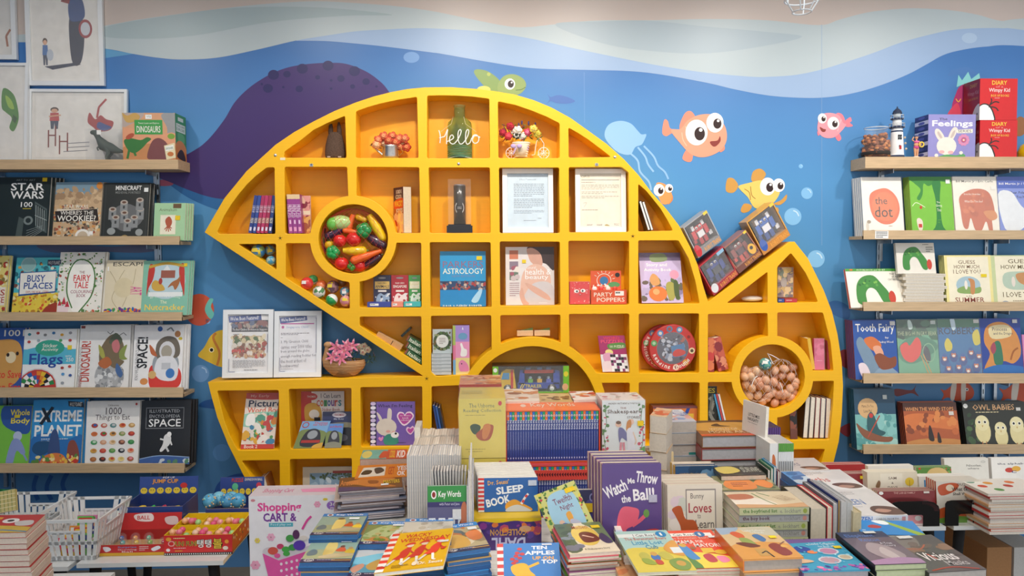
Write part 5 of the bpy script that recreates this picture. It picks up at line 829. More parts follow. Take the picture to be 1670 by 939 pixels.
tk.prism([(x(.115),y0-.002,z(.5)),(x(.14),y0-.002,z(.74)),(x(.22),y0-.002,z(.74)),(x(.22),y0-.002,z(.5))],(0,.002,0),'4a90c0'); tk.box(x(.24),x(.27),y0-.003,y1+.002,z(.16),z(.86),'c8282c'); tk.build('truck_cab',r)
tk=M('plastic'); tk.box(x(.33),x(.88),y0,y1,z(.14),z(.36),'2544a0'); tk.prism([(x(.34),y0,z(.3)),(x(.36),y0,z(.84)),(x(.42),y0,z(.84)),(x(.42),y0,z(.3))],(0,y1-y0,0),'2a4cac'); tk.prism([(x(.8),y0,z(.3)),(x(.8),y0,z(.84)),(x(.88),y0,z(.8)),(x(.89),y0,z(.3))],(0,y1-y0,0),'2a4cac'); tk.box(x(.4),x(.82),y0,y1,z(.72),z(.84),'d0483c')
art(tk,Vector((x(.36),y0,z(.14))),(w_*.34,0,0),(0,0,H_*.2),[('t','TRAILER',20,20,84,80,'e0c84c',.03),('l',[(0,90),(10,10)],16,'e8d03c'),('l',[(8,90),(18,10)],16,'e8d03c')]); tk.build('trailer',r)
for fx in (.2,.78):
    wl=M('plastic'); c=Vector((x(fx),y0,z(.14))); wl.lathe(c,[(.001,.006),(.011,.006),(.012,.002),(.022,.001),(.024,-.004),(.024,-.02)],['d8d8da','a8a8ac','26262a','1c1c20','1c1c20'],22,(0,-1,0)); wl.build('wheel',r)
cr=M('plastic')
for fx,c in ((.5,'6ab04a'),(.62,'e0b03c'),(.74,'5a6ac0')):cr.box(x(fx)-.012,x(fx)+.012,y0+.01,y0+.04,z(.36),z(.48),c); cr.sph((x(fx),y0+.025,z(.52)),(.009,.01,.009),'c8e0f0',8,5)
for fx in (.47,.62,.74):cr.box(x(fx)-.012,x(fx)+.012,y0+.01,y0+.04,z(.84),z(.92),'4a7ab0')
tag(cr.build('toy_car',r),kind='stuff'); g=M('film'); g.hexa(O+Vector((w_*.075,-.001,.004)),(w_*.85,0,0),(0,.0008,0),(0,0,H_-.004),'ffffff'); g.build('clear_window',r)
# --- vegetables in a net, eggs in nets
GV='toy vegetables in the net'; vy=-.115
def veg(name,label,parts,cat='toy vegetable'):
    P0=None; ms=[]
    for nm,fn in parts:
        m=M('plastic'); fn(m); ms.append((nm,m))
    P0=sum(ms[0][1].v,Vector())/len(ms[0][1].v); r=thing(name,label,cat,P0,GV)
    for nm,m in ms:m.build(nm,r)
def pv(x,y,Y=vy):x=681+(x-681)*.955; y=745+(y-745)*.955; return at(330+x/2.763,120+y/2.763,Y)
s_=1/2.763*.003
def blob(x,y,R,col,Y=vy,st=None,lob=0):
    def f(m):
        c=pv(x,y,Y); 
        if lob:
            for i in range(5):a=2*PI*i/5; m.sph(c+Vector((math.cos(a)*R*s_*.38,-.004,math.sin(a)*R*s_*.38)),R*s_*.66,col,10,6)
        else:m.sph(c,(R*s_,R*s_*.9,R*s_*.92),col,18,10)
    def g(m):
        c=pv(x,y-R*.85,Y-.01)
        for i in range(5):a=2*PI*i/5; m.tube([c,c+Vector((math.cos(a)*.010,-.004,math.sin(a)*.005-.002))],[.003,.001],'2f7a34',5)
    return [('fruit',f),('stalk',g)]
def carr(pts,rr_,col,Y=vy,tip='3f8a3c'):
    def f(m):m.tube([pv(x,y,Y) for x,y in pts],[q*s_ for q in rr_],col,12); m.sph(pv(*pts[0],Y),rr_[0]*s_*.98,col,10,6)
    def g(m):d=(pv(*pts[0],Y)-pv(*pts[1],Y)).normalized(); c=pv(*pts[0],Y)+d*rr_[0]*s_*.8; m.tube([c,c+d*.010],[.004,.002],tip,6)
    return [('body',f),('stalk',g)]
veg('toy_cabbage','pale green toy cabbage at the top left of the net',[('head',lambda m:[m.sph(pv(620,668),(54*s_,30*s_,34*s_),'b8d88a',18,10),m.sph(pv(585,675,vy-.01),(30*s_,24*s_,32*s_),'6cb84c',14,8)])],)
veg('toy_carrot','orange toy carrot standing at the top of the net',carr([(660,690),(668,660),(680,630)],[17,14,11],'ee6a28'))
veg('toy_corn','yellow toy corn cob along the upper right of the net',carr([(818,738),(790,690),(755,632)],[20,24,14],'f0c81e',vy,'5aa03c'))
veg('toy_banana','yellow toy squash at the top centre of the net',carr([(735,655),(700,640),(690,635)],[15,17,9],'e8b820',vy+.02))
veg('toy_aubergine','dark purple toy aubergine at the left of the net',carr([(560,732),(600,712),(640,690)],[18,22,14],'3a2440'))
veg('toy_pepper','dark green toy pepper in the upper middle of the net',blob(730,705,36,'1f8a44',vy-.015,lob=1))
veg('toy_carrot','orange toy carrot lying in the middle of the net',carr([(640,705),(670,708),(700,715)],[12,12,8],'ee6a28',vy-.01))
veg('toy_tomato','red toy tomato, left one in the middle of the net',blob(617,753,31,'dc2a26',vy-.01))
veg('toy_tomato','larger red toy tomato in the centre of the net',blob(682,746,35,'d82824',vy-.012))
veg('toy_aubergine','dark toy aubergine at the right of the net',carr([(820,775),(780,752),(745,730)],[20,24,14],'40283c'))
veg('toy_lemon','yellow toy lemon at the far left of the net',blob(568,772,22,'e0b424',vy+.01))
veg('toy_pepper','green toy pepper at the lower left of the net',blob(585,808,32,'1f9a4c',vy-.012,lob=1))
veg('toy_corn','yellow toy corn cob lying across the middle of the net',carr([(725,800),(680,802),(632,800)],[20,22,12],'ecc41e',vy-.012))
veg('toy_carrot','long orange toy carrot lying low across the net',carr([(685,845),(745,825),(812,800)],[20,17,8],'f0692a',vy-.018))
veg('toy_tomato','red toy tomato at the bottom of the net',blob(625,860,32,'da2624',vy-.01))
veg('toy_aubergine','purple toy aubergine at the lower right of the net',carr([(800,830),(770,852),(735,870)],[18,20,14],'3c2436',vy))
veg('toy_apple','red toy apple at the bottom centre of the net',blob(712,872,28,'cc2626',vy))
veg('toy_broccoli','green toy broccoli leaf at the bottom of the net',[('head',lambda m:[m.sph(pv(672+dx,874+dy,vy-.015),12*s_,'3f8a3a',8,5) for dx,dy in ((-10,0),(8,4),(0,-10),(2,10))])])
for i,c in enumerate(('4a7a3c','c8c08a','2c3a2c')):spine(524+i*2.4,526+i*2.4,523+i*2.4,372,408,c,['green','cream','dark'][i]+' thin book behind the left edge of the vegetable net',Yf=-.06,depth=.04,zf=at(520,411,-.06).z)
def netbag(cx,cy,Rx,Ry,Y,label,col='d84038',n=16,dz=.045,name='net_bag'):
    c=at(cx,cy,Y); r=thing(name,label,'net bag',c-Vector((0,0,Ry*.003))); m=M('matte')
    for sg in (-1,1):
        for i in range(n):
            pts=[]
            for j in range(15):
                a=PI*(j+.5)/15; u=2*PI*i/n+sg*a*.9; x_,z_=math.sin(a)*math.cos(u),math.cos(a); y_=math.sin(a)*math.sin(u)
                if y_ < .35:pts.append(c+Vector((x_*Rx*.003,y_*dz,z_*Ry*.003)))
                else:
                    if len(pts) > 1:m.tube(pts,.0006,col,3)
                    pts=[]
            if len(pts) > 1:m.tube(pts,.0006,col,3)
    m.build('net',r); return r
netbag(576,391,52,51,-.118,'red net bag stretched round the toy vegetables',n=22)
fr=random.Random(5)
eg=[(285,595),(305,600),(340,605),(310,620),(285,620),(402,597),(437,590),(470,585),(463,620),(431,615),(367,632),(398,640),(400,622),(345,655),(370,663),(315,665),(290,650),(337,690),(370,700),(305,690),(395,680),(420,655),(432,690),(415,690),(402,720),(433,717),(460,665),(473,678),(478,655),(462,700),(447,685),(380,690),(355,715),(340,635),(330,600),(482,640),(322,640)]
for i,(x,y) in enumerate(eg):
    x,y=1259+(x-391)*.93/2.184,614+(y-620)*.93/2.184; Y=-.115+fr.uniform(-.012,.03); c=at(x,y,Y); left=x < 1237
    r=tag((lambda m:m.build('egg',None,loc=c))(M('plastic').sph(c,(.0205,.0205,.0255),fr.choice(['d99a76','e0a482','d29270','e4ae8c']) if not left else fr.choice(['dfae88','e6bc98','d8a27c']),14,9,rot=Euler((fr.uniform(-1,1),fr.uniform(-1.2,1.2),0)).to_matrix())),'smooth pinkish brown toy egg in the %s net bag of the right porthole' % ('left' if left else 'right'),'toy egg','toy eggs in the porthole nets')
ball(1080+367/2.184,330+575/2.184,10.5,-.13,'small globe ball with a barcode label on top of the eggs',('3a8a9a','6ab0a0','f0f0ea'),'globe_ball',None,1)
netbag(1236,626,26,30,-.112,'white net bag round the left group of eggs','e8e0d8',12,.05); netbag(1274,618,27,34,-.112,'white net bag round the right group of eggs','e8e0d8',12,.05)
for pts,l in (([(395,575),(385,555),(375,538),(392,545),(415,558)],'upper'),([(318,655),(322,640),(330,625),(340,618)],'left'),([(430,675),(425,655),(418,640)],'right')):
    m=M('plastic'); m.tube([at(1080+x/2.184,330+y/2.184,-.152) for x,y in pts],.0022,'f4f0ea',6); tag(m.build('plastic_tie',None),'white plastic tie closing a net of eggs, %s one of three' % l,'tie','net ties')
# --- robot toy boxes on the tail slope
def toybox(bl,br,tl,side_col,label,w1,rob):
    Y=-.15; O=at(*bl,Y); U=(at(*br,Y)-O)*.97; V=(at(*tl,Y)-O)*.985; O=O+V*.012; r=thing('robot_toy_box',label,'toy box',O,'robot toy boxes on the tail slope'); D=Vector((0,.12,0)); fw=.006; u,v=U.normalized(),V.normalized(); m=M('print')
    m.hexa(O+D*.95,U,V,D*.05,'7c8a9a'); m.hexa(O,u*fw,V,D*.95,side_col); m.hexa(O+U-u*fw,u*fw,V,D*.95,side_col); m.hexa(O+u*fw,U-u*2*fw,V*.2,D*.95,side_col); m.hexa(O+u*fw+V-v*fw,U-u*2*fw,v*fw,D*.95,side_col)
    art(m,O,U,V,w1); ct=m.build('carton',r)
    b=M('plastic'); c0=O+U*.52+V*.56+D*.4; L_=U.length
    for dx,dy,s,c in rob:b.hexa(c0+u*(dx-s[0]/2)*L_+v*(dy-s[1]/2)*L_-D*.18,u*s[0]*L_,v*s[1]*L_,D*.35,c)
    for dx in (-.08,.06):b.sph(c0+u*dx*L_+v*.2*L_-D*.2,.0075,'f4f4f4',8,5); b.sph(c0+u*dx*L_+v*.2*L_-D*.27,.0035,'202428',6,4)
    b.build('robot_figure',r); g=M('film'); g.hexa(O+U*.06+V*.2-Vector((0,.0012,0)),U*.88,V*.76,Vector((0,.0008,0)),'ffffff'); g.build('clear_window',ct)
def robo(a,b,c):return [(0,.16,(.3,.2),a),(0,-.04,(.24,.22),b),(-.24,.02,(.14,.3),a),(.24,.0,(.14,.3),a),(-.09,-.26,(.13,.22),c),(.09,-.26,(.13,.22),c),(-.2,.26,(.1,.16),b),(.2,.26,(.1,.16),b),(-.3,-.18,(.1,.12),c),(.32,-.2,(.12,.14),b)]
RB=('t','ROBOT TRAINS',34,84,98,97,'e8a03c',.03)
toybox((1139.5,421.6),(1179,392),(1114,371),'a8a8aa','grey window box with a red toy robot leaning on the whale back',[('r',0,80,100,100,'8a8c90'),RB,('e',10,82,13,18,'c82c34'),('r',82,0,98,8,'e8cc3c')],robo('c8242c','e0e0e2','a81c24'))
toybox((1164.7,482.5),(1206,446.8),(1138.6,435.3),'b8333a','red edged window box with a dark blue toy robot, lowest on the tail slope',[('r',0,80,100,100,'a83038'),RB,('e',14,84,12,14,'e0e0e4'),('r',70,4,96,14,'8ab8d8')],robo('223a8c','3a3c48','1c2c68'))
toybox((1206,446.8),(1244.8,414.7),(1178.4,405.5),'a8705c','middle window box on the tail slope with a red and yellow toy robot',[('r',0,80,100,100,'7a4a40'),RB,('e',82,62,14,18,'e8b02c'),('e',82,58,6,6,'2a2a30'),('r',86,0,98,8,'e8cc3c')],robo('8a3a34','503040','c8402c'))
toybox((1246,417),(1290.6,382.7),(1217,362),'d8a04c','orange window box with a blue and white toy robot, uppermost on the tail slope',[('r',0,80,100,100,'c88434'),RB,('e',14,78,12,16,'2f5ab0'),('r',84,0,98,8,'e8cc3c')],robo('2f62b8','e8e8ee','24468c'))
# ================================================================ right shelves
Z=ZR[0]
P=at(1428,255,-.1); P.z=Z; r=thing('glass_jar','round clear jar of brown nuts with a wide neck on the top right shelf','jar',P)
R_=.066; hj=at(1428,209,-.1).z-Z
g=M('film'); g.lathe(P,[(.001,.001),(R_*.9,.002),(R_,.02),(R_*1.02,hj*.5),(R_*.85,hj*.78),(R_*.72,hj*.84),(R_*.84,hj*.9),(R_*.84,hj),(R_*.7,hj)],'eef4f8',28); g.build('jar_glass',r); g=M('plastic'); g.tube([P+Vector((R_*.84*math.cos(a),R_*.84*math.sin(a),hj)) for a in [2*PI*i/28 for i in range(28)]],.002,'dfe6ea',6,closed=True); g.build('jar_rim',r)
c=M('matte'); fr=random.Random(3)
for i in range(230):
    a=fr.uniform(0,2*PI); h=fr.uniform(.012,hj*.78); q=R_*(.9 if h < hj*.6 else .75)*math.sqrt(fr.uniform(.55,1)); c.sph(P+Vector((q*math.cos(a),q*math.sin(a),h)),(.011,.010,.008),fr.choice(['9a5a34','b87040','7a4428','c8844c','8a4c2c']),7,5)
c.lathe(P,[(.001,.004),(R_*.75,.004),(R_*.75,hj*.6),(.001,hj*.62)],'7a4428',14); tag(c.build('nuts',r),kind='stuff')
b=M('matte'); b.lathe(P,[(R_*1.0,.012),(R_*1.03,.014),(R_*1.03,.028),(R_*1.0,.03)],'2a2420',28); b.build('dark_band',r)
P=at(1462,255,-.1); P.z=Z; hl=at(1462,174,-.1).z-Z; r=thing('toy_lighthouse','white wooden lighthouse model with dark blue rings on the top right shelf','ornament',P); m=M('matte'); f_=lambda q:hl*q
m.lathe(P,[(.001,0),(.037,.001),(.036,f_(.05)),(.034,f_(.06)),(.0335,f_(.1)),(.028,f_(.5)),(.027,f_(.53)),(.0255,f_(.58))],['e8e8e8','2c3a5a','e8eaec','e8eaec','eceef0','2c3a5a','eceef0'],24); m.build('tower',r)
for lo,rad in ((.585,.036),(.75,.030)):m=M('matte'); m.lathe(P,[(.02,f_(lo)),(rad,f_(lo)),(rad,f_(lo+.025)),(.02,f_(lo+.025))],'2c3a5a',24); m.lathe(P,[(rad-.001,f_(lo+.075)),(rad+.001,f_(lo+.075)),(rad+.001,f_(lo+.085)),(rad-.001,f_(lo+.085))],'c8ccd0',24); [m.tube([P+Vector((rad*math.cos(a),rad*math.sin(a),f_(lo))),P+Vector((rad*math.cos(a),rad*math.sin(a),f_(lo+.08)))],.0008,'c8ccd0',4) for a in [2*PI*i/12 for i in range(12)]]; m.build('gallery',r)
m=M('matte'); m.lathe(P,[(.022,f_(.6)),(.021,f_(.75)),(.017,f_(.78)),(.017,f_(.87))],['d8dcde','d8dcde','b8c4cc'],20); m.build('lantern_room',r); m=M('matte'); m.lathe(P,[(.023,f_(.865)),(.018,f_(.92)),(.006,f_(.965)),(.003,f_(.97)),(.003,f_(1.0)),(0,f_(1.005))],'28324a',20); m.build('dome',r)
m=M('matte'); 
for z_,dx in ((.4,-.006),(.4,.004),(.35,-.006),(.35,.004),(.2,-.002)):m.box(P.x+dx-.003,P.x+dx+.003,P.y-.0345,P.y-.028,P.z+f_(z_),P.z+f_(z_+.04),'1c2430')
m.box(P.x-.004,P.x+.006,P.y-.0355,P.y-.03,P.z+f_(.16),P.z+f_(.23),'b83030'); tag(m.build('windows',r),kind='stuff')
m=M('rough'); [m.sph(P+Vector((.03+.004*i,-.02,.1-.028*i)),.006,'c8b8a0',7,5) for i in range(3)]; tag(m.build('shell_trim',r),kind='stuff')
P=at(1494,255,-.125); P.z=Z; hf=at(1494,220,-.12).z-Z; r=thing('bather_figurine','small figurine of a bather in a pink swimsuit holding a float, beside the lighthouse','figurine',P); m=M('matte'); sk='d8a27c'
m.sph(P+Vector((0,0,.003)),(.016,.012,.004),'e8e0d0',12,5)
for s in (-1,1):m.tube([P+Vector((s*.005,0,.004)),P+Vector((s*.006,-.001,hf*.22)),P+Vector((s*.006,0,hf*.42))],[.0035,.0055,.008],sk,8)
m.sph(P+Vector((0,0,hf*.44)),(.014,.012,.010),'c84a8c',12,7); m.sph(P+Vector((0,0,hf*.56)),(.012,.010,.012),sk,12,7); m.sph(P+Vector((0,-.002,hf*.68)),(.013,.010,.008),'e06aa0',12,7); m.tube([P+Vector((0,0,hf*.7)),P+Vector((0,0,hf*.82))],.004,sk,8)
m.sph(P+Vector((0,0,hf*.88)),(.008,.008,.009),sk,12,8); m.sph(P+Vector((0,.001,hf*.94)),(.010,.010,.005),'3a4a7a',12,5); m.tube([P+Vector((-.012,0,hf*.72)),P+Vector((-.022,0,hf*.78)),P+Vector((-.014,0,hf*.9))],.0032,sk,7); m.tube([P+Vector((.012,0,hf*.72)),P+Vector((.02,-.006,hf*.6)),P+Vector((.017,-.01,hf*.52))],.0032,sk,7); m.build('figure',r)
m=M('plastic'); m.tube([P+Vector((.021+.011*math.cos(a),-.010,hf*.56+.012*math.sin(a))) for a in [2*PI*i/14 for i in range(14)]],.004,'e8c84c',7,closed=True); m.build('swim_ring',r)
O=at(1513,255,-.145); O.z=Z
pbox(O,(at(1590,255,-.145).x-O.x,0,0),(0,0,at(1550,186.5,-.145).z-Z),.12,'8a86c4',[('r',0,0,100,100,'908cc8'),('t','The',23,8,40,14,'3a3a50',.01,-4),('t','Feelings',8,14,94,32,'f2f0f8',.05),('p',[(60,36),(94,34),(94,43),(61,44)],'f0ecd8'),('t','SERIES',63,36,91,42,'4a4668',.01,-1),('s',[(22,60),(14,44),(16,34),(24,36),(34,52),(32,62)],'e4dcd0'),('s',[(42,58),(46,42),(54,30),(62,34),(56,52),(50,62)],'e4dcd0'),('s',[(26,56),(19,44),(22,40),(30,54)],'c8b8b0'),('s',[(47,56),(51,42),(57,37),(54,50)],'c8b8b0'),('e',39,74,21,21,'ece4d8'),('e',29,88,6,4,'e8b0b0'),('e',48,89,6,4,'e8b0b0'),('s',[(24,100),(40,94),(60,96),(74,92),(76,100)],'5aa060'),('e',18,96,4,4,'ece4d8'),('e',70,90,4,4,'ece4d8')]+[('e',75+9*math.cos(a),60+10*math.sin(a),3.5,4,'d88ab0') for a in [2*PI*i/10 for i in range(10)]]+[('e',75,60,5,5.5,'c8607c'),('e',75,60,2,2.2,'f0e0d0')],
    'lilac boxed set with a pale rabbit and a daisy on the top right shelf','box','boxed_set','2f2f6a',[q for i in range(8) for q in (('r',0,i*12.5,100,i*12.5+9,'d8d4ec' if i % 2 else '3a3878'),('e',50,i*12.5+5,24,3.4,'5a58a8'))],which='L')
wk=[('r',0,0,100,100,'d2181c'),('t','DIARY',32,5,72,15,'f0c83c',.03),('t','of a',42,17,62,22,'e89a94',.01),('t','Wimpy Kid',24,23,80,35,'f2d8d4',.03),('t','BOX OF BOOKS',30,38,78,44,'f0c040',.03),('w',40,46,62,49,1,'e8b0a8'),('s',[(-20,104),(-4,70),(10,60),(26,64),(38,82),(38,104)],'2a2420'),('s',[(-20,106),(-4,73),(10,63),(24,67),(35,84),(35,106)],'f4f2f0'),('l',[(24,66),(40,56),(52,58)],3,'2a2420',1),('l',[(26,66),(32,54),(30,48)],3,'2a2420',1),('l',[(24,68),(42,70),(50,78)],3,'2a2420',1)]
for y0,y1,lab in ((196,255,'lower red boxed diary set under its twin'),(128,196,'upper red boxed diary set on top of its twin')):
    O=at(1597,y1,-.14); O.z=Z if y0 > 150 else zt; H_=at(1625,y0,-.14).z-O.z; zt=O.z+H_+.001
    pbox(O,(at(1658,y1,-.14).x-O.x,0,0),(0,0,H_),.13,'b01418',wk,lab+' at the top right','box','boxed_set','9c1a24',[('r',0,0,100,100,'a01c28'),('t','DIARY',40,8,84,17,'c8903c',.02),('t','Wimpy Kid',24,26,92,38,'c8807c',.02),('t','BOX OF BOOKS',34,42,90,48,'c88a3c',.02),('s',[(50,104),(70,70),(104,62),(104,104)],'d8d0d0'),('e',86,84,3,3,'2a2420')],group='boxed red diary sets',which='L')
P=at(1680,255,-.1); P.z=Z; r=thing('yellow_toy','rounded yellow toy cut off by the right edge of the top shelf','toy',P); m=M('plastic'); m.lathe(P,[(.001,0),(.055,.001),(.06,.03),(.045,.065),(.02,.08),(.001,.082)],'f0c418',20); m.build('body',r)
# second right shelf
Z=ZR[1]; K=dict(Yb=-.134)
sb(1409,1475,289,Z,.045,.016,'f2efe6',[('s',[(18,46),(22,28),(44,20),(66,20),(86,34),(92,56),(78,76),(50,80),(26,68)],'e0642c'),('e',56,50,32,25,'e8763c'),('t','the',32,34,62,46,'2a2420',.0),('t','dot',30,50,74,68,'2a2420',.0),('e',10,84,4,8,'d8d0c0'),('l',[(6,92),(24,90),(34,93)],.8,'8a7a5a',1),('e',14,76,5,3,'a09078'),('w',62,82,78,85,1,'b07a5a')],'white picture book with a big orange painted circle, second right shelf',4,-.0015,spine='d0d0d0',film=1,pages='d8d8d6')
sb(1488,1557,288,Z,.045,.012,'76b83a',[('r',0,0,100,100,'7cc040'),('s',[(0,0),(100,0),(96,10),(70,8),(46,16),(34,12),(30,30),(22,40),(16,36),(26,22),(10,10)],'3c8a3c'),('s',[(54,10),(74,8),(70,40),(72,80),(82,94),(66,99),(44,96),(58,80),(60,40)],'2f7f3c'),('t','The',62,42,70,45,'e8f0d0'),('t','Giving',60,47,74,52,'e8f0d0',.01),('t','Tree',62,54,72,59,'e8f0d0',.01),('l',[(4,50),(14,44),(34,52)],1,'e8f4d0',1),('e',24,52,3,3,'c83c2c'),('s',[(12,74),(18,70),(26,76),(24,90),(16,90)],'e8d8c8'),('r',16,80,24,86,'c8402c'),('w',62,72,70,80,2,'5aa040')],'bright green picture book with a dark green tree, second right shelf',3,-.001,spine='b8d060',sticker=(86,5,96,12,'f2f2ee'))
sb(1559,1631,288,Z,.045,.01,'f4efe2',[('t','Bill Martin Jr / Eric Carle',8,6,92,11,'3a3a34',.01),('s',[(14,34),(40,22),(70,22),(86,34),(92,66),(84,72),(84,92),(76,92),(70,76),(58,92),(44,90),(36,70),(28,88),(18,84),(14,56)],'c8643a'),('n',20,28,84,66,26,4,['b8562e','d87848','c06038']),('s',[(66,60),(90,58),(96,70),(80,74)],'d88a4c'),('t','Brown Bear, Brown Bear,',24,28,62,32,'f4e8d8'),('t','What Do You See?',24,40,66,44,'f4e8d8')],'cream picture book with a large plain brown animal shape, second right shelf',3,-.001,sticker=(86,16,96,22,'f6f4ec'),film=1)
sb(1632,1706,288,Z,.045,.01,'8a9ad8',[('r',0,0,100,20,'5a70c0'),('r',0,20,100,100,'8c9cdc'),('t','Bill Martin Jr / Eric Carle',4,10,96,15,'f4f4f8',.01),('t','Polar Bear, Polar Bear,',12,25,78,30,'2a2a4a'),('t','What Do You Hear?',12,32,70,37,'2a2a4a'),('s',[(0,30),(30,26),(50,50),(80,70),(100,90),(90,96),(60,84),(40,92),(10,88)],'e8ecf0'),('s',[(70,60),(84,52),(90,66),(80,76)],'e0d8a8')],'periwinkle picture book with a white animal shape, cut by the right edge',1)
O=at(1427,389,FY-.0022); O2=at(1449,376.5,FY-.0022); r=tag(M('paper').hexa(O,(O2.x-O.x,0,0),(0,0,O2.z-O.z),(0,.0008,0),'f4f4f2').build('shelf_label',None,loc=O),'small white printed price label on the second right shelf edge','label')
a_=M('matte'); art(a_,O,(O2.x-O.x,0,0),(0,0,O2.z-O.z),[('w',8,6,92,94,4,'1c1c1c')]); a_.build('label_print',r)
# third right shelf
Z=ZR[2]; cat_=lambda x0,y0,w,h:[('s',[(x0,y0+h*.9),(x0+w*.02,y0+h*.35),(x0+w*.2,y0+h*.05),(x0+w*.5,y0),(x0+w*.7,y0+h*.3),(x0+w*.86,y0+h*.62),(x0+w*.84,y0+h*.95),(x0+w*.68,y0+h*.92),(x0+w*.52,y0+h*.5),(x0+w*.36,y0+h*.42),(x0+w*.24,y0+h*.6),(x0+w*.22,y0+h*.96)],'3f8a3c'),('n',x0+w*.06,y0+h*.12,x0+w*.6,y0+h*.36,14,3,['5aa048','2f6f34','7ab850']),('e',x0+w*.92,y0+h*.74,w*.09,h*.22,'c8402c')]
O=at(1388,495,-.14); O.z=Z; U=Vector((at(1482,495,-.14).x-O.x,0,0)); V=Vector((0,.07,at(1440,438,-.09).z-Z))
book(O,U,V,.02,'f4f0e4',[('r',0,0,100,7,'4a9a3c'),('t','PICTURE BOOK and CD SET',20,1.5,70,5.5,'e8f0d0')]+cat_(14,18,66,76)+[('t','THE VERY',76,12,97,17,'6a6a60',0),('t','HUNGRY',80,19,97,24,'6a6a60',0),('t','CATERPILLAR',72,26,97,31,'6a6a60',0),('e',10,3,3,2,'e8702c')],'wide white book with a green leafy arch, left end of the third right shelf',name='picture_book',spine='d8502c',hard=1)
for i in range(11):
    O=at(1472+[0,4,2,5,1,3,6,2,5,0,4][i],491,-.135); O.z=Z+i*.0153; book(O,(.205,0,0),(0,.11,0),.0145,'e6dfd0',[],'',pages='ddd5c4',hard=1,name='board_book',bookside='R') if 0 else pbox(O,(.21-.002*(i % 3),0,0),(0,0,.0142),.11,'e0d8c8',[('r',0,0,100,12,'f2eee6'),('r',0,88,100,100,'f2eee6'),('l',[(4,50),(60,46),(98,52)],8,'c4b8a4')],'flat cream board book on the third right shelf, '+nth(11-i)+' from the top','book','board_book',group='flat board books on the third right shelf',kind='paper')
sb(1465,1528,396,Z+11*.0153+.0005,.03,.018,'e8e4da',cat_(16,14,74,76)+[('w',70,4,96,9,1,'6a6a60'),('w',78,12,96,32,3,'6a6a60')],'small board book with a green leafy arch standing on the flat stack',Yb=-.12,hard=1)
gh=lambda s2:[('r',0,0,100,100,'f0e49a'),('r',6,3,94,97,'f3ecd2'),('t','GUESS',30,10,66,17,'7a5a40',.01),('t','HOW MUCH',20,19,74,26,'7a5a40',.01),('t','I LOVE YOU',18,28,76,36,'7a5a40',.01),('e',48,58,26,17,'a8c4d0'),('s',[(24,66),(40,60),(60,64),(74,62),(70,74),(30,74)],'8aaa60'),('e',43,58,3.4,9,'f0e8dc'),('s',[(52,74),(52,54),(48,46),(56,46),(62,52),(60,74)],'c88a54')]+s2
sb(1547,1624,416,Z,.04,.01,'ede49c',gh([('t','in the',42,78,54,81,'7a5a40',0),('t','SUMMER',18,82,80,92,'8a4030',.01),('w',16,95,84,98,1,'9a8a6a')]),'pale yellow book with two hares on a meadow, left one of two',3,-.001,sticker=(76,37,88,43,'e8d02c'),spine='b8c078')
sb(1624,1702,416,Z,.04,.01,'d8dca8',[('r',0,0,100,100,'c8d4a0'),('r',8,2,100,100,'f3ecd2'),('t','GUESS',36,8,84,16,'6a5a34',.01),('t','HOW MUCH',20,19,90,27,'6a5a34',.01),('s',[(24,60),(26,36),(60,32),(96,36),(96,62),(50,68)],'b8ccb8'),('s',[(60,56),(50,38),(74,34),(96,40),(96,62)],'c8905a'),('e',44,52,4,10,'e8ddd0'),('t','I LOVE YOU',20,72,90,82,'6a5a34',.01),('e',24,93,7,4,'a8b0b8'),('w',40,88,92,96,2,'9a8a6a')],'pale yellow book with two hares, right one of two, cut by the edge',1)
# fourth right shelf
Z=ZR[3]
sb(1399,1470,522,Z,.045,.014,'2a4f9c',[('r',0,0,100,100,'2c58a8'),('t','Tooth Fairy',6,6,96,24,'f4f4f0',.02),('t','by',74,28,82,32,WT),('t','Audrey Wood',58,35,92,40,WT),('s',[(6,40),(16,28),(34,44),(50,70),(56,90),(36,96),(20,70)],'7a94ac'),('s',[(40,92),(70,76),(100,90),(100,100),(40,100)],'8aa4bc'),('s',[(24,34),(36,28),(50,30),(64,42),(56,52),(40,50)],'d8763c'),('s',[(44,46),(60,44),(68,58),(54,62)],'e8a88a'),('s',[(46,62),(60,56),(80,64),(96,62),(94,78),(70,84),(56,80)],'8a4a2c'),('s',[(8,76),(20,72),(30,80),(34,94),(16,96)],'ecdce4')],'blue picture book with a winged sleeper and a brown toy bear, fourth right shelf',4,-.001,spine='8a4048',pages='a87a78',sticker=(86,2,98,9,'dcdcda'))
sb(1471,1538,521,Z,.045,.01,'5a9a80',[('r',0,0,100,26,'2f5a48'),('r',0,26,100,100,'6aaa88'),('n',0,0,100,28,20,10,['3a6a50','24483c','4a7a60']),('t','THE BIG HUNGRY BEAR',2,20,98,27,'a8b890',.01),('s',[(0,50),(30,30),(70,30),(100,44),(80,60),(40,74),(10,70)],'4a8a70'),('s',[(6,46),(22,38),(30,44),(48,30),(58,40),(54,60),(34,72),(14,66)],'e0483c'),('s',[(60,52),(66,44),(76,50),(80,66),(72,74),(62,66)],'4a4a54'),('e',64,48,5,4,'5a5a64'),('o',76,56,16,16,'8ab890',2),('l',[(56,60),(76,100)],1.6,'c8944c'),('l',[(62,58),(84,100)],1.6,'c8944c'),('w',30,92,60,95,1,'e0d04c'),('s',[(28,2),(36,2),(40,14),(30,16)],'c8dcd8')],'green picture book with a red strawberry shape and a grey mouse',1,sticker=(84,2,96,8,'c8d4d0'),film=1)
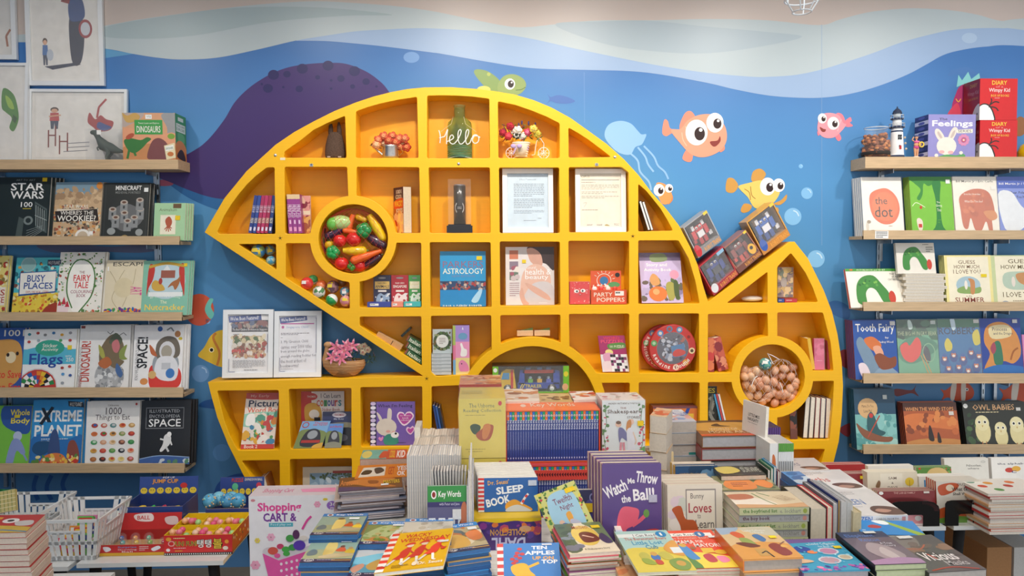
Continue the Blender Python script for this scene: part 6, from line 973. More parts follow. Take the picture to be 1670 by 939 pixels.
sb(1539,1608,520,Z,.045,.01,'1f6a9c',[('r',0,0,100,100,'1f70a8'),('r',0,0,100,14,'3a7a5c'),('t','ROBBERS',2,14,90,26,'1a2a44',.02),('s',[(14,42),(22,32),(32,42),(30,52),(18,54)],'d8c83c'),('s',[(82,26),(96,18),(100,40),(86,44)],'d8c83c')]+[q for i,(x,y) in enumerate(((12,66),(34,60),(56,66),(76,56),(94,62),(20,82),(44,80),(66,86),(86,78),(10,96),(34,96),(58,98),(84,96))) for q in (('e',x,y+4,10,9,'24488c'),('e',x,y,5.5,5,'c8764c'),('e',x,y+2,3.6,2,'f0e8e0'),('e',x,y-5,6,3,'2c5aa0'))]+[('s',[(30,0),(40,0),(42,16),(34,18)],'c8dce8')],'teal picture book crowded with laughing blue dressed men',1,sticker=(86,1,99,7,'dcdcd8'),film=1)
sb(1609,1676,519,Z,.045,.01,'2a3f94',[('r',0,0,100,100,'2c489c'),('s',[(14,16),(40,6),(70,10),(92,30),(96,60),(76,76),(50,72),(20,88),(4,84),(20,60),(8,40)],'d8924c'),('s',[(24,14),(70,12),(74,30),(28,34)],'e8d8a8'),('t','Princess',30,15,66,21,'3a3a5c',0),('t','and the Dragon',32,23,80,29,'3a3a5c',0),('s',[(30,44),(44,38),(50,50),(50,76),(30,76)],'3a7a5c'),('s',[(22,50),(32,40),(36,52),(28,60)],'a84a5c'),('l',[(70,70),(78,56),(90,50)],3,'a8622c',1),('s',[(0,86),(40,78),(100,82),(100,92),(0,94)],'2a70b8'),('t','by Audrey Wood',52,93,98,98,WT)],'royal blue picture book with an orange landscape around a green dressed girl',1,sticker=(80,2,92,8,'dcdcdc'))
sb(1677,1740,545,Z,.03,.01,'d88ac0',[],'pink book cut by the right edge of the fourth right shelf')
# fifth right shelf
Z=ZR[4]
sb(1403,1471,634,Z,.05,.012,'24506a',[('r',0,0,100,42,'1f4a66'),('r',0,42,100,100,'7ab8b4'),('n',0,44,100,98,40,7,['a8d4cc','5aa0a0','8ac8c4']),('e',32,32,24,17,'d8b07c'),('t','Mama, Do You',18,26,46,31,'4a3a2c',0),('t','Love Me?',22,34,42,39,'4a3a2c',0),('s',[(28,66),(30,46),(40,38),(50,50),(56,66),(72,72),(60,78),(36,76)],'2a5a60'),('e',39,44,5,4,'c83c34'),('s',[(2,56),(20,66),(60,78),(88,80),(78,88),(30,84),(10,72)],'8a5438'),('l',[(60,44),(28,80)],2,'b84a34'),('w',20,94,80,97,1,'3a6a6c')],'dark teal picture book with a brown canoe under a yellow moon',3,-.001,sticker=(70,10,80,17,'c8d0d0'))
sb(1486,1575,656,Z,.055,.012,'a84f2a',[('r',0,0,100,100,'b25a2e'),('r',0,0,100,18,'5a3022'),('t','WHEN THE WIND STOPS',4,10,94,18,'e8a060',.02),('s',[(0,30),(40,24),(100,40),(100,60),(40,54),(0,64)],'d8783c'),('n',0,22,100,70,24,7,['c86a34','8a4424','e08a48']),('s',[(0,86),(40,78),(100,82),(100,100),(0,100)],'c88a48'),('s',[(42,80),(44,54),(48,52),(52,82)],'2a1c18'),('s',[(58,86),(59,68),(62,66),(65,86)],'2a1c18'),('t','by Charlotte Zolotow',36,91,78,96,'e8c8a0')],'dark edged picture book with two figures in an orange windy field',3,-.001,spine='2a2220',hard=1,sticker=(84,20,93,28,'dcd8d0'))
ow=[q for x,y,s in ((28,50,1.0),(56,62,.85),(82,54,1.0)) for q in (('e',x,y+14,12*s,26*s,'e4d8a0'),('e',x,y-4*s,11*s,17*s,'ece2b0'),('e',x-4.5*s,y-6*s,3*s,4.4*s,'f8f4e0'),('e',x+4.5*s,y-6*s,3*s,4.4*s,'f8f4e0'),('e',x-4.5*s,y-6*s,1.7*s,2.6*s,'1c1814'),('e',x+4.5*s,y-6*s,1.7*s,2.6*s,'1c1814'),('p',[(x-1.4,y+1),(x+1.4,y+1),(x,y+6)],'c8a860'),('l',[(x-3,y+36*s),(x-3,y+42*s)],2,'b87a50'),('l',[(x+3,y+36*s),(x+3,y+42*s)],2,'b87a50'))]
sb(1585,1690,655,Z,.055,.012,'1f211c',[('r',0,0,100,100,'262920'),('n',0,20,22,90,16,6,['3c5a34','2a4428','4a6a3c']),('t','OWL BABIES',16,5,82,18,'d8a878',.02),('w',20,21,80,25,1,'e8d8a8'),('e',5,8,3.6,5,'f0f0ec')]+ow,'black picture book with three pale young owls on a branch',3,-.001,hard=1,spine='14140f',sticker=(84,13,91,20,'d8d8d4'))
# ================================================================ low white tables
def lowtable(x0,x1,y0,y1,z,label,legs=True):
    r=thing('low_table',label,'table',(x0,y0,0)); m=M('plastic'); m.box(x0,x1,y0,y1,z-.016,z,'e8ecec'); m.build('table_top',r)
    for a,b in ((x0+.05,y0+.04),(x1-.05,y0+.04),(x0+.05,y1-.04),(x1-.05,y1-.04)):l=M('matte'); sx=-1 if a < (x0+x1)/2 else 1; l.tube([(a,b,z-.016),(a+sx*.03,b,0)],[.022,.014],'16161a',8); l.build('leg',r)
    return r
TZ=.47
xa=atz(134,912,TZ).x; xb=atz(366,912,TZ).x
lowtable(xa,xb,-1.1,-.55,TZ,'low white table with black legs under the sweet boxes, lower left'); lowtable(-2.35,xa-.02,-1.12,-.5,TZ-.002,'low white table with black legs under the white baskets, at the far left')
def tapered(m,x0,x1,y0,y1,z0,z1,g,col,slots=True):
    # basket walls of separate bars: rim, base, uprights and two belts, flaring by g
    def ringpts(z,f):return [(x0+g*(1-f),y0+g*(1-f),z),(x1-g*(1-f),y0+g*(1-f),z),(x1-g*(1-f),y1-g*(1-f),z),(x0+g*(1-f),y1-g*(1-f),z)]
    H=z1-z0
    for f0,f1,th in ((0,.1,.003),(.38,.46,.003),(.66,.84,.003),(.93,1,.006)):
        if f0 == .66:continue
        A_,B_=ringpts(z0+H*f0,f0),ringpts(z0+H*f1,f1)
        for i in range(4):j=(i+1) % 4; a,b,c,d=map(Vector,(A_[i],A_[j],B_[j],B_[i])); n=(b-a).cross(d-a).normalized()*th; m.grid([a,b,c,d,a+n,b+n,c+n,d+n],[(0,1,2,3),(7,6,5,4),(0,4,5,1),(2,6,7,3),(1,5,6,2),(3,7,4,0)],col,None,0)
    A_,B_=ringpts(z0,0),ringpts(z1,1)
    for i in range(4):
        j=(i+1) % 4; a,b,c,d=map(Vector,(A_[i],A_[j],B_[j],B_[i])); n=9
        for k in range(n+1):
            t0,t1=(k-.34)/n,(k+.34)/n; t0,t1=max(t0,0),min(t1,1)
            p=[a.lerp(b,t0),a.lerp(b,t1),d.lerp(c,t1),d.lerp(c,t0)]
            if 3 <= k <= 6:p[2]=p[1].lerp(p[2],.68); p[3]=p[0].lerp(p[3],.68)
            w_=(b-a).cross(d-a).normalized()*.003; m.grid(p+[q+w_ for q in p],[(0,1,2,3),(7,6,5,4),(0,4,5,1),(2,6,7,3),(1,5,6,2),(3,7,4,0)],col,None,0)
        e=[a.lerp(d,.64).lerp(b.lerp(c,.64),.24),a.lerp(d,.64).lerp(b.lerp(c,.64),.76)]; f=[a.lerp(d,.72).lerp(b.lerp(c,.72),.24),a.lerp(d,.72).lerp(b.lerp(c,.72),.76)]; w_=(b-a).cross(d-a).normalized()*.003
        p=[e[0],e[1],f[1],f[0]]; m.grid(p+[q+w_ for q in p],[(0,1,2,3),(7,6,5,4),(0,4,5,1),(2,6,7,3),(1,5,6,2),(3,7,4,0)],col,None,0)
    A_=ringpts(z0,0); m.box(A_[0][0],A_[1][0],A_[0][1],A_[2][1],z0,z0+.003,col)
def basket(x0,x1,y0,y1,z0,z1,label,col,n,seed,pk):
    r=thing('plastic_basket',label,'basket',(x0,y0,z0),'slotted plastic baskets'); m=M('plastic'); tapered(m,x0,x1,y0,y1,z0,z1,.028,col); m.build('slotted_tub',r)
    fr=random.Random(seed)
    for i in range(n):
        w,d,h=fr.uniform(.05,.08),.006,fr.uniform(.05,.08); cx,cy=fr.uniform(x0+.045,x1-.045-w),y0+.045+(y1-y0-.09)*i/n; z=z0+.006+fr.choice((0,0,.03))
        c1,c2,c3=fr.sample(pk,3); O=Vector((cx,cy,z)); pbox(O,(w,0,0),(0,.01,h),d,c1,[('r',8,8,92,30,c2),('e',50,62,24,20,c3),('n',5,34,95,95,8,9,[c2,c3,'f4f0e8'])],'small bright packet among others inside the %s' % label.split(',')[0],'packet','toy_packet',group='packets inside the '+label.split(',')[0])
PK=['e8486a','f0c83c','4a9ad0','6ac05a','f0f0ec','d8402c','7a5ac0','e89a3c','2f4a8c','e888b8']
bx0,bx1=atz(66,838,.63).x,atz(172,838,.63).x
basket(bx0,bx1,-1.09,-.82,TZ+.001,.632,'white basket, front one of two beside the sweet boxes','e6e9ea',12,4,PK)
basket(bx0-.26,bx0-.012,-1.02,-.74,TZ+.001,.632,'white basket, half hidden by the book stack at far left','e2e6e8',8,8,PK)
basket(bx0-.53,bx0-.28,-.98,-.7,TZ+.001,.632,'green basket at the far left edge','2f8a4a',4,9,PK)
O=Vector((bx0-.15,-1.0,.64)); pbox(O+Vector((.0,-.03,.0)),(.07,0,.012),(-.02,.03,.07),.012,'c8b878',[('l',[(i*20,0),(i*20,100)],3,'7a8a4c') for i in range(6)]+[('l',[(0,i*20),(100,i*20)],3,'e8dcb0') for i in range(6)],'patterned puzzle packet leaning on the hidden basket rim','packet','puzzle_packet')
O=atz(58,925,TZ); pbox(Vector((atz(62,915,TZ).x,-1.13,TZ+.0)),(.18,0,0),(0,0,.001),.05,'5a9a4c',[],'green leaflet lying under the basket','leaflet','leaflet') if 0 else None
def opentray(x0,x1,y0,y1,z0,z1,cols,label,fels,hdr=None,hels=(),inner='c8a87c',div=None,sels=()):
    r=thing('display_tray',label,'display box',(x0,y0,z0)); m=M('print'); w,d=x1-x0,y1-y0; t=.003; c,s=cols
    m.hexa((x0,y0,z0),(w,0,0),(0,t,0),(0,0,z1-z0),[c,inner,c,c,c,c]); m.hexa((x0,y1-t,z0),(w,0,0),(0,t,0),(0,0,z1-z0+.0),s); m.hexa((x0,y0+t,z0),(t,0,0),(0,d-2*t,0),(0,0,z1-z0),s); m.hexa((x1-t,y0+t,z0),(t,0,0),(0,d-2*t,0),(0,0,z1-z0),s); m.box(x0,x1,y0,y1,z0-.0005,z0+.002,inner)
    art(m,(x0,y0,z0),(w,0,0),(0,0,z1-z0),fels); art(m,(x1,y0,z0),(0,d,0),(0,0,z1-z0),sels) if sels else 0; m.build('tray',r)
    if hdr:h=M('print'); h.hexa((x0,y1-t,z1),(w,0,0),(0,t,0),(0,.012,hdr),c); art(h,(x0,y1-t,z1),(w,0,0),(0,.012,hdr),hels); h.build('header_card',r)
    if div:
        h=M('print')
        for fx in (.34,.67):h.box(x0+w*fx,x0+w*fx+.002,y0+t,y1-t,z0+.003,z1-.006,div)
        h.box(x0+t,x1-t,(y0+y1)/2,(y0+y1)/2+.002,z0+.003,z1-.006,div); h.build('divider',r)
    return r
tx=lambda px,py,z:atz(px,py,z)
a,b=tx(197,827,.592),tx(295.5,827,.592); y0=a.y
smile=[q for i in range(7) for q in (('e',8+i*14,80,6,18,'e8cc3c'),('e',6+i*14,76,.8,3,'2a2a30'),('e',10+i*14,76,.8,3,'2a2a30'))]
opentray(a.x,b.x,y0,y0+.17,TZ+.001,.592,('2c4a94','2a3f80'),'blue open display box of bouncing cups behind the red tray',[('t','MAGIC',36,22,46,30,WT),('t','JUMP CUP',28,40,72,74,'f0a02c',.05),('e',6,30,3,8,'e8e0a0')],.07,smile+[('t','JUMP CUP',22,14,66,44,'f0a02c',.05),('e',76,52,6,16,'c8302c'),('t','POP UP',40,0,60,10,WT)])
fr=random.Random(8)
for i in range(14):
    P=Vector((fr.uniform(a.x+.025,b.x-.025),fr.uniform(y0+.03,y0+.14),TZ+.005+fr.uniform(.05,.075))); c=['e8c82c','3ab85a','e04a6a','e8d83c','4ab8c8'][i % 5]
    P=Vector((a.x+.03+(b.x-a.x-.06)*(i % 5)/4,y0+.035+.045*(i//5),TZ+.066)); q=M('plastic'); ax=Vector((fr.uniform(-1,1),fr.uniform(-.4,.4),.8)); q.lathe(P,[(.001,-.010),(.012,-.010),(.014,0),(.018,.014),(.015,.015),(.008,-.004)],c,14,ax); tag(q.build('bouncing_cup',None,loc=P),'%s rubber cup lying in the blue display box' % {'e8c82c':'yellow','3ab85a':'green','e04a6a':'pink','e8d83c':'lemon','4ab8c8':'turquoise'}[c],'toy cup','bouncing cups')
f=M('matte'); f.box(a.x+.004,b.x-.004,y0+.004,y0+.166,TZ+.004,TZ+.05,'a8825a'); tag(f.build('cup_packing',None,loc=(a.x,y0,TZ)),'brown packing card under the rubber cups','card')
a,b=tx(159,889,.513),tx(266,889,.513); y0=a.y
def capsule(P,R,c1,c2,label,group):
    r=thing('toy_capsule',label,'toy capsule',P-Vector((0,0,R)),group); g=M('film'); g.sph(P,R,'f4f0f4',12,7); g.build('clear_ball',r); q=M('plastic'); q.sph(P+Vector((0,0,-R*.1)),R*.5,c1,10,6); q.sph(P+Vector((0,-R*.35,R*.08)),R*.16,c2,6,4); q.build('character_toy',r)
opentray(a.x,b.x,y0,y0+.165,TZ+.001,.513,('c42a2c','a82428'),'red open tray of clear surprise balls at the front of the low table',[('r',0,72,100,100,'d8a82c'),('t','Surprise',30,14,58,34,'6aa0d8',.02),('t','Growing',30,38,58,54,'f0d0d0',.02),('t','Ball',36,56,52,70,'f0d0d0',.02),('s',[(8,20),(16,18),(20,44),(12,62)],'e8e8f0'),('s',[(80,40),(90,14),(94,34),(84,62)],'e8e8f0'),('w',62,14,76,60,3,'f0d8d8')],.062,[('s',[(26,10),(52,4),(54,50),(30,46)],'ecdcdc'),('t','BALL',30,16,50,40,'c42a2c',.03),('s',[(74,30),(92,24),(94,70),(78,70)],'e0c8c8')])
for i in range(11):
    R=.019; P=Vector((a.x+.03+(b.x-a.x-.06)*((i % 4)+.5*(i//4 % 2))/3.6,y0+.03+.05*(i//4),TZ+.004+R)); capsule(P,R,['3a8ac8','e88a3c','5ab84a','d83c34','4ab0b8','e8c83c','8ac050','c83c6a','3a6ac0','e8a04c','5ac0a0'][i],'f4f4f0','clear surprise ball with a %s toy inside, in the red tray' % ['blue','orange','green','red','teal','yellow','lime','rose','royal blue','amber','mint'][i],'clear balls in the red tray')
a,b=tx(267,873,.547),tx(376.5,873,.547); y0=a.y
sp_=[('r',0,88,100,100,'26262a')]+[('r',1+i*3.2,91,2.4+i*3.2,97,'e8e8e8') for i in range(31)]
opentray(a.x,b.x,y0,y0+.25,TZ+.001,.547,('d42c2e','e8c81c'),'yellow lined red tray of glittery bouncy balls with black and white lettering',[('t','FUN! FUN!',14,30,48,56,'e8d83c',.06),('t','FUN! FUN!',14.5,31,47.5,55,'2a6a3c',.01),('t','탱탱',48,22,70,66,'1c1c20',.1),('t','탱탱',48.6,24,69.4,64,'f4f4f0',.03),('t','볼',71,18,86,72,'1c1c20',.1),('t','볼',71.6,20,85.4,70,'e8c83c',.03),('w',14,12,42,22,1,'f0e8a8'),('w',14,62,44,70,1,'f0d0d0'),('e',7,20,4,10,'e8a03c'),('e',6,74,3,8,'f0e8e8'),('o',11,42,5,14,'f0b0b0',1.4),('e',92,36,3,10,'f0a03c'),('e',90,68,4,10,'f0e0d0'),('w',16,76,34,84,1,'e8c83c')]+sp_,None,(),'ecd01e','e8c81c',[('r',0,0,100,100,'b8282c'),('n',4,8,96,80,24,8,['f0e8e0','e8c83c','e87a3c','2c2c30'])]+sp_)
fr=random.Random(2)
for gx,gy in ((.16,.2),(.5,.2),(.84,.2),(.16,.7),(.5,.7),(.84,.7)):
    for k in range(5):
        R=.0125; P=Vector((a.x+(b.x-a.x)*gx+((k % 3)-1)*.026,y0+.25*gy+(k//3)*.03-.005,.547-.012+fr.uniform(-.008,.008))); q=M('plastic'); c=['f0a0a8','f4b88a','e87a94','a8d88a','f4d0b8','e8588a'][(k+int(gx*9)) % 6]; q.sph(P,R,c,12,8)
        tag(q.build('bouncy_ball',None,loc=P),'%s bouncy ball bedded in the yellow lined tray' % {'f0a0a8':'pale pink','f4b88a':'peach','e87a94':'rose','a8d88a':'light green','f4d0b8':'cream','e8588a':'hot pink'}[c],'toy ball','bouncy balls in the yellow lined tray')
f=M('matte'); [f.box(a.x+.006+u*(b.x-a.x)/3.03,a.x+u*(b.x-a.x)/3.03+(b.x-a.x)/3-.004,y0+.005+v*.124,y0+.118+v*.124,TZ+.004,.5215,'e0b41c') for u in range(3) for v in range(2)]; tag(f.build('ball_nest',None,loc=(a.x,y0,TZ)),'yellow card nest holding the glittery balls','card',kind='stuff')
x0_,x1_=atz(326,822,.60).x,atz(402,822,.60).x
opentray(x0_,x1_,-.78,-.6,TZ+.001,.56,('26408a','223878'),'blue display box of blue glitter balls at the back of the low table',[],.075,smile+[('t','PUZZLE',26,6,52,26,'c8382c',.05),('t','EXPRESSION BALL',56,6,96,20,WT,.01),('e',34,52,7,20,'5ab88a'),('e',88,46,6,16,'c83048')])
for i,(x,y,R) in enumerate(((343,824,12),(357,822,11.5),(372,826,12),(378,812,11),(389,825,12))):
    c=at(x,y,-.74+.03*(i % 2)); c.z=.56+.02; r=tag((lambda m:m.build('glitter_ball',None,loc=c))(M('plastic').sph(c,R*.0026,['58a8d0','7ac0dc','4a98c8','6ab8d8','4aa0cc'][i],16,10)),'blue glitter ball, %s of five in the blue display box' % ['leftmost','second from left','third','upper fourth','rightmost'][i],'toy ball','blue glitter balls')
    q=M('plastic'); fr=random.Random(i); 
    for k in range(16):n=Vector((fr.uniform(-1,1),-fr.uniform(.1,1),fr.uniform(-1,1))).normalized(); q.sph(c+n*R*.0026,.004,fr.choice(['c8e8f4','2f78b0','e8c89a','8ad0c8','b8a878']),6,4)
    tag(q.build('glitter_patch',r),kind='stuff')
xa=atz(402,912,TZ).x
# --- book stack at the lower left corner
S0=atz(8,862,.775)
for i in range(17):
    z=.775-.0175*i; dx=.002*math.sin(i*2.1)+.002*i; book(Vector((S0.x-.13+dx,-1.62,z)),(.21,0,0),(-.03,.16,0),.0165,'c8302c' if i == 0 else ['b83434','e4dcd0','c04a44'][i % 3],[('r',0,0,100,100,'c8383a'),('s',[(0,70),(40,60),(100,72),(100,100),(0,100)],'d8b84c'),('l',[(0,96),(50,84),(100,96)],5,'4a8ac0',1),('e',60,34,12,14,'f0ecec'),('e',60,34,5,6,'2a2428'),('r',20,14,44,26,'e8b03c'),('s',[(70,40),(92,34),(96,60),(76,62)],'c8c4c4')] if i == 0 else [],'red covered book on top of the stack in the lower left corner' if i == 0 else 'book in the lower left corner stack, '+nth(i+1)+' from the top',pages='e0cfc0',name='paperback',group='stack of books in the lower left corner')
lowtable(S0.x-.6,S0.x+.14,-1.75,-1.2,.775-.0175*17-.0006,'low white table under the book stack in the lower left corner')
# --- right low tables with their books
xa=atz(1440,878,TZ).x; xb=atz(1576,878,TZ).x; xc=atz(1590,878,TZ).x
lowtable(xa-.35,xb,-.9,-.3,TZ,'low white table under the bookends at the lower right'); lowtable(xc,xc+.6,-.9,-.35,TZ,'low white table under the floppy stack at the right edge')
def upr(x0,x1,yt,Y,t,col,els,label,lean=.02,n=0,dx=0,name='picture_book',group=None,**k):
    return sb(x0,x1,yt,TZ+.0005,lean,t,col,els,label,n,dx,Yb=Y,name=name,group=group,**k)
upr(1442,1537,800,-.86,.012,'7a2428',[('r',0,0,100,100,'84282a'),('t','THE LARGE FAMILY',28,3,66,9,'d8a89c',.01),('e',6,6,4,5,'f0f0ec'),('s',[(10,30),(50,20),(92,36),(96,90),(20,96)],'6a2024'),('s',[(42,70),(60,60),(76,72),(80,100),(40,100)],'e8a0a8'),('e',68,84,6,8,'f4f4f4')],'dark red picture book held by the left black bookend',n=3,spine='e0d0b8',sticker=(80,2,90,8,'e0d8d0'),pages='f0e4d0')
upr(1539,1614,784,-.86,.014,'ded8cc',[('s',[(4,12),(30,4),(50,8),(40,24),(10,34)],'c85a34'),('e',30,16,9,8,'e8d8c0'),('t','OUT THERE',46,5,92,11,'5a4a44',.01),('t','What Game',34,15,84,24,'2a2424',.03),('t','Shall We Play?',36,27,90,36,'2a2424',.03),('s',[(0,70),(30,60),(60,64),(80,90),(60,100),(0,100)],'c85a2c'),('s',[(0,90),(50,84),(100,92),(100,100),(0,100)],'6a9a3c')],'pale picture book with a fox shape held by the right black bookend',n=4,spine='b8382c',hard=1)
for x0,x1,yt,l,cx in ((1453,1532,818,'left','e0b0b0'),(1541,1610,816,'right','d87a3c')):
    O=at(x0,872,-.895); O.z=TZ+.0006; x1m=at(x1,872,-.895).x; h=at(x0,yt,-.895).z-O.z; w=x1m-O.x; r=thing('bookend','black metal arch shaped bookend, %s one of two' % l,'bookend',O,'black arch bookends'); m=M('plastic')
    pts=[(0,0),(0,.86),(.04,.96),(.14,1),(.74,1),(.88,.94),(.97,.8),(1,.62),(1,0),(.66,0),(.66,.42),(.62,.46),(.36,.46),(.32,.42),(.32,0)]
    m.prism([(O.x+w*a,O.y,O.z+h*b) for a,b in pts],(0,.003,0),'0c0c0e'); m.box(O.x,O.x+w*.32,O.y+.003,O.y+.02,O.z,O.z+.002,'0c0c0e'); m.build('arch_plate',r)
    g=M('plastic')
    for i in range(15):a=PI*.5*i/14; cx_,cz_=O.x+w*.64,O.z+h*.62; g.hexa((cx_+w*.24*math.sin(a),O.y-.0006,cz_+h*.26*math.cos(a)),(w*.10*math.sin(a),0,h*.10*math.cos(a)),(0,.0005,0),(.0016*math.cos(a),0,-.0016*math.sin(a)),'b8b0a8' if l == 'right' else '4a2428')
    tag(g.build('ribbed_print',r),kind='stuff')
fr=random.Random(6)
for row,(x0,x1,yt,Y,n,lab) in enumerate(((1424,1507,769,-.74,6,'cream book with a dog and a yellow tree behind the left bookend'),(1510,1592,776,-.72,6,'white backed picture book behind the right bookend'),(1378,1426,772,-.70,6,'dark red book with a yellow price tag left of the cream book'),(1505,1563,761,-.5,3,'green leafy book at the back of the lower right table'),(1425,1500,759,-.5,3,'thin white book at the back of the lower right table'),(1355,1420,757,-.52,4,'red book at the back left of the lower right table'))):
    cols=['e8dfc8','e8e6e0','8c2428','5a8a3c','e8e4dc','a8282c'][row]
    els=[[('s',[(0,80),(30,74),(60,78),(100,70),(100,100),(0,100)],'d8a050'),('r',26,4,70,100,'efe8d4'),('t','SAM',42,12,58,18,'6a5a4a'),('t','&',48,24,52,29,'6a5a4a'),('t','DAVE',40,34,60,40,'6a5a4a'),('s',[(16,34),(22,20),(26,26),(22,40)],'8a6a4a'),('e',84,24,9,10,'e8c83c'),('l',[(84,20),(84,50)],1,'8a6a3c')],[('r',10,10,50,60,'4a8ac0'),('r',10,40,90,80,'3a6a4c'),('e',30,20,10,12,'2a2a34')],[],[('n',0,0,100,40,40,4,['3a6a2c','7aa84c','5a8a3c','c8402c']),('e',60,26,30,24,'d8b878')],[],[]][row]
    upr(x0,x1,yt,Y,.011,cols,els,lab,n=3 if n > 3 else 2,lean=.02,sticker=(70,6,92,14,'e8cc2c') if row == 2 else None,spine='e4ddcc')
upr(1551,1624,747,-.42,.012,'e0ddd4',[('t','Nicolas,',50,20,84,28,'4a4844',0),('t','where',52,30,78,36,'4a4844',0),('o',88,12,5,3,'8a8a88',.6)],'large pale grey book with small dark lettering at the back of the lower right',n=1,hard=1,sticker=None)
upr(1629,1710,746,-.42,.012,'efece6',[('t','the alphabet',12,16,76,24,'3a3a54',.01),('e',36,40,9,8,'c83c2c'),('e',50,36,9,9,'e8b03c'),('t','C',40,42,50,50,'2a3a7c',.03)],'large white alphabet book with red and yellow fruit at the right edge',n=1,hard=1)
O0=atz(1614,872,TZ+.001); hh=(at(1640,806,O0.y).z-TZ)/15
for i in range(15):
    z=TZ+.001+hh*(i+1); dx=.006*math.sin(i*1.7); bc=['f0ece4','d8502c','e8e0d0','e0b080','f0ece8','d8d0c8','c83c3c'][i % 7]
    book(Vector((O0.x+dx,O0.y+.003*(i % 3),z)),(.27,0,0),(.0,.2,0),hh*.94,bc if i < 14 else 'f0ece2',[('r',0,0,100,100,'f0ece2')]+[('e',x,y,7,9,c) for x,y,c in ((16,50,'d8502c'),(34,30,'e8a03c'),(30,74,'5a9a4c'),(56,50,'c8402c'),(70,26,'e07a3c'),(10,20,'4a8a6c'))] if i == 14 else [],'topmost floppy white book with painted fruit on the right edge stack' if i == 14 else 'floppy book in the stack by the right bookend, '+nth(15-i)+' from the top',pages='e0d8cc',group='floppy stack at the right edge',name='paperback')
for x0,x1,c,l in ((1609,1649,'b8875a','brown cardboard carton under the right low table'),(1653,1700,'d8d6d2','white paper bag under the right low table')):
    O=at(x0,939,-.8); O.z=0.001; pbox(O,(at(x1,939,-.8).x-O.x,0,0),(0,0,at(x0,893,-.8).z),.3,c,[],l,'carton' if x0 < 1650 else 'bag','carton' if x0 < 1650 else 'paper_bag',kind='paper')
# ================================================================ the centre display table and its piles
TT=.80
r=thing('display_table','long book display table in the foreground, hidden under piles of books','table',(.1,-2.5,0)); m=M('wood'); X0,X1,Y0,Y1=-.405,1.165,-2.62,-1.26
m.prism([(X0,Y0,TT-.03),(1.10,Y0,TT-.03),(1.10,-2.05,TT-.03),(X1,-1.95,TT-.03),(X1,Y1,TT-.03),(X0,Y1,TT-.03)],(0,0,.03),'e4e0d8'); m.build('table_top',r)
for a,a2 in ((X0+.06,X0+.06),(1.04,1.1)):
    for b,a in ((Y0+.06,a),(Y1-.06,a2)):l=M('wood'); l.box(a-.03,a+.03,b-.03,b+.03,0,TT-.03,'d8d0c4'); l.build('leg',r)
m=M('wood'); m.box(X0+.04,1.06,Y0+.04,Y0+.06,TT-.12,TT-.03,'d8d0c4'); m.build('apron',r)
def pile(BL,BR,TL,z,t,n,cols,els,label,under,group,z0=TT,jit=.004,pages='d8d2c8',hard=0,name='paperback',cat='book',seed=1,spine=None,bookside='L',**k):
    # flat pile: the top cover traced on the plane z, the rest below it down to z0
    O=atz(*BL,z); U=atz(*BR,z)-O; V=atz(*TL,z)-O; fr=random.Random(seed); n=max(1,min(n,int((z-z0)/t+.3))); t=(z-z0)/n; L_=U.length
    d=U.normalized(); V2=V-d*V.dot(d); V=V*.35+V2*.65
    for i in range(n):
        j=Vector((fr.uniform(-jit,jit),fr.uniform(-jit,jit),0)) if i else Vector()
        book(O+j-Vector((0,0,t*i)),U,V,t*.96,cols[i % len(cols)],els if i == 0 else [],label if i == 0 else under+', '+nth(i+1)+' from the top',pages=pages,hard=hard,name=name,cat=cat,group=group,spine=(spine[i % len(spine)] if spine else None),bookside=bookside,**(k if i == 0 else {}))
# --- box of the toy shopping cart on a bench
O=at(408,939,-1.5); zt=at(408,809,-1.5).z; zb=.36; O.z=zb; x1m=-.412
lowtable(O.x-.05,-.42,-1.55,-1.15,zb-.0005,'low white table under the toy cart box')
sc_=lambda y:100*(y-809)/((zt-zb)/(zt-at(408,939,-1.5).z)*130)
X=lambda x:100*(x-408)*.00194/(x1m-O.x)
els=[('r',0,0,100,100,'f0eef2'),('e',X(415),sc_(816),2.2,.9,'d88a94'),('t','Shopping',X(422),sc_(820),X(493),sc_(838),'e8509c',.07),('t','CART &',X(431),sc_(837),X(485),sc_(851),'7a3a9c',.06),('r',X(440),sc_(853),X(479),sc_(859.5),'4ab0c4'),('t','Food play set',X(443),sc_(854),X(476),sc_(858.5),'eef6f8',.01),('e',X(543),sc_(826),5.4,3,'9a6ac8'),('t','36',X(539),sc_(821),X(549),sc_(827),WT,.02),('t','m+',X(540),sc_(828),X(550),sc_(833),WT,.02),('e',X(532),sc_(816),2.4,.9,'e8d03c')]
for x,y,R,c in ((519,824,5,'f0a8c4'),(443,876,6,'f0b0cc'),(417,921,7,'f0a8c4'),(421,881,4,'ecd85a')):els += [('e',X(x+R*.7*math.cos(a)),sc_(y+R*.7*math.sin(a)),R*.27,R*.17,c) for a in [PI/3*i for i in range(6)]]+[('e',X(x),sc_(y),R*.13,R*.09,'d87a9c')]
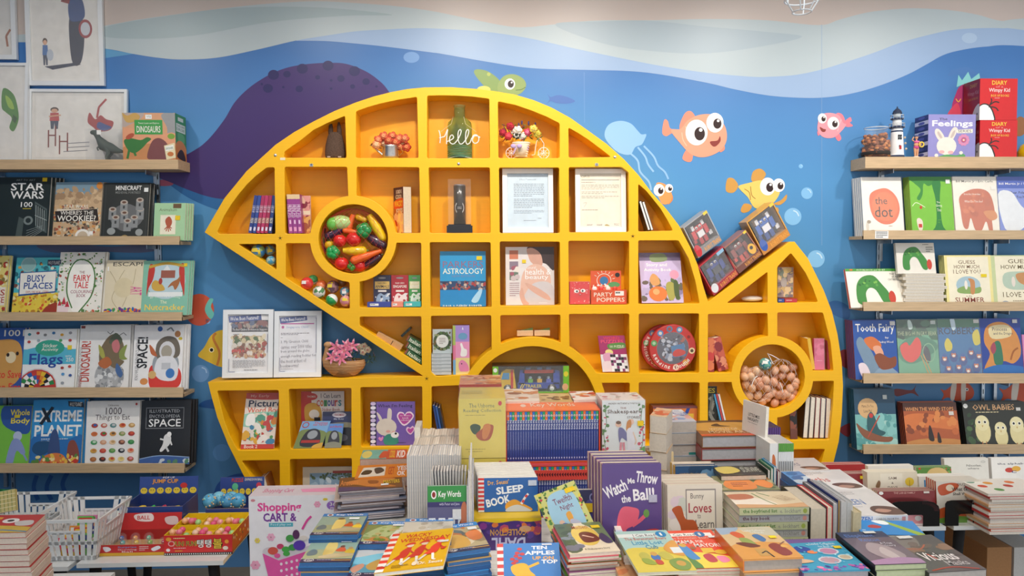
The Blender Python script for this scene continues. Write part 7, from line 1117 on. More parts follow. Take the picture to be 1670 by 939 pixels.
els += [('l',[(X(494),sc_(864)),(X(502),sc_(850)),(X(509),sc_(843))],1.5,'e0489c',1),('s',[(X(430),sc_(901)),(X(440),sc_(892)),(X(480),sc_(898)),(X(508),sc_(890)),(X(506),sc_(900)),(X(455),sc_(915))],'d8d0d8'),('p',[(X(429),sc_(902)),(X(455),sc_(914)),(X(510),sc_(897)),(X(500),sc_(939)),(X(462),sc_(960)),(X(438),sc_(942))],'e85aa8')]+[('e',X(459+i*8.5),sc_(920+j*11-i*1.8),1.3,1.0,'f4e4ee') for i in range(6) for j in range(3)]+[('e',X(x),sc_(y),a,b,c) for x,y,a,b,c in ((446,898,5,2.6,'d85a4c'),(458,891,3.4,1.8,'c8406a'),(467,896,4,2,'4ab04c'),(478,893,4,2.2,'3f9a4c'),(489,890,6,3.4,'5a3ab0'),(474,878,4,2.4,'4aa04c'),(484,872,3.4,3.2,'5a2c5c'),(453,906,3,1.6,'e85a9c'),(468,903,3.4,1.6,'4ab04c'),(496,878,4,1.6,'e8e0d8'))]
pbox(O,(x1m-O.x,0,0),(0,0,zt-zb),.11,'eceaf0',els,'large white and pink boxed toy shopping cart left of the blue readers','box','toy_cart_box',top='e8dce4',tels=[('t','Shopping Cart',10,30,40,80,'e080a8',.04),('p',[(46,40),(80,30),(84,70),(50,70)],'e890b8')])
# --- blue reader piles
def kw(sky,els,num):return [('r',0,0,100,100,sky)]+els+[('r',0,0,100,14,'2a86d0'),('e',16,7,7,5,'f4f4f4'),('e',16,7,4.5,3.4,'8a2424'),('t','Key Words',30,3,90,12,'f4f6f8',.03),('w',34,15.5,76,18.5,1,'3a6ab0'),('r',0,88,100,100,'2c2c5c'),('e',16,92,10,5,'f0f0f4'),('e',16,92,9,4,'2c2c5c'),('t',num,9,90,23,95,WT,.01),('w',32,90,90,94,1,'c8c8e0'),('r',60,92,100,94,'d8a83c')]
boat=[('r',0,14,100,60,'9cb8a8'),('s',[(0,60),(40,54),(100,66),(100,90),(0,90)],'a8b088'),('s',[(38,30),(50,26),(58,34),(60,56),(52,76),(38,74),(36,50)],'ecd27a'),('e',46,25,8,4.5,'6a5a3c'),('s',[(60,60),(66,48),(76,48),(80,62)],'d8602c'),('e',71,44,5,4,'8a5a3c'),('s',[(80,66),(84,54),(96,54),(99,68)],'e8c83c'),('e',89,50,5,4,'c8a46a'),('s',[(4,66),(12,54),(22,58),(24,72),(8,76)],'6a8088'),('s',[(30,80),(64,68),(98,70),(94,78),(50,86)],'c8b890')]
BP=['3a8ed0','2f6ab0','c8a05a','2a78c0','3a5a94']; BG='blue early reader stacks'
KW=dict(pages='3f6fa8',jit=.005)
pile((505,873),(583,872),(531,838),.915,.010,11,BP,kw('a8c8b8',boat,'10a'),'blue reader with a rowing boat scene, rear one of two alike','blue reader lower in the rear rowing boat stack','readers of the rear rowing boat stack',sticker=(64,24,86,31,'f4f4f2'),**KW)
pile((488,918),(571,917),(511,873),.895,.010,9,BP,kw('a8c8b8',boat,'10a'),'blue reader with a rowing boat scene, front one by the pink cart','blue reader lower in the front rowing boat stack','readers of the front rowing boat stack',sticker=(64,24,86,31,'f4f4f2'),**KW)
pile((586,888),(662,887),(597,851),.892,.011,8,BP,kw('8a9a5c',[('s',[(0,60),(40,20),(100,14),(100,30),(50,70),(0,90)],'b8c890'),('s',[(60,70),(84,14),(92,14),(76,74)],'d8dcd0'),('s',[(4,80),(40,66),(60,80),(50,90)],'c88a4c'),('n',0,20,100,86,24,5,['6a8a3c','9ab068','c8b87c'])],'11a'),'blue reader with a green hillside scene, partly under the yellow book','blue reader in the hillside stack','readers of the hillside stack',sticker=(60,16,84,24,'f4f4f2'),**KW)
pile((566,941),(648,940),(580,890),.878,.011,7,BP,kw('5ab0d0',[('s',[(0,30),(60,20),(100,30),(100,60),(0,60)],'7cc4dc'),('s',[(0,16),(50,14),(100,14),(100,34),(60,26),(0,40)],'e8ecec'),('s',[(30,66),(50,48),(74,44),(84,56),(60,76),(40,80)],'d8b060'),('s',[(0,74),(20,60),(26,70),(10,88)],'d8a088')],'7a'),'blue reader with a swimming scene at the bottom edge','blue reader in the swimming stack','readers of the swimming stack',**KW)
pile((651,886),(736,884),(663,846),.900,.011,8,BP,kw('d8d0c0',[('n',0,14,100,90,24,7,['e8e4d8','b8ac98','c8c0ac'])],'8a'),'blue reader with a cream sketch cover behind the yellow book','blue reader in the cream sketch stack','readers of the cream sketch stack',**KW)
pile((729,903),(800,893),(735,856),.892,.010,9,BP,kw('c8b890',[('n',0,14,100,88,20,9,['e8d8b8','8a7a5c','c87a3c','5a6a6c']),('s',[(4,60),(30,40),(56,50),(60,80),(20,86)],'d8a850'),('s',[(60,40),(90,30),(96,60),(70,66)],'d87a40')],'9a'),'blue reader with a tangle of children at the right of the yellow book','blue reader in the stack right of the yellow book','readers of the stack right of the yellow book',sticker=(70,20,92,30,'f4f4f2'),**KW)
girl=lambda x,y:[('s',[(x-6,y+14),(x+1,y+4),(x+9,y+2),(x+8,y+20),(x+2,y+30),(x-14,y+32),(x-6,y+20)],'dc2c28'),('e',x+6,y-2,5.4,4.6,'f0d8c0'),('s',[(x-3,y-2),(x+2,y-9),(x+11,y-10),(x+13,y-5),(x+4,y-4)],'dc2c28'),('l',[(x+6,y+8),(x+14,y+18),(x+19,y+16)],2,'dc2c28'),('l',[(x,y+30),(x+3,y+46),(x+7,y+47)],2.6,'f4f0e8'),('l',[(x-10,y+32),(x-19,y+45),(x-23,y+44)],2.6,'f4f0e8')]
O=atz(610,935,.921); U=atz(723,921.5,.921)-O; V=atz(641,871,.921)-O
book(O,U,V,.009,'f2bc0e',[('r',0,0,100,100,'f4be10')]+[('r',0,i*14.3,12,i*14.3+7.4,'e03a30') for i in range(7)]+[('r',0,i*14.3+7.4,12,i*14.3+14.3,'f4f0ea') for i in range(7)]+[('t','WACKY',24,7,66,17,'d8382c',.03),('t','WEDNESDAY',18,19,98,29,'d8382c',.03)]+girl(32,42)+girl(54,40)+girl(78,37)+[('e',92,56,4,3,'dc2c28'),('t','Dr. Seuss',60,86,97,93,'f4f0e4',.03),('e',55,89,4,5,'e8d8c0'),('w',22,88,46,96,2,'8a6a1c')],'yellow picture book with three running girls in red dresses, lying on top',hard=0,sticker=(84,36,98,41,'f0f0ee'))
# --- big floppy books and paperbacks behind them
pile((551,802),(657,794),(563,779),.893,.006,15,['5a4034','8a94a8','b8a8a0','a08c98','c8b8b0','7a8aa8'],[('r',0,0,100,100,'6a4028'),('s',[(30,20),(50,10),(90,30),(70,60),(90,90),(50,80),(30,60),(10,40)],'c87a3c'),('s',[(46,34),(62,40),(60,60),(48,58)],'8a4a28'),('s',[(0,70),(40,80),(60,100),(0,100)],'3a3468'),('t','Anatomi',2,20,30,60,'e08a4c',.02),('t','The',76,10,92,22,'e8c83c',.03),('t','MASTERS',70,40,96,66,'e8c83c',.04,0)],'brown art book with twisted orange figures on top of the floppy stack','floppy art book under the brown one','floppy art books left of the white paperbacks',pages='c4bcc0',seed=5,jit=.012,sticker=(66,70,78,82,'f0f0ee'))
pile((578,781),(664,777),(589,759),.894,.032,3,['e8842c','c86a3c','d8a080'],[('r',0,0,100,100,'ec8a2e'),('p',[(6,92),(56,84),(56,16),(12,20)],'f0ece0'),('s',[(10,70),(16,40),(30,44),(26,70)],'2a2a2c'),('s',[(34,30),(46,22),(54,50),(40,70)],'3a3a40'),('t','GET',62,20,74,80,'c8482c',.04),('t','YES',78,16,98,50,'f0ecf4',.05),('t','OK',80,56,96,90,'f0ecf4',.05)],'orange paperback with black sketches, between the brown art book and the jaw shelf','thick paperback under the orange one','paperbacks under the orange cover',pages='c8a898')
pile((587,749),(663,747),(590,734),.900,.034,3,['d85a3c','c84a3c','e8b080'],[('r',0,0,100,100,'d8583c'),('r',0,0,56,100,'6ab8b0'),('e',12,50,11,40,'e8d878'),('s',[(46,20),(60,30),(60,80),(40,90)],'c84838'),('t','COOL',62,10,74,92,'f0c83c',.05),('t','KID',78,14,96,90,'f4ece8',.06)],'red and turquoise paperback, rearmost left on the display table','thick paperback under the red and turquoise one','paperbacks under the turquoise cover',pages='d0b09c')
# upright white paperbacks in three rows
def upright_row(xa,xb,ytop,Y,n,depth,ztop,z0,top,side,group,label,seed,slant=0):
    O=at(xa,ytop,Y); O2=at(xb,ytop,Y); w=(O2.x-O.x)/n; fr=random.Random(seed)
    for i in range(n):
        h=ztop-z0-fr.uniform(0,.004); P=Vector((O.x+w*i+w*.04,Y+fr.uniform(0,.003),z0)); r=thing('paperback',label+', '+nth(i+1)+' from the left','book',P,group); m=M('print'); sl=slant*(i/n-.5); t=w*.96
        m.hexa(P,(t*.1,0,0),(0,depth,0),(sl,0,h),side); m.hexa(P+Vector((t*.9,0,0)),(t*.1,0,0),(0,depth,0),(sl,0,h),side); m.hexa(P+Vector((t*.14,depth-.001,0)),(t*.72,0,0),(0,.001,0),(sl,0,h),side); m.build('cover',r)
        q=M('paper'); q.hexa(P+Vector((t*.1,.001,0)),(t*.8,0,0),(0,depth-.003,0),(sl,0,h*.997),top); q.build('page_block',r)
zt=at(700,741,-1.75).z
upright_row(663,751,741,-1.75,24,.118,zt,TT,'e6e0d8','c9ccd4','white paperbacks, front row','thin upright paperback in the front row of white paperbacks',1)
upright_row(673,750,722,-1.625,20,.098,zt,TT,'eadfce','e0d8cc','white paperbacks, middle row','thin upright paperback in the middle row of white paperbacks',2)
upright_row(686,749,708,-1.52,15,.09,zt+.004,TT,'eee4d4','e4dccf','white paperbacks, rear row','thin upright paperback in the rear row of white paperbacks',3)
O=at(676,712,-1.53); O.z=TT; pbox(O,(.018,0,0),(0,0,at(680,697,-1.53).z-TT),.1,'eee8dc',[],'single pale paperback standing at the left of the rear row','book','paperback',kind='paper')
O=at(714,792,-1.86); zt2=at(730,765,-1.86).z
upright_row(712,753,775,-1.87,12,.06,zt2,TT,'dcd6d0','9a9ca4','short paperbacks behind the green reader','short thin paperback fanned behind the green fronted reader',4,.03)
O=at(697,860,-1.95); O.z=TT; x1m=at(761,860,-1.95).x; H_=at(730,792,-1.93).z-TT
book(O,(x1m-O.x,0,0),(0,.02,H_),.012,'2f8a3c',[('r',0,0,100,100,'5c5c84'),('r',0,0,100,22,'2f8f44'),('e',16,12,7,6,'f4f4f4'),('e',16,12,4.5,4,'8a2424'),('t','Key Words',28,7,86,18,'f4f6f4',.03),('r',0,22,100,29,'34346c'),('t','with Peter and Jane',30,23,82,28,'c8c8e0')]+[q for i in range(4) for q in (('r',3+i*25,44,20+i*25,66,'eeeeea'),('e',11+i*25,54,5,7,['a85a4c','3a3a3c','8a6a3c','8a4a2c'][i]),('r',6+i*24,68,22+i*24,84,['3a7a7c','b8c8c4','d8dcd8','e8e8e4'][i]))]+[('t','a',82,72,90,80,'2a2a2c',.03),('s',[(86,30),(100,28),(100,90),(88,84)],'b86a48')],'green topped reader with picture cards, standing before the white paperbacks',sticker=(64,32,86,46,'d8d8d8'),pages='c8ccd0')
for i in range(4):
    O=Vector((at(761.5+i*2.9,860,-1.93).x,-1.94+i*.004,TT)); pbox(O,(.004,0,0),(0,0,H_+[0,.04,.075,.03][i]),.16,['c8c8cc','e8e4e0','e4e0d8','c4c4ca'][i],[],['grey','white','tall white','pale grey'][i]+' thin book on edge between the green reader and the striped books','book','thin_book',kind='paper')
# --- boxed sets
def setbox(BLx,BRx,yt,Y,z0,depth,col,els,label,top,tels,side,**k):
    O=at(BLx,yt,Y); H=O.z-z0; x1=at(BRx,yt,Y).x; O.z=z0; return pbox(O,(x1-O.x,0,0),(0,0,H),depth,col,els,label,'box','boxed_set',side=side,top=top,tels=tels,**k)
zu=at(786,650,-1.64).z
ub=[('r',0,0,100,100,'d8c55c'),('t','The Usborne',22,8,76,15,'5a6a5a',.0),('t','Reading Collection',10,17,90,24,'5a6a5a',.0),('w',14,27,86,29,1,'8a7a3c'),('e',88,8,4,4,'c83c4c'),('s',[(24,46),(34,42),(46,46),(44,54),(36,60),(28,56)],'2f4a34'),('s',[(36,60),(50,50),(58,44),(74,46),(66,68),(46,70)],'a84f2c'),('s',[(52,46),(64,42),(68,50),(60,66),(50,66)],'c87a3c'),('w',14,84,84,86,1,'8a7a3c'),('w',20,88,70,90,1,'8a7a3c')]
zm=(zu+TT)/2
for z0,lab in ((TT,'lower yellow boxed reading set, under its twin'),(zm+.001,'upper yellow boxed reading set with a dragon and a book on its front')):
    O=at(748,650,-1.64); O.z=z0; x1m=at(824.5,650,-1.64).x; pbox(O,(x1m-O.x,0,0),(0,0,zm-TT-.001),.2,'c8b64c',ub,lab,'box','boxed_set',side='b8302c',top='d8c258',group='yellow boxed reading sets',which='R',film=1 if z0 > TT else 0,tels=[('r',4,30,50,60,'c8b450')])
O=at(749,629,-1.42); O.z=TT; x1m=at(818,629,-1.42).x; pbox(O,(x1m-O.x,0,0),(0,0,zu-TT+.006),.19,'b8382c',[],'red and orange topped boxed set behind the yellow ones','box','boxed_set',top='d88a5a',tels=[('n',0,0,100,100,30,9,['e8a878','c86a3c','e8c8a0','a84a34'])],film=1)
yk=-1.62; zk=at(900,668,yk).z; xk0=at(824,668,yk).x; xk1=at(979,668,yk).x; hk=(zk-TT)/2
for s in (1,0):
    O=Vector((xk0,yk-.03*(1-s),TT+(hk+.0005)*s)); w=xk1-xk0; h=hk-.001; r=thing('slipcase',['lower red slipcase of blue readers under its twin','upper orange slipcase packed with blue spined readers'][s],'box',O,'slipcases of blue readers'); m=M('print'); c1='e8703c' if s else 'd84a44'; b=.004
    m.hexa(O,(b,0,0),(0,.14,0),(0,0,h),'d84a34'); m.hexa(O+Vector((w-b,0,0)),(b,0,0),(0,.14,0),(0,0,h),'d84a34'); m.hexa(O+Vector((b,0,0)),(w-2*b,0,0),(0,.14,0),(0,0,b*.6),c1); m.hexa(O+Vector((b,0,h-b)),(w-2*b,0,0),(0,.14,0),(0,0,b),c1); m.hexa(O+Vector((b,.137,b)),(w-2*b,0,0),(0,.003,0),(0,0,h-2*b),c1)
    if s:art(m,O+Vector((0,0,h)),(w,0,0),(0,.14,0),[('e',20,50,3,16,'f0d8c8'),('t','Key Words',28,24,76,74,'f4dcc8',.03),('p',[(60,0),(100,0),(100,40)],'e05a34')])
    m.build('case',r); n=36; bw=(w-2*b-.002)/n
    if not s:q=M('print'); q.hexa(O+Vector((b,-.002,h-.045)),(w-2*b,0,0),(0,.0018,0),(0,0,.03),'d8483f'); [q.prism([(O.x+b+bw*i,O.y-.0025,O.z+h-.028),(O.x+b+bw*(i+.8),O.y-.0025,O.z+h-.022),(O.x+b+bw*(i+.8),O.y-.0025,O.z+h-.036)],(0,.0004,0),'5a1c24') for i in range(n)]; tag(q.build('scalloped_label',r),kind='stuff')
    proto=None
    for i in range(n):
        P=O+Vector((b+.001+bw*i,.0015,b*.7)); hh_=h-2*b; c=['e8703c','2f70c0','2f9a5c'][i % 3]
        key=i % 3
        if i < 3:
            r2=thing('blue_reader','thin blue spined reader in the %s slipcase, %s from the left' % (['lower','upper'][s],nth(i+1)),'book',P,'readers in the %s slipcase' % ['lower','upper'][s]); q=M('print'); q.hexa(P,(bw*.92,0,0),(0,.11,0),(0,0,hh_),'2b3f8c')
            art(q,P,(bw*.92,0,0),(0,0,hh_),[('r',0,0,100,17,c),('e',50,8,34,2,'f0ece8'),('e',50,8,20,1.2,'8a3a3c'),('t','Key Words',-160,24,260,29,'e8ecf4',.02,90),('w',30,40,70,78,14,'a8b0d0'),('r',30,92,70,95,'c8d0e8')]); q.build('reader_cover',r2)
            if i == 0:protos=[]
            protos.append((r2,P))
        else:
            r2,P0=protos[key]; cp=copy_tree(r2); cp.location=P; cp['label']=cp['label'].rsplit(',',1)[0]+', '+nth(i+1)+' from the left'
# Shakespeare box
zs=at(1016,652.6,-1.61).z
for z0,h,lab in ((TT,.17,'lower pale boxed set under the stories box with two drawn figures'),(TT+.171,zs-TT-.171,'white boxed story set with two thin drawn figures among roses')):
    O=at(982,652,-1.61); O.z=z0; x1m=at(1052,652,-1.61).x; fr=random.Random(3)
    pbox(O,(x1m-O.x,0,0),(0,0,h),.13,'dde0e0',[('r',0,0,100,100,'d9dfe0')]+[('l',[(6,8),(10,40),(4,60),(10,96)],1.2,'4a6a3c',1),('l',[(94,8),(90,40),(96,60),(90,96)],1.2,'4a6a3c',1)]+[('n',1,6,14,96,22,2.4,['4a7a40','c8405c','5a8a4c']),('n',86,6,99,96,22,2.4,['4a7a40','c8405c','5a8a4c']),('t','ANDREW MATTHEWS & TONY ROSS',14,4,88,7,'5a4a44',0),('t','THE',42,12,56,15,'8a4a3c'),('t','Shakespeare',12,16,92,25,'5a4034',.02),('t','STORIES',58,28,88,32,'5a4034',0),('s',[(0,100),(4,88),(16,90),(30,98),(30,100)],'5a9a4c'),('s',[(70,100),(86,88),(100,82),(100,100)],'5a9a4c'),('e',38,42,7,5,'e0b8a0'),('e',38,39,6,3,'6a4a34'),('s',[(38,50),(50,50),(62,66),(58,72),(46,66),(40,74)],'6a6a9c'),('l',[(44,74),(42,98)],4,'d88a98'),('l',[(50,74),(52,98)],4,'d88a98'),('e',68,38,6,5,'e8c0a8'),('s',[(58,38),(66,34),(68,44),(62,54),(56,52)],'c8843c'),('s',[(58,52),(70,50),(76,74),(78,98),(60,98),(58,74)],'dcdce4'),('l',[(72,56),(80,72),(76,78)],2,'e8c8b0')],lab,'box','boxed_set',top='e0dcd8',tels=[('n',4,10,96,90,20,6,['c8606c','e8c8c8','b8b0a8'])],film=1 if z0 > TT else 0,group='white boxed story sets',extra=(lambda r,O,U,V,T:(lambda q:(q.hexa(O+U*.82+V*.55+Vector((0,-.004,0)),U*.14,V*.09,(0,.0004,0),'ecc92c'),q.build('price_sticker',r)))(M('paper'))) if z0 > TT else None)
# books lying behind the slipcases
for BL,BR,TL,z,c,els,lab in (((819,655),(880,654),(835,634),1.128,'e8ddd0',[('n',0,0,100,100,26,8,['c87a4c','e8d8c8','8a4a34','d8a878'])],'white and brown patterned book lying behind the orange slipcase'),((880,655),(934,655),(874,641),1.124,'d8b87c',[('s',[(10,10),(90,20),(80,80),(20,70)],'e8cc94'),('n',10,20,90,90,12,8,['5a3c24','8a5a34'])],'tan antique style book lying behind the orange slipcase'),((936,652),(978,651),(935,638),1.130,'e8e4dc',[('n',0,0,100,80,16,9,['d8602c','e8a060','f4f0e8','c8402c'])],'white book with orange scene lying beside the tan one')):
    pile(BL,BR,TL,z,.03,11,[c,'d8c8b8','c8b0a0'],els,lab,'book buried under the '+' '.join(lab.split()[:5]),'books under the '+lab[:30],pages='e0d8cc',seed=int(BL[0]))
# --- striped book stack on the upside-down box
zb=at(830,836,-1.86).z; xb0,xb1=at(773,840,-1.88).x,at(882,840,-1.88).x
O=Vector((xb0,-1.9,TT)); pbox(O,(xb1-xb0,0,0),(0,0,zb-TT-.001),.3,'3c2c74',[('r',0,0,100,100,'4a2c7a'),('n',0,10,100,60,26,10,['8a3a8c','3a2c6c','c04a6a','5a3c94','e07a3c']),('s',[(0,0),(100,0),(100,8),(80,12),(60,8),(36,14),(10,8),(0,18)],'e8c41c'),('e',76,34,9,10,'d8a87c'),('t','COLLECTION',24,34,78,54,'e0a83c',.03,180),('t','DAHL',26,60,76,98,'c8c8e8',.06,180)],'purple collection box standing upside down under the striped books','box','boxed_set',side='2a1e50',top='e8c41c')
xs0,xs1=at(780,836,-1.85).x,at(877.5,836,-1.85).x; zs_=at(830,779,-1.84).z
strp=[('r',0,i*12.5,100,i*12.5+6.6,'d8302c') for i in range(8)]
for i in range(9):
    lab='blue picture book with red striped spine and block letters, front of its stack' if i == 0 else 'copy with striped spine, '+nth(i)+' behind the front blue one'
    O=Vector((xs0-.0015*i,-1.85+.0195*i,zb)); book(O,(xs1-xs0,0,0),(0,.012,(zs_-zb)*(1-.004*(i % 3))),.0165,'f0ece8' if i == 0 else 'ece8e2',(strp and [('r',0,i2*12.5,10,i2*12.5+6.6,'d8302c') for i2 in range(8)]+[('r',10,0,100,100,'1f5fa8'),('t','Dr. Seuss’',16,6,52,20,'e0a83c',.05,-4),('t','SLEEP',30,24,76,46,'ecf0f2',.07,-6),('t','BOOK',13,56,54,80,'ecf0f2',.07,-12),('s',[(46,78),(60,64),(74,76),(90,92),(84,100),(50,98)],'e0a02c'),('s',[(50,88),(66,80),(84,92),(86,100),(48,100)],'c8ccd0'),('l',[(72,78),(78,60),(84,48)],7,'e8e8e8',1),('l',[(74,74),(76,66)],7,'d83a34'),('l',[(79,58),(82,52)],7,'d83a34')]) if i == 0 else [],lab,name='paperback',group='striped spine picture books',spine='e8c0a0',pages='f0ebe0',hard=0,spart=strp if i == 0 else None,sticker=(84,8,98,24,'c8d4e4') if i == 0 else None)
O=at(812,975,-2.17); O.z=TT; x1m=at(917,975,-2.17).x; H_=at(855,887,-2.1).z-TT
book(O,(x1m-O.x,0,0),(0,.075,H_),.012,'1f74c0',[('r',0,0,10,100,'f0ece8')]+[('r',0,i*14,10,i*14+7,'d8302c') for i in range(8)]+[('r',10,0,100,100,'1f78c4'),('t','TEN',55,6,80,13,'f4f4f0',.06),('t','APPLES',44,16,92,24,'f4f4f0',.06),('t','UP ON',56,27,90,34,'e8a83c',.06),('t','TOP',70,34,96,42,'f4f4f0',.06),('s',[(22,46),(38,40),(48,44),(52,56),(60,66),(62,84),(44,92),(34,70),(24,60)],'f0b41c'),('l',[(50,48),(66,40)],5,'f0b41c')]+[('e',x,y,4,3,'c82c34') for x,y in ((24,32),(30,26),(36,30),(32,20),(40,22),(36,12),(30,36),(26,40))],'blue picture book with a yellow animal under red apples, leaning at the bottom',hard=1,sticker=(72,2,88,5,'e0e4ec'))
# tilted garland book, navy book and pale stack
O=at(907,889,-1.98); O=Vector((O.x,-1.98,O.z)); U=at(973,861,-1.97)-O; U.y=.0; V=at(870.6,808,-1.92)-O
book(O,U,V,.010,'6a8a3c',[('r',0,0,100,100,'c8c878'),('n',0,0,100,100,150,3,['3c6a2c','5a8a3c','d8c84c','b83c4c','2f4a28']),('s',[(18,30),(30,12),(60,8),(84,18),(88,50),(80,90),(30,92),(16,60)],'9cc4d8'),('t','Twelfth',34,20,78,32,'7a2c4c',.01),('t','Night',44,36,74,48,'7a2c4c',.01),('e',34,66,6,5,'e0b8a0'),('e',58,60,6,5,'e0b8a0'),('s',[(50,54),(62,52),(60,76),(52,74)],'e0a03c'),('s',[(30,72),(44,70),(62,96),(34,98)],'4a6ab0'),('s',[(52,68),(68,70),(88,98),(60,98)],'b8b8cc')],'tilted book with a leafy garland round a pale blue scene',hard=0,sticker=(70,9,92,18,'ecc92c'))
O=at(949,870,-1.9); O.z=TT+.0; x1m=at(982,870,-1.9).x; book(O+Vector((-.03,.02,0)),(x1m-O.x+.03,0,0),(0,.02,at(960,802,-1.88).z-TT),.02,'34346c',[('n',0,0,100,100,20,12,['3c3c84','2a2a5c','4a4a94']),('e',76,14,11,8,'8a8ac0'),('e',76,14,7,5,'2c2c5c')],'navy book standing behind the garland book',sticker=(46,24,84,40,'ecc92c'))
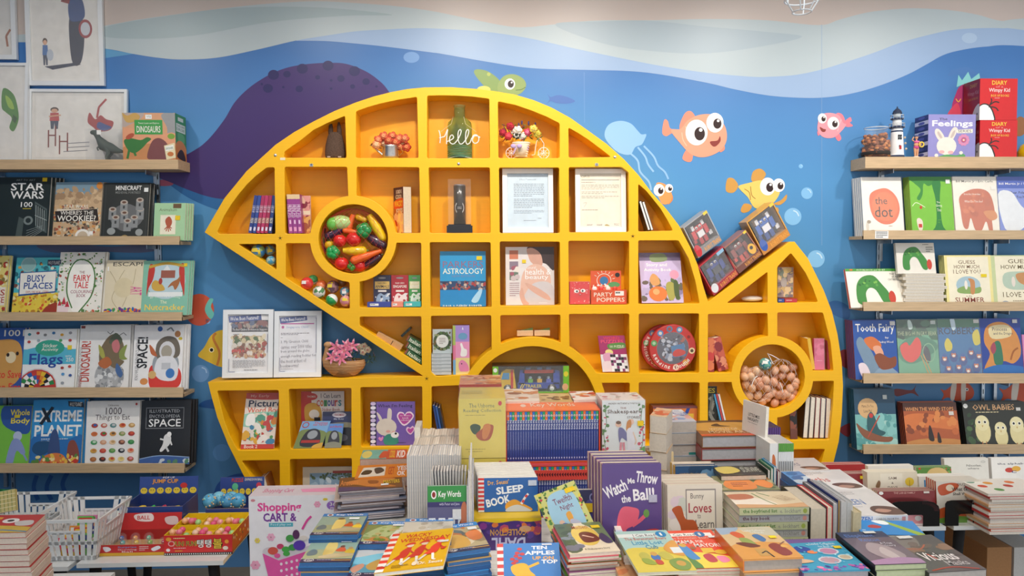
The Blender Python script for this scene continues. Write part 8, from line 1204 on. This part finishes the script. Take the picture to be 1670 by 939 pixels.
for BL,BR,TL,z,t,n,cc,els,lab,un,gr,k in (
 ((929,904),(1012,898),(909,855),.900,.008,12,['e8e0d0','c84a5c','6a9a3c','d87a4c','e8dcc8','8a4a7c'],[('r',0,0,100,100,'ecdcc0'),('s',[(0,0),(40,0),(34,20),(26,60),(30,90),(0,90)],'5a6a4c'),('s',[(60,0),(100,0),(100,70),(84,60),(76,24)],'6a7a54'),('n',0,4,30,90,16,6,['7a7a8c','4a5a44','8a94a0']),('e',52,44,27,34,'ecc85a'),('t','Macbeth',34,10,68,22,'a8442c',.01),('s',[(40,40),(54,32),(70,40),(76,60),(60,68),(42,66)],'7a3424'),('l',[(46,44),(66,54)],3,'d8b098'),('s',[(76,56),(88,40),(98,70),(84,74)],'4a3a5c'),('t','A Shakespeare Story',34,86,84,93,'6a5a4a',0)],'book with a crouching dark red figure on top of the pale paperback stack','thin paperback in the pale stack under the crouching figure','thin paperbacks of the pale stack',dict(sticker=(74,14,92,24,'ecc92c'),pages='e0d8c8',spine=['c84a5c','6aa03c','d8a04c','4a8ab0','c83c6c'],jit=.007)),
 ((1018,905),(1030,905),(1000,857),.884,.009,9,['e8e4dc','d8d0c4'],[('n',0,0,100,100,10,20,['e8c84c','b8c8d8','e8a87c'])],'pale book peeping out right of the crouching figure book','thin book at the right of the pale stack','pale books beside the garland book',dict(pages='e8e0d4')),
 ((1108,928),(1210,925),(1076,866),.893,.007,4,['d8442c','c8c0b0'],[('r',0,0,100,100,'dc4a2c'),('r',10,8,94,17,'f0ece4'),('t','I Can Read!',20,9,66,16,'3a3a3c',.01),('e',73,12,9,8,'2a7ab8'),('t','1',71,8,75,16,WT,.02),('t','The Berenstain Bears',14,19,84,25,'f0c8b8',.01),('t','MAMA',22,28,54,38,'f4f0e8',.04),('t','FOR',57,29,70,36,'f4f0e8',.03),('t','MAYOR!',50,38,94,48,'f4f0e8',.04),('s',[(0,70),(40,60),(100,76),(100,100),(0,100)],'ecd44c'),('s',[(0,80),(24,66),(40,100),(0,100)],'6a9a4c'),('s',[(20,44),(34,42),(42,66),(44,78),(28,76)],'4a88c0'),('e',30,42,6,5,'e8b84c'),('e',44,50,5,4,'a86a3c'),('r',56,51,76,63,'f0c83c'),('e',86,62,11,6,'ecc03c'),('s',[(52,70),(66,66),(70,84),(56,86)],'c8484c'),('s',[(72,74),(86,72),(90,84),(76,88)],'e888a8')],'red topped reader booklet with a yellow ground, overlapped by the pale blue one','reader booklet under the red topped one','reader booklets under the red topped one',dict(sticker=(84,20,98,25,'e8e8e4'),pages='d8d0bc',z0=.862)),
 ((1041,934),(1137,930),(1005,867),.902,.008,1,['d8e0c8'],[('r',0,0,100,100,'b8dcd4'),('s',[(0,50),(40,44),(100,50),(100,100),(0,100)],'ecd650'),('r',0,8,88,17,'e8eee8'),('t','I Can Read!',30,9,74,16,'3a3a3c',.01),('e',84,11,10,8,'2a88c0'),('t','1',82,7,86,15,WT,.02),('t','The Berenstain Bears',10,18,88,25,'c84a34',.01),('t','Little Lost',20,27,76,37,'3a94b8',.03),('t','Cub',40,38,62,48,'3a94b8',.03),('s',[(70,48),(84,34),(100,30),(100,66),(78,60)],'e8a84c'),('r',82,46,100,60,'e8eef0'),('e',28,64,9,9,'c8c04c'),('e',46,68,8,8,'4a78b8'),('e',46,60,6,5,'d8a84c'),('s',[(20,70),(34,72),(40,84),(22,82)],'9aa83c'),('s',[(54,60),(70,56),(76,72),(60,74)],'b8b04c'),('s',[(64,78),(86,72),(98,84),(88,98),(68,96)],'8aa84c'),('e',82,84,8,6,'d8a84c'),('s',[(42,74),(52,76),(52,84),(42,84)],'d8583c')],'pale blue and yellow reader booklet lying at the front centre','','front booklet',dict(pages='d8d0bc',z0=.8945)),
 ((1014,951),(1212,945),(1002,905),.860,.010,6,['d8a070','8a8478','b8b0a0'],[('n',0,0,100,100,16,10,['e8b080','c87a4c'])],'orange tinted book under the reader booklets','book at the bottom under the reader booklets','books under the reader booklets',dict(pages='b8b4a8')),
 ((1212,913),(1311,909),(1172,861),.920,.030,4,['e8a050','c8a070','e08030','b88a58'],[('r',0,0,100,100,'ecc890'),('s',[(0,0),(40,0),(30,14),(10,22),(0,20)],'a8bcd0'),('s',[(40,4),(96,2),(100,30),(70,26)],'d8d0b8'),('t','Leader Collection',44,10,84,16,'f4f0e8',.03),('t','for Boys #2',54,18,78,24,'f4f0e8',.03),('s',[(0,60),(50,50),(100,60),(100,100),(0,100)],'e8a44c'),('s',[(18,20),(28,14),(38,24),(36,36),(26,36)],'d8602c'),('s',[(26,36),(40,38),(46,58),(38,62),(26,52)],'8a9a4c'),('s',[(12,52),(30,50),(50,62),(30,66)],'7a3a24'),('s',[(52,30),(64,26),(70,42),(60,50)],'3f6a9c'),('s',[(62,64),(80,56),(90,86),(70,92)],'9a3c2c'),('r',34,70,54,92,'d8a858'),('l',[(40,84),(50,78),(54,96)],2,'2a1c18'),('l',[(84,60),(96,52)],2,'8a5a4c'),('e',88,66,6,4,'e8b45a')],'orange spined picture treasury with a forest animal chase, front of the pile','thick picture treasury under the orange spined one','orange spined treasuries',dict(sticker=(78,34,90,42,'ecd02c'),hard=1,spine=['e07828','b8885a'],pages='b0a8a0')),
 ((1309,932),(1419,929),(1272,880),.897,.032,3,['2f9ac0','5a3a7c'],[('r',0,0,100,100,'3fa4c8'),('s',[(0,0),(100,0),(100,8),(0,14)],'7a5a9c'),('n',0,84,100,99,40,3,['8a4ab0','c85aa8','e888b0','4a3a94']),('t','Leader Collection',50,14,90,21,'dceef4',.02),('t','for Boys #2',60,24,86,30,'dceef4',.02),('s',[(20,28),(34,24),(44,34),(36,44),(22,42)],'1f3a8c'),('e',42,44,8,5,'e8803c'),('e',68,42,16,11,'dce4ec'),('e',68,42,13,9,'c88aa8'),('e',56,70,17,11,'dce4ec'),('e',56,70,14,9,'c8a0a8'),('e',84,62,11,8,'d8dccc'),('e',84,62,8,6,'b8a88c'),('n',10,20,96,80,20,2,['a8dcec','6ac0dc']),('s',[(0,68),(20,66),(30,74),(4,78)],'d8b088')],'turquoise undersea picture treasury with round scenes, lower right','thick book under the turquoise treasury','turquoise treasuries',dict(sticker=(82,28,94,36,'ecd02c'),hard=1,spine=['5a3a7c'],pages='a8a8b0')),
 ((1427,921),(1511,918),(1374,868),.910,.013,8,['3a3444','a8b88a','c8c0b0','8aa05c'],[('r',0,0,100,100,'6a5c68'),('r',0,0,100,20,'2f3a5c'),('t','Elephant',10,8,70,20,'5a7ab8',.02),('t','Rescue',30,22,70,32,'5a7ab8',.02),('t','A True',62,36,86,42,'d0d0d8',.01),('t','Story',66,44,88,50,'d0d0d8',.01),('s',[(20,60),(40,36),(70,50),(80,80),(40,86)],'9a8c90'),('s',[(40,66),(56,50),(66,80),(50,84)],'b8acac'),('l',[(40,84),(50,90),(58,82)],2,'e8e0d0',1),('s',[(0,90),(60,82),(100,88),(100,100),(0,100)],'b890b8')],'dark grey book with a large pale elephant shape, lower right','book in the stack under the elephant cover','books of the elephant stack',dict(hard=0,spine=['16161c'],pages='b8c4a0',sticker=(56,2,80,9,'e8e8e0'))),
 ((1515,934),(1609,928),(1456,875),.895,.02,5,['4a4648','3a3638'],[('r',0,0,100,100,'5a5658'),('s',[(0,0),(60,0),(40,40),(0,30)],'7a7470'),('n',0,20,100,60,16,8,['4a4446','6a5c58','8a6a58']),('l',[(10,34),(40,40),(60,28)],2,'a85a48',1),('t','Vicious',24,50,84,72,'d8d0d0',.03),('l',[(40,54),(46,68)],2,'c8402c'),('t','Masks',50,74,88,86,'c8c4c4',.02),('l',[(10,96),(50,90),(90,98)],2.4,'b8402c',1)],'charcoal book with red and white lettering at the lower right corner','book under the charcoal one','books of the charcoal stack',dict(spine=['101014'],pages='b0aca8',sticker=(30,2,56,10,'e4e4e0'))),
 ((1407,871),(1510,873),(1405,848),.882,.02,4,['2a8ad8','98b83c'],[('r',0,0,100,100,'2c90dc'),('p',[(42,0),(52,0),(100,90),(100,100),(88,100)],'9ab83c'),('s',[(30,4),(50,2),(56,26),(44,30)],'eef4f4'),('s',[(18,42),(28,32),(40,44),(34,56),(20,54)],'c8403c'),('w',4,66,14,80,1,'dcecf8')],'bright blue book with a green edge and a red shape, beside the white volumes','book under the bright blue one','books under the bright blue one',dict(pages='d8d8d0'))):
    pile(BL,BR,TL,z,t,n,cc,els,lab,un,gr,seed=int(BL[0]),**k)
# --- upright fronts at the centre
def front(x0,x1,yt,yb,Y,t,col,els,label,n=0,lab2='',z0=TT,lean=.015,**k):
    O=at(x0,yb,Y); O.z=z0 if z0 is not None else O.z; x1m=at(x1,yb,Y).x; H=at(x0,yt,Y+lean).z-O.z; U=Vector((x1m-O.x,0,0)); V=Vector((0,lean,H)); g=('copies behind the '+' '.join(label.split()[:5])) if n else None
    book(O,U,V,t,col,els,label,group=g,**k); kk={a:b for a,b in k.items() if a in ('hard','spine','pages')}
    for i in range(n):book(O+Vector((-.002*(i+1),(t+.001)*(i+1),-.0)),U,V*(1-.004*((i*7) % 3)),t,col if i % 2 else 'd8c8b8',[],lab2+', '+nth(i+1)+' back',group=g,**kk)
front(983,1080,757,865,-1.97,.014,'5a4484',[('r',0,0,100,100,'5c4687'),('t','Watch',2,20,42,33,'f0ecf0',.05,-24),('t','Me',43,15,55,21,'f0ecf0',.05,-6),('t','Throw',57,9,94,21,'f0ecf0',.05,8),('t','the',32,33,48,41,'f0ecf0',.05,-8),('t','Ball!',52,26,88,39,'f0ecf0',.05,-4),('s',[(26,56),(34,46),(50,46),(62,50),(56,64),(40,70),(44,80),(38,92),(26,88),(24,72)],'e8647c'),('l',[(50,66),(64,60),(74,54)],4,'e8647c'),('e',74,53,5,4.4,'6a9a4c'),('r',26,86,31,100,'e8647c'),('s',[(70,72),(94,70),(98,82),(84,88),(70,84)],'c83c3c'),('w',72,74,94,83,3,'e8b8b8'),('e',78,98,7,7,'4a7a8c')],'purple picture book with bold white lettering and a plain pink shape',9,'copy with coloured edge behind the purple picture book',sticker=(78,33,92,41,'b8b8cc'),spine='c87a78',pages='ece4da',hard=1)
front(1090,1180,791,866,-1.96,.012,'e0d8c8',[('r',0,0,100,100,'dcd4c4'),('n',2,4,30,60,10,8,['e8e0d8','d8c8d0','c8ccc0']),('r',33,6,88,66,'8a8480'),('r',35,8,86,64,'e4dccc'),('t','Bunny',42,12,66,22,'5a5450',.0),('t','Loves',38,26,80,40,'a83440',.02),('t','to',54,42,60,48,'5a5450',0),('t','Learn',50,50,84,62,'5a5450',.01),('s',[(8,34),(24,30),(32,48),(50,52),(58,76),(60,96),(40,100),(20,96),(24,64),(14,44)],'b8582c'),('s',[(28,70),(42,68),(44,92),(30,92)],'f0ece4'),('s',[(24,100),(44,88),(70,100)],'c8c0c8'),('s',[(2,90),(12,88),(14,100),(2,100)],'4a8a4c'),('w',62,70,90,76,2,'8a847c'),('s',[(66,92),(70,80),(76,92)],'c8a8a8'),('s',[(78,92),(82,80),(88,92)],'c8a8a8')],'cream picture book with a brown long eared animal and red lettering',7,'copy with pale edge behind the cream picture book',spine='e8e0d0',pages='e8dfd0',hard=1)
front(1103,1172,760,830,-1.66,.03,'24466c',[('r',0,0,100,100,'2c5480'),('n',0,0,100,60,20,12,['3c6a94','1f4468','6a94b8']),('t','KIMBERLEY HOLLAND',10,14,76,20,'c8a860',.01),('t','STORMS',10,26,90,44,'c8a850',.03)],'blue cover with gold lettering and a yellow spine strip behind the cream picture book',1,'thick book behind the blue and gold one',spine='d8a82c',pages='ece4d4',hard=1)
front(1060,1100,737,800,-1.5,.05,'d8a83c',[('r',0,0,40,100,'e0b02c'),('r',40,0,100,100,'e8d0a0'),('t','ADO',44,20,90,34,'8a3a2c',.02)],'yellow and tan book end with dark red letters right of the story box',1,'cream block behind the yellow and tan book',pages='e8e0cc')
z1=at(1143,733,-1.62).z
for BL,BR,TL,z,t,n,cc,els,lab,un,gr,k in (
 ((1060,677),(1087,680),(1049,662),1.085,.06,5,['e8c8a0','d8d0c4'],[('n',0,0,100,100,10,12,['d8602c','e8a87c'])],'peach covered thick novel on the tallest pile beside the story box','thick novel lower in the tallest pile','thick novels beside the story box',dict(pages='d4cabc')),
 ((1090,688),(1136,687),(1074,668),1.035,.04,6,['c8d4e8','b8c0c8'],[('r',0,0,100,100,'d0d8e8'),('n',0,10,100,100,26,8,['8aa8d8','e8b0a8','f0f0f4','6a7ab0']),('t','COLOSSUS',30,30,90,46,'f4f0f4',.02)],'pale blue covered thick book, second pile from the story box','thick book under the pale blue one','thick books under the pale blue one',dict(pages='b8b0a8')),
 ((1086,726),(1145,725),(1082,704),.955,.012,3,['e0d8d8','2f8a84'],[('n',0,0,100,100,40,5,['c8485c','e8e0e4','8a5a9c','d86a4c']),('s',[(0,86),(30,80),(34,100),(0,100)],'e8d03c')],'white book with dense red lettering lying before the pale blue pile','teal board under the dense lettering','books under the dense red lettering',dict(pages='2f8a84',z0=.92)),
 ((1145,711),(1252,709),(1136,686),1.005,.038,5,['8a5a34','9a3a34','2a2224','c8c0b8'],[('r',0,0,100,100,'a8602c'),('r',0,0,100,16,'4a3024'),('s',[(10,18),(90,18),(100,60),(60,70),(0,64)],'e0a850'),('s',[(30,34),(42,22),(46,34),(60,42),(36,42)],'2a1c18'),('t','WORLD OF',22,52,66,64,'f0d8b8',.02),('t','MOVIE ARTS',16,68,84,84,'f0d0a8',.02),('r',0,90,100,100,'d84a2c')],'large brown hardback with a golden sky, on the tall hardback pile','large hardback in the pile under the golden sky cover','hardbacks under the golden sky',dict(hard=1,pages='b4b4b8',jit=.003)),
 ((1178,800),(1273,798),(1172,776),.93,.03,4,['8a8a5c','6a6a4c'],[('r',0,0,100,100,'8a8c60'),('n',0,0,100,100,40,8,['5a6a3c','b8b88c','6a6a4c','a8a078']),('s',[(10,60),(30,20),(60,30),(62,90),(20,96)],'e88a40'),('s',[(64,60),(80,30),(96,60),(84,90)],'e88a40'),('w',24,50,52,80,3,'8a3a2c'),('t','STONE',80,4,98,40,'e08a50',.02)],'olive leaf patterned book with orange shapes behind the spine stack','book under the olive leaf patterned one','books under the olive cover',dict(pages='c8c0b0')),
 ((1176,776),(1250,774),(1172,760),.945,.03,1,['3a3430'],[('n',0,0,100,100,26,8,['4a4a3c','2a2624','6a6a5c']),('s',[(0,20),(40,10),(50,60),(10,80)],'e0c860'),('t','SURVIVE',56,20,96,70,'c8c8b8',.02)],'dark book with a yellow bone shape behind the olive one','','dark bone book',dict(z0=.93,pages='d0c8b8'))) :
    pile(BL,BR,TL,z,t,n,cc,els,lab,un,gr,seed=int(BL[0]),**k)

# standing white novel, spine stack and the row of books to its right
O=at(1210,684,-1.42); O.z=1.006; U=Vector((at(1247.5,706,-1.55).x-O.x,-.13,0)); book(O,U,(.008,.01,at(1216.8,652,-1.42).z-1.006),.01,'efece6',[('t','LITTLE MISS',26,36,74,46,'1c1c20',.02),('t','NAUGHTY',24,50,70,60,'1c1c20',.02),('t','Roger Hargreaves',26,64,66,68,'4a4a50',0)],'plain white book standing askew on the golden sky hardback',cat='book',hard=0)
O=at(1180,0,0); zt=.955; O=atz(1206,828,zt); x1m=atz(1320,826,zt).x; n=8; hb=(zt-TT)/n
for i in range(n):
    z=zt-hb*(i+1); dx=[0,0,-.004,-.003,-.002,-.004,0,-.002][i]; P=Vector((O.x+dx,O.y+.002*(i % 2),z)); c=['c0c49a','a8a8a8','b8bc94','b0b0ac','c0c49a','aaa8a6','b8bc94','a8a8a8'][i]; t1='the boy book' if i % 2 else 'the boyfriend list'
    r=thing('novel',['topmost','second','third','fourth','fifth','sixth','seventh','lowest'][i]+' novel in the stack with lettered spines facing out','book',P,'lettered novels'); m=M('print'); w=x1m-O.x; d=.13; e=.0012
    m.hexa(P,(w,0,0),(0,d,0),(0,0,e),c); m.hexa(P+Vector((0,0,hb*.95-e)),(w,0,0),(0,d,0),(0,0,e),c); m.hexa(P+Vector((0,0,e)),(w,0,0),(0,e,0),(0,0,hb*.95-2*e),c)
    art(m,P,(w,0,0),(0,0,hb*.95),[('r',0,0,100,100,c),('t',t1,5,18,44 if i % 2 else 54,84,'5a2c3c' if i % 2 else '4a7a34',.04),('t','e. lockhart',58,18,88,78,'8a8a84',.01),('e',94,50,3,34,'c88a7c' if i % 2 else '9aa848')])
    if i == 0:art(m,P+Vector((0,0,hb*.95)),(w,0,0),(0,d,0),[('r',0,0,100,100,'e0cfae'),('s',[(0,50),(40,40),(60,80),(20,100),(0,100)],'e8dccc'),('s',[(0,20),(30,14),(36,40),(6,50)],'c87a58'),('l',[(40,10),(50,60),(60,90)],3,'6a8a4c',1),('l',[(48,6),(62,30)],3,'6a8a4c',1),('t','LOCKHART',66,30,92,60,'c8b090',.02,60),('s',[(0,78),(60,84),(100,74),(100,100),(0,100)],'d8a878')])
    m.build('cover',r); q=M('paper'); q.hexa(P+Vector((.001,e,e)),(w-.002,0,0),(0,d-e-.001,0),(0,0,hb*.95-2*e),'e0d6c0'); q.build('page_block',r)
def edge(x0,x1,yt,Y,z0,depth,col,pages,label,sp=None,fore=1,h=None):
    O=at(x0,yt,Y); H=O.z-z0; O.z=z0; w=at(x1,yt,Y).x-O.x; r=thing('book',label,'book',O); m=M('print'); c=min(.0022,w*.15)
    m.hexa(O,(c,0,0),(0,depth,0),(0,0,H),col); m.hexa(O+Vector((w-c,0,0)),(c,0,0),(0,depth,0),(0,0,H),col)
    if fore:m.hexa(O+Vector((c,depth-c,0)),(w-2*c,0,0),(0,c,0),(0,0,H),sp or col)
    else:m.hexa(O+Vector((c,0,0)),(w-2*c,0,0),(0,c,0),(0,0,H),sp or col)
    m.build('cover',r); q=M('paper'); q.hexa(O+Vector((c,0 if fore else c,.002)),(w-2*c,0,0),(0,depth-c,0),(0,0,H-.005),pages); q.build('page_block',r); return r
YR=-2.02
for x0,x1,yt,dY,c,pg,lab in ((1321,1348,828,0,'2a2824','d0c6b4','thick book with dark covers and pale page edge right of the lettered novels'),(1348.6,1358,826,.002,'c8303c','d8ccba','red covered book on edge beside the thick dark one'),(1358.6,1366,820,.012,'8a8c90','b8b8ba','slim grey book on edge beside the red one'),(1366.5,1371.5,815,.02,'3a4a8c','c8a04c','narrow blue and yellow book on edge'),(1372,1381,817,.01,'c8c8c8','c4c4c4','white topped book on edge, left of its pair'),(1381.6,1391,818,.01,'c4c6c8','bcbec0','white topped book on edge, right of its pair'),(1391.6,1405,834,.0,'d0c4a0','cdbf9c','tan book on edge at the right end of the row')):
    edge(x0,x1,yt,YR+dY,TT,.19,c,pg,lab)
pile((1318,801),(1350,800),(1281,769),.925,.02,6,['5a9ad8','3f86c8','8ab8e0'],[('r',0,0,100,100,'5a9ad8'),('n',0,0,100,100,14,12,['8ab8e0','3a78b8','c8dcec'])],'sky blue book lying behind the row of book edges','book under the sky blue one','books under the sky blue cover',pages='d0ccc4')
for i,(c,x) in enumerate((('3a9ac8',1262),('3a8a5c',1257),('26382c',1252),('8a2c40',1268))):edge(x,x+4.2,[761,763,766,768][i],-1.72,TT,.1,c,'d8d4cc',['light blue','green','dark green','crimson'][i]+' magazine on edge between the hardback pile and the white set')
# white spined set and purple booklets behind the standing white novel
yq=-1.62; zq=at(1270,723,yq).z
O=at(1256,723,yq); 
for i in range(8):
    a=at(1270+i*3.1,723,yq).x; r=edge(1270+i*3.1,1272.8+i*3.1,723,yq,TT,.12,'e8e8e6','e8e4dc',['first','second','third','fourth','fifth','sixth','seventh','eighth'][i]+' white spine from the left in the green topped set','e4e6e4',0); r['group']='green topped white set'
    h=M('print'); w=at(1272.8,723,yq).x-at(1270,723,yq).x; P=Vector((a,yq-.0006,zq-.026)); h.hexa(P,(w,0,0),(0,.0005,0),(0,0,.026),'5aa03c'); h.hexa(P+Vector((w*.3,0,-.06)),(w*.4,0,0),(0,.0005,0),(0,0,.03),'3a3a3c'); tag(h.build('spine_print',r),kind='stuff')
x0=at(1256,723,yq).x; r=pbox((x0,yq+.002,TT),(at(1269.4,723,yq).x-x0,0,0),(0,0,zq-TT),.12,'eeeeea',[('s',[(30,20),(70,24),(74,60),(40,70)],'d8763c')],'white box side with an orange figure left of the green topped set','box','card_sleeve')
for i in range(6):edge(1252+i*3.6,1255.2+i*3.6,697,-1.45,TT,.1,'4a2c6c','e8e4e0',['first','second','third','fourth','fifth','sixth'][i]+' purple booklet from the left behind the green topped set','5a3a84',0)['group']='purple booklets'
# four white family novels stepping back to the left
for i,(BL,BR,TL,z,t1) in enumerate((((1384,841),(1479,838),(1352,798),.895,'FREZEN'),((1320,800),(1417,797),(1296,766),.889,'moths'),((1268,768),(1354,766),(1262,747),.891,'CINDERS'))):
    els=[('r',0,0,100,100,'ece8e6'),('s',[(50,74),(66,66),(90,70),(96,86),(70,92)] if i else [(50,80),(64,66),(96,72),(100,96),(60,96)],'6a4438'),('s',[(56,84),(66,76),(84,82),(70,90)],'c89884'),('t',t1,6,40,56,60,['3a6ab0','c8404c','8a8aa0'][i],.01),('w',10,10,60,30,3,'b8b4b4'),('w',12,66,44,78,2,'c8c4c8')]
    O=atz(*BL,z); w=atz(*BR,z).x-O.x; V=atz(*TL,z)-O; V.x *= .25; n=5; hb=(z-TT)/n
    for k in range(n):
        P=O-Vector((-.003*(k % 2),0,hb*(k+1))); r=thing('novel',(['white novel with a curly brown haired head, nearest of the three stepped piles','white novel with a reclining brown haired head, middle of the three stepped piles','white novel with a brown haired head, rearmost of the three stepped piles'][i] if k == 0 else 'white spined novel under the top one of the %s stepped pile' % ['nearest','middle','rearmost'][i]),'book',P,'white novels of the %s stepped pile' % ['nearest','middle','rearmost'][i])
        m=M('print'); T=hb*.95; e=.001; m.hexa(P,(w,0,0),V,(0,0,e),'e4e2e4'); m.hexa(P+Vector((0,0,T-e)),(w,0,0),V,(0,0,e),'ece9e8'); m.hexa(P+Vector((0,0,e)),(w,0,0),V*.01,(0,0,T-2*e),'d8dae0')
        art(m,P,(w,0,0),(0,0,T),[('t',t1,4,14,40,88,['4a7ac0','c8505c','9a9ab0'][i],.02),('t','CAROL NORTH',46,34,84,66,'8a8a94',.01),('r',90,20,96,80,'c89090')])
        if k == 0:art(m,P+Vector((0,0,T)),(w,0,0),V,els)
        m.build('cover',r); q=M('paper'); q.hexa(P+Vector((.001,.003,e)),(w-.002,0,0),V*.96,(0,0,T-2*e),'e4ded4'); q.build('page_block',r)
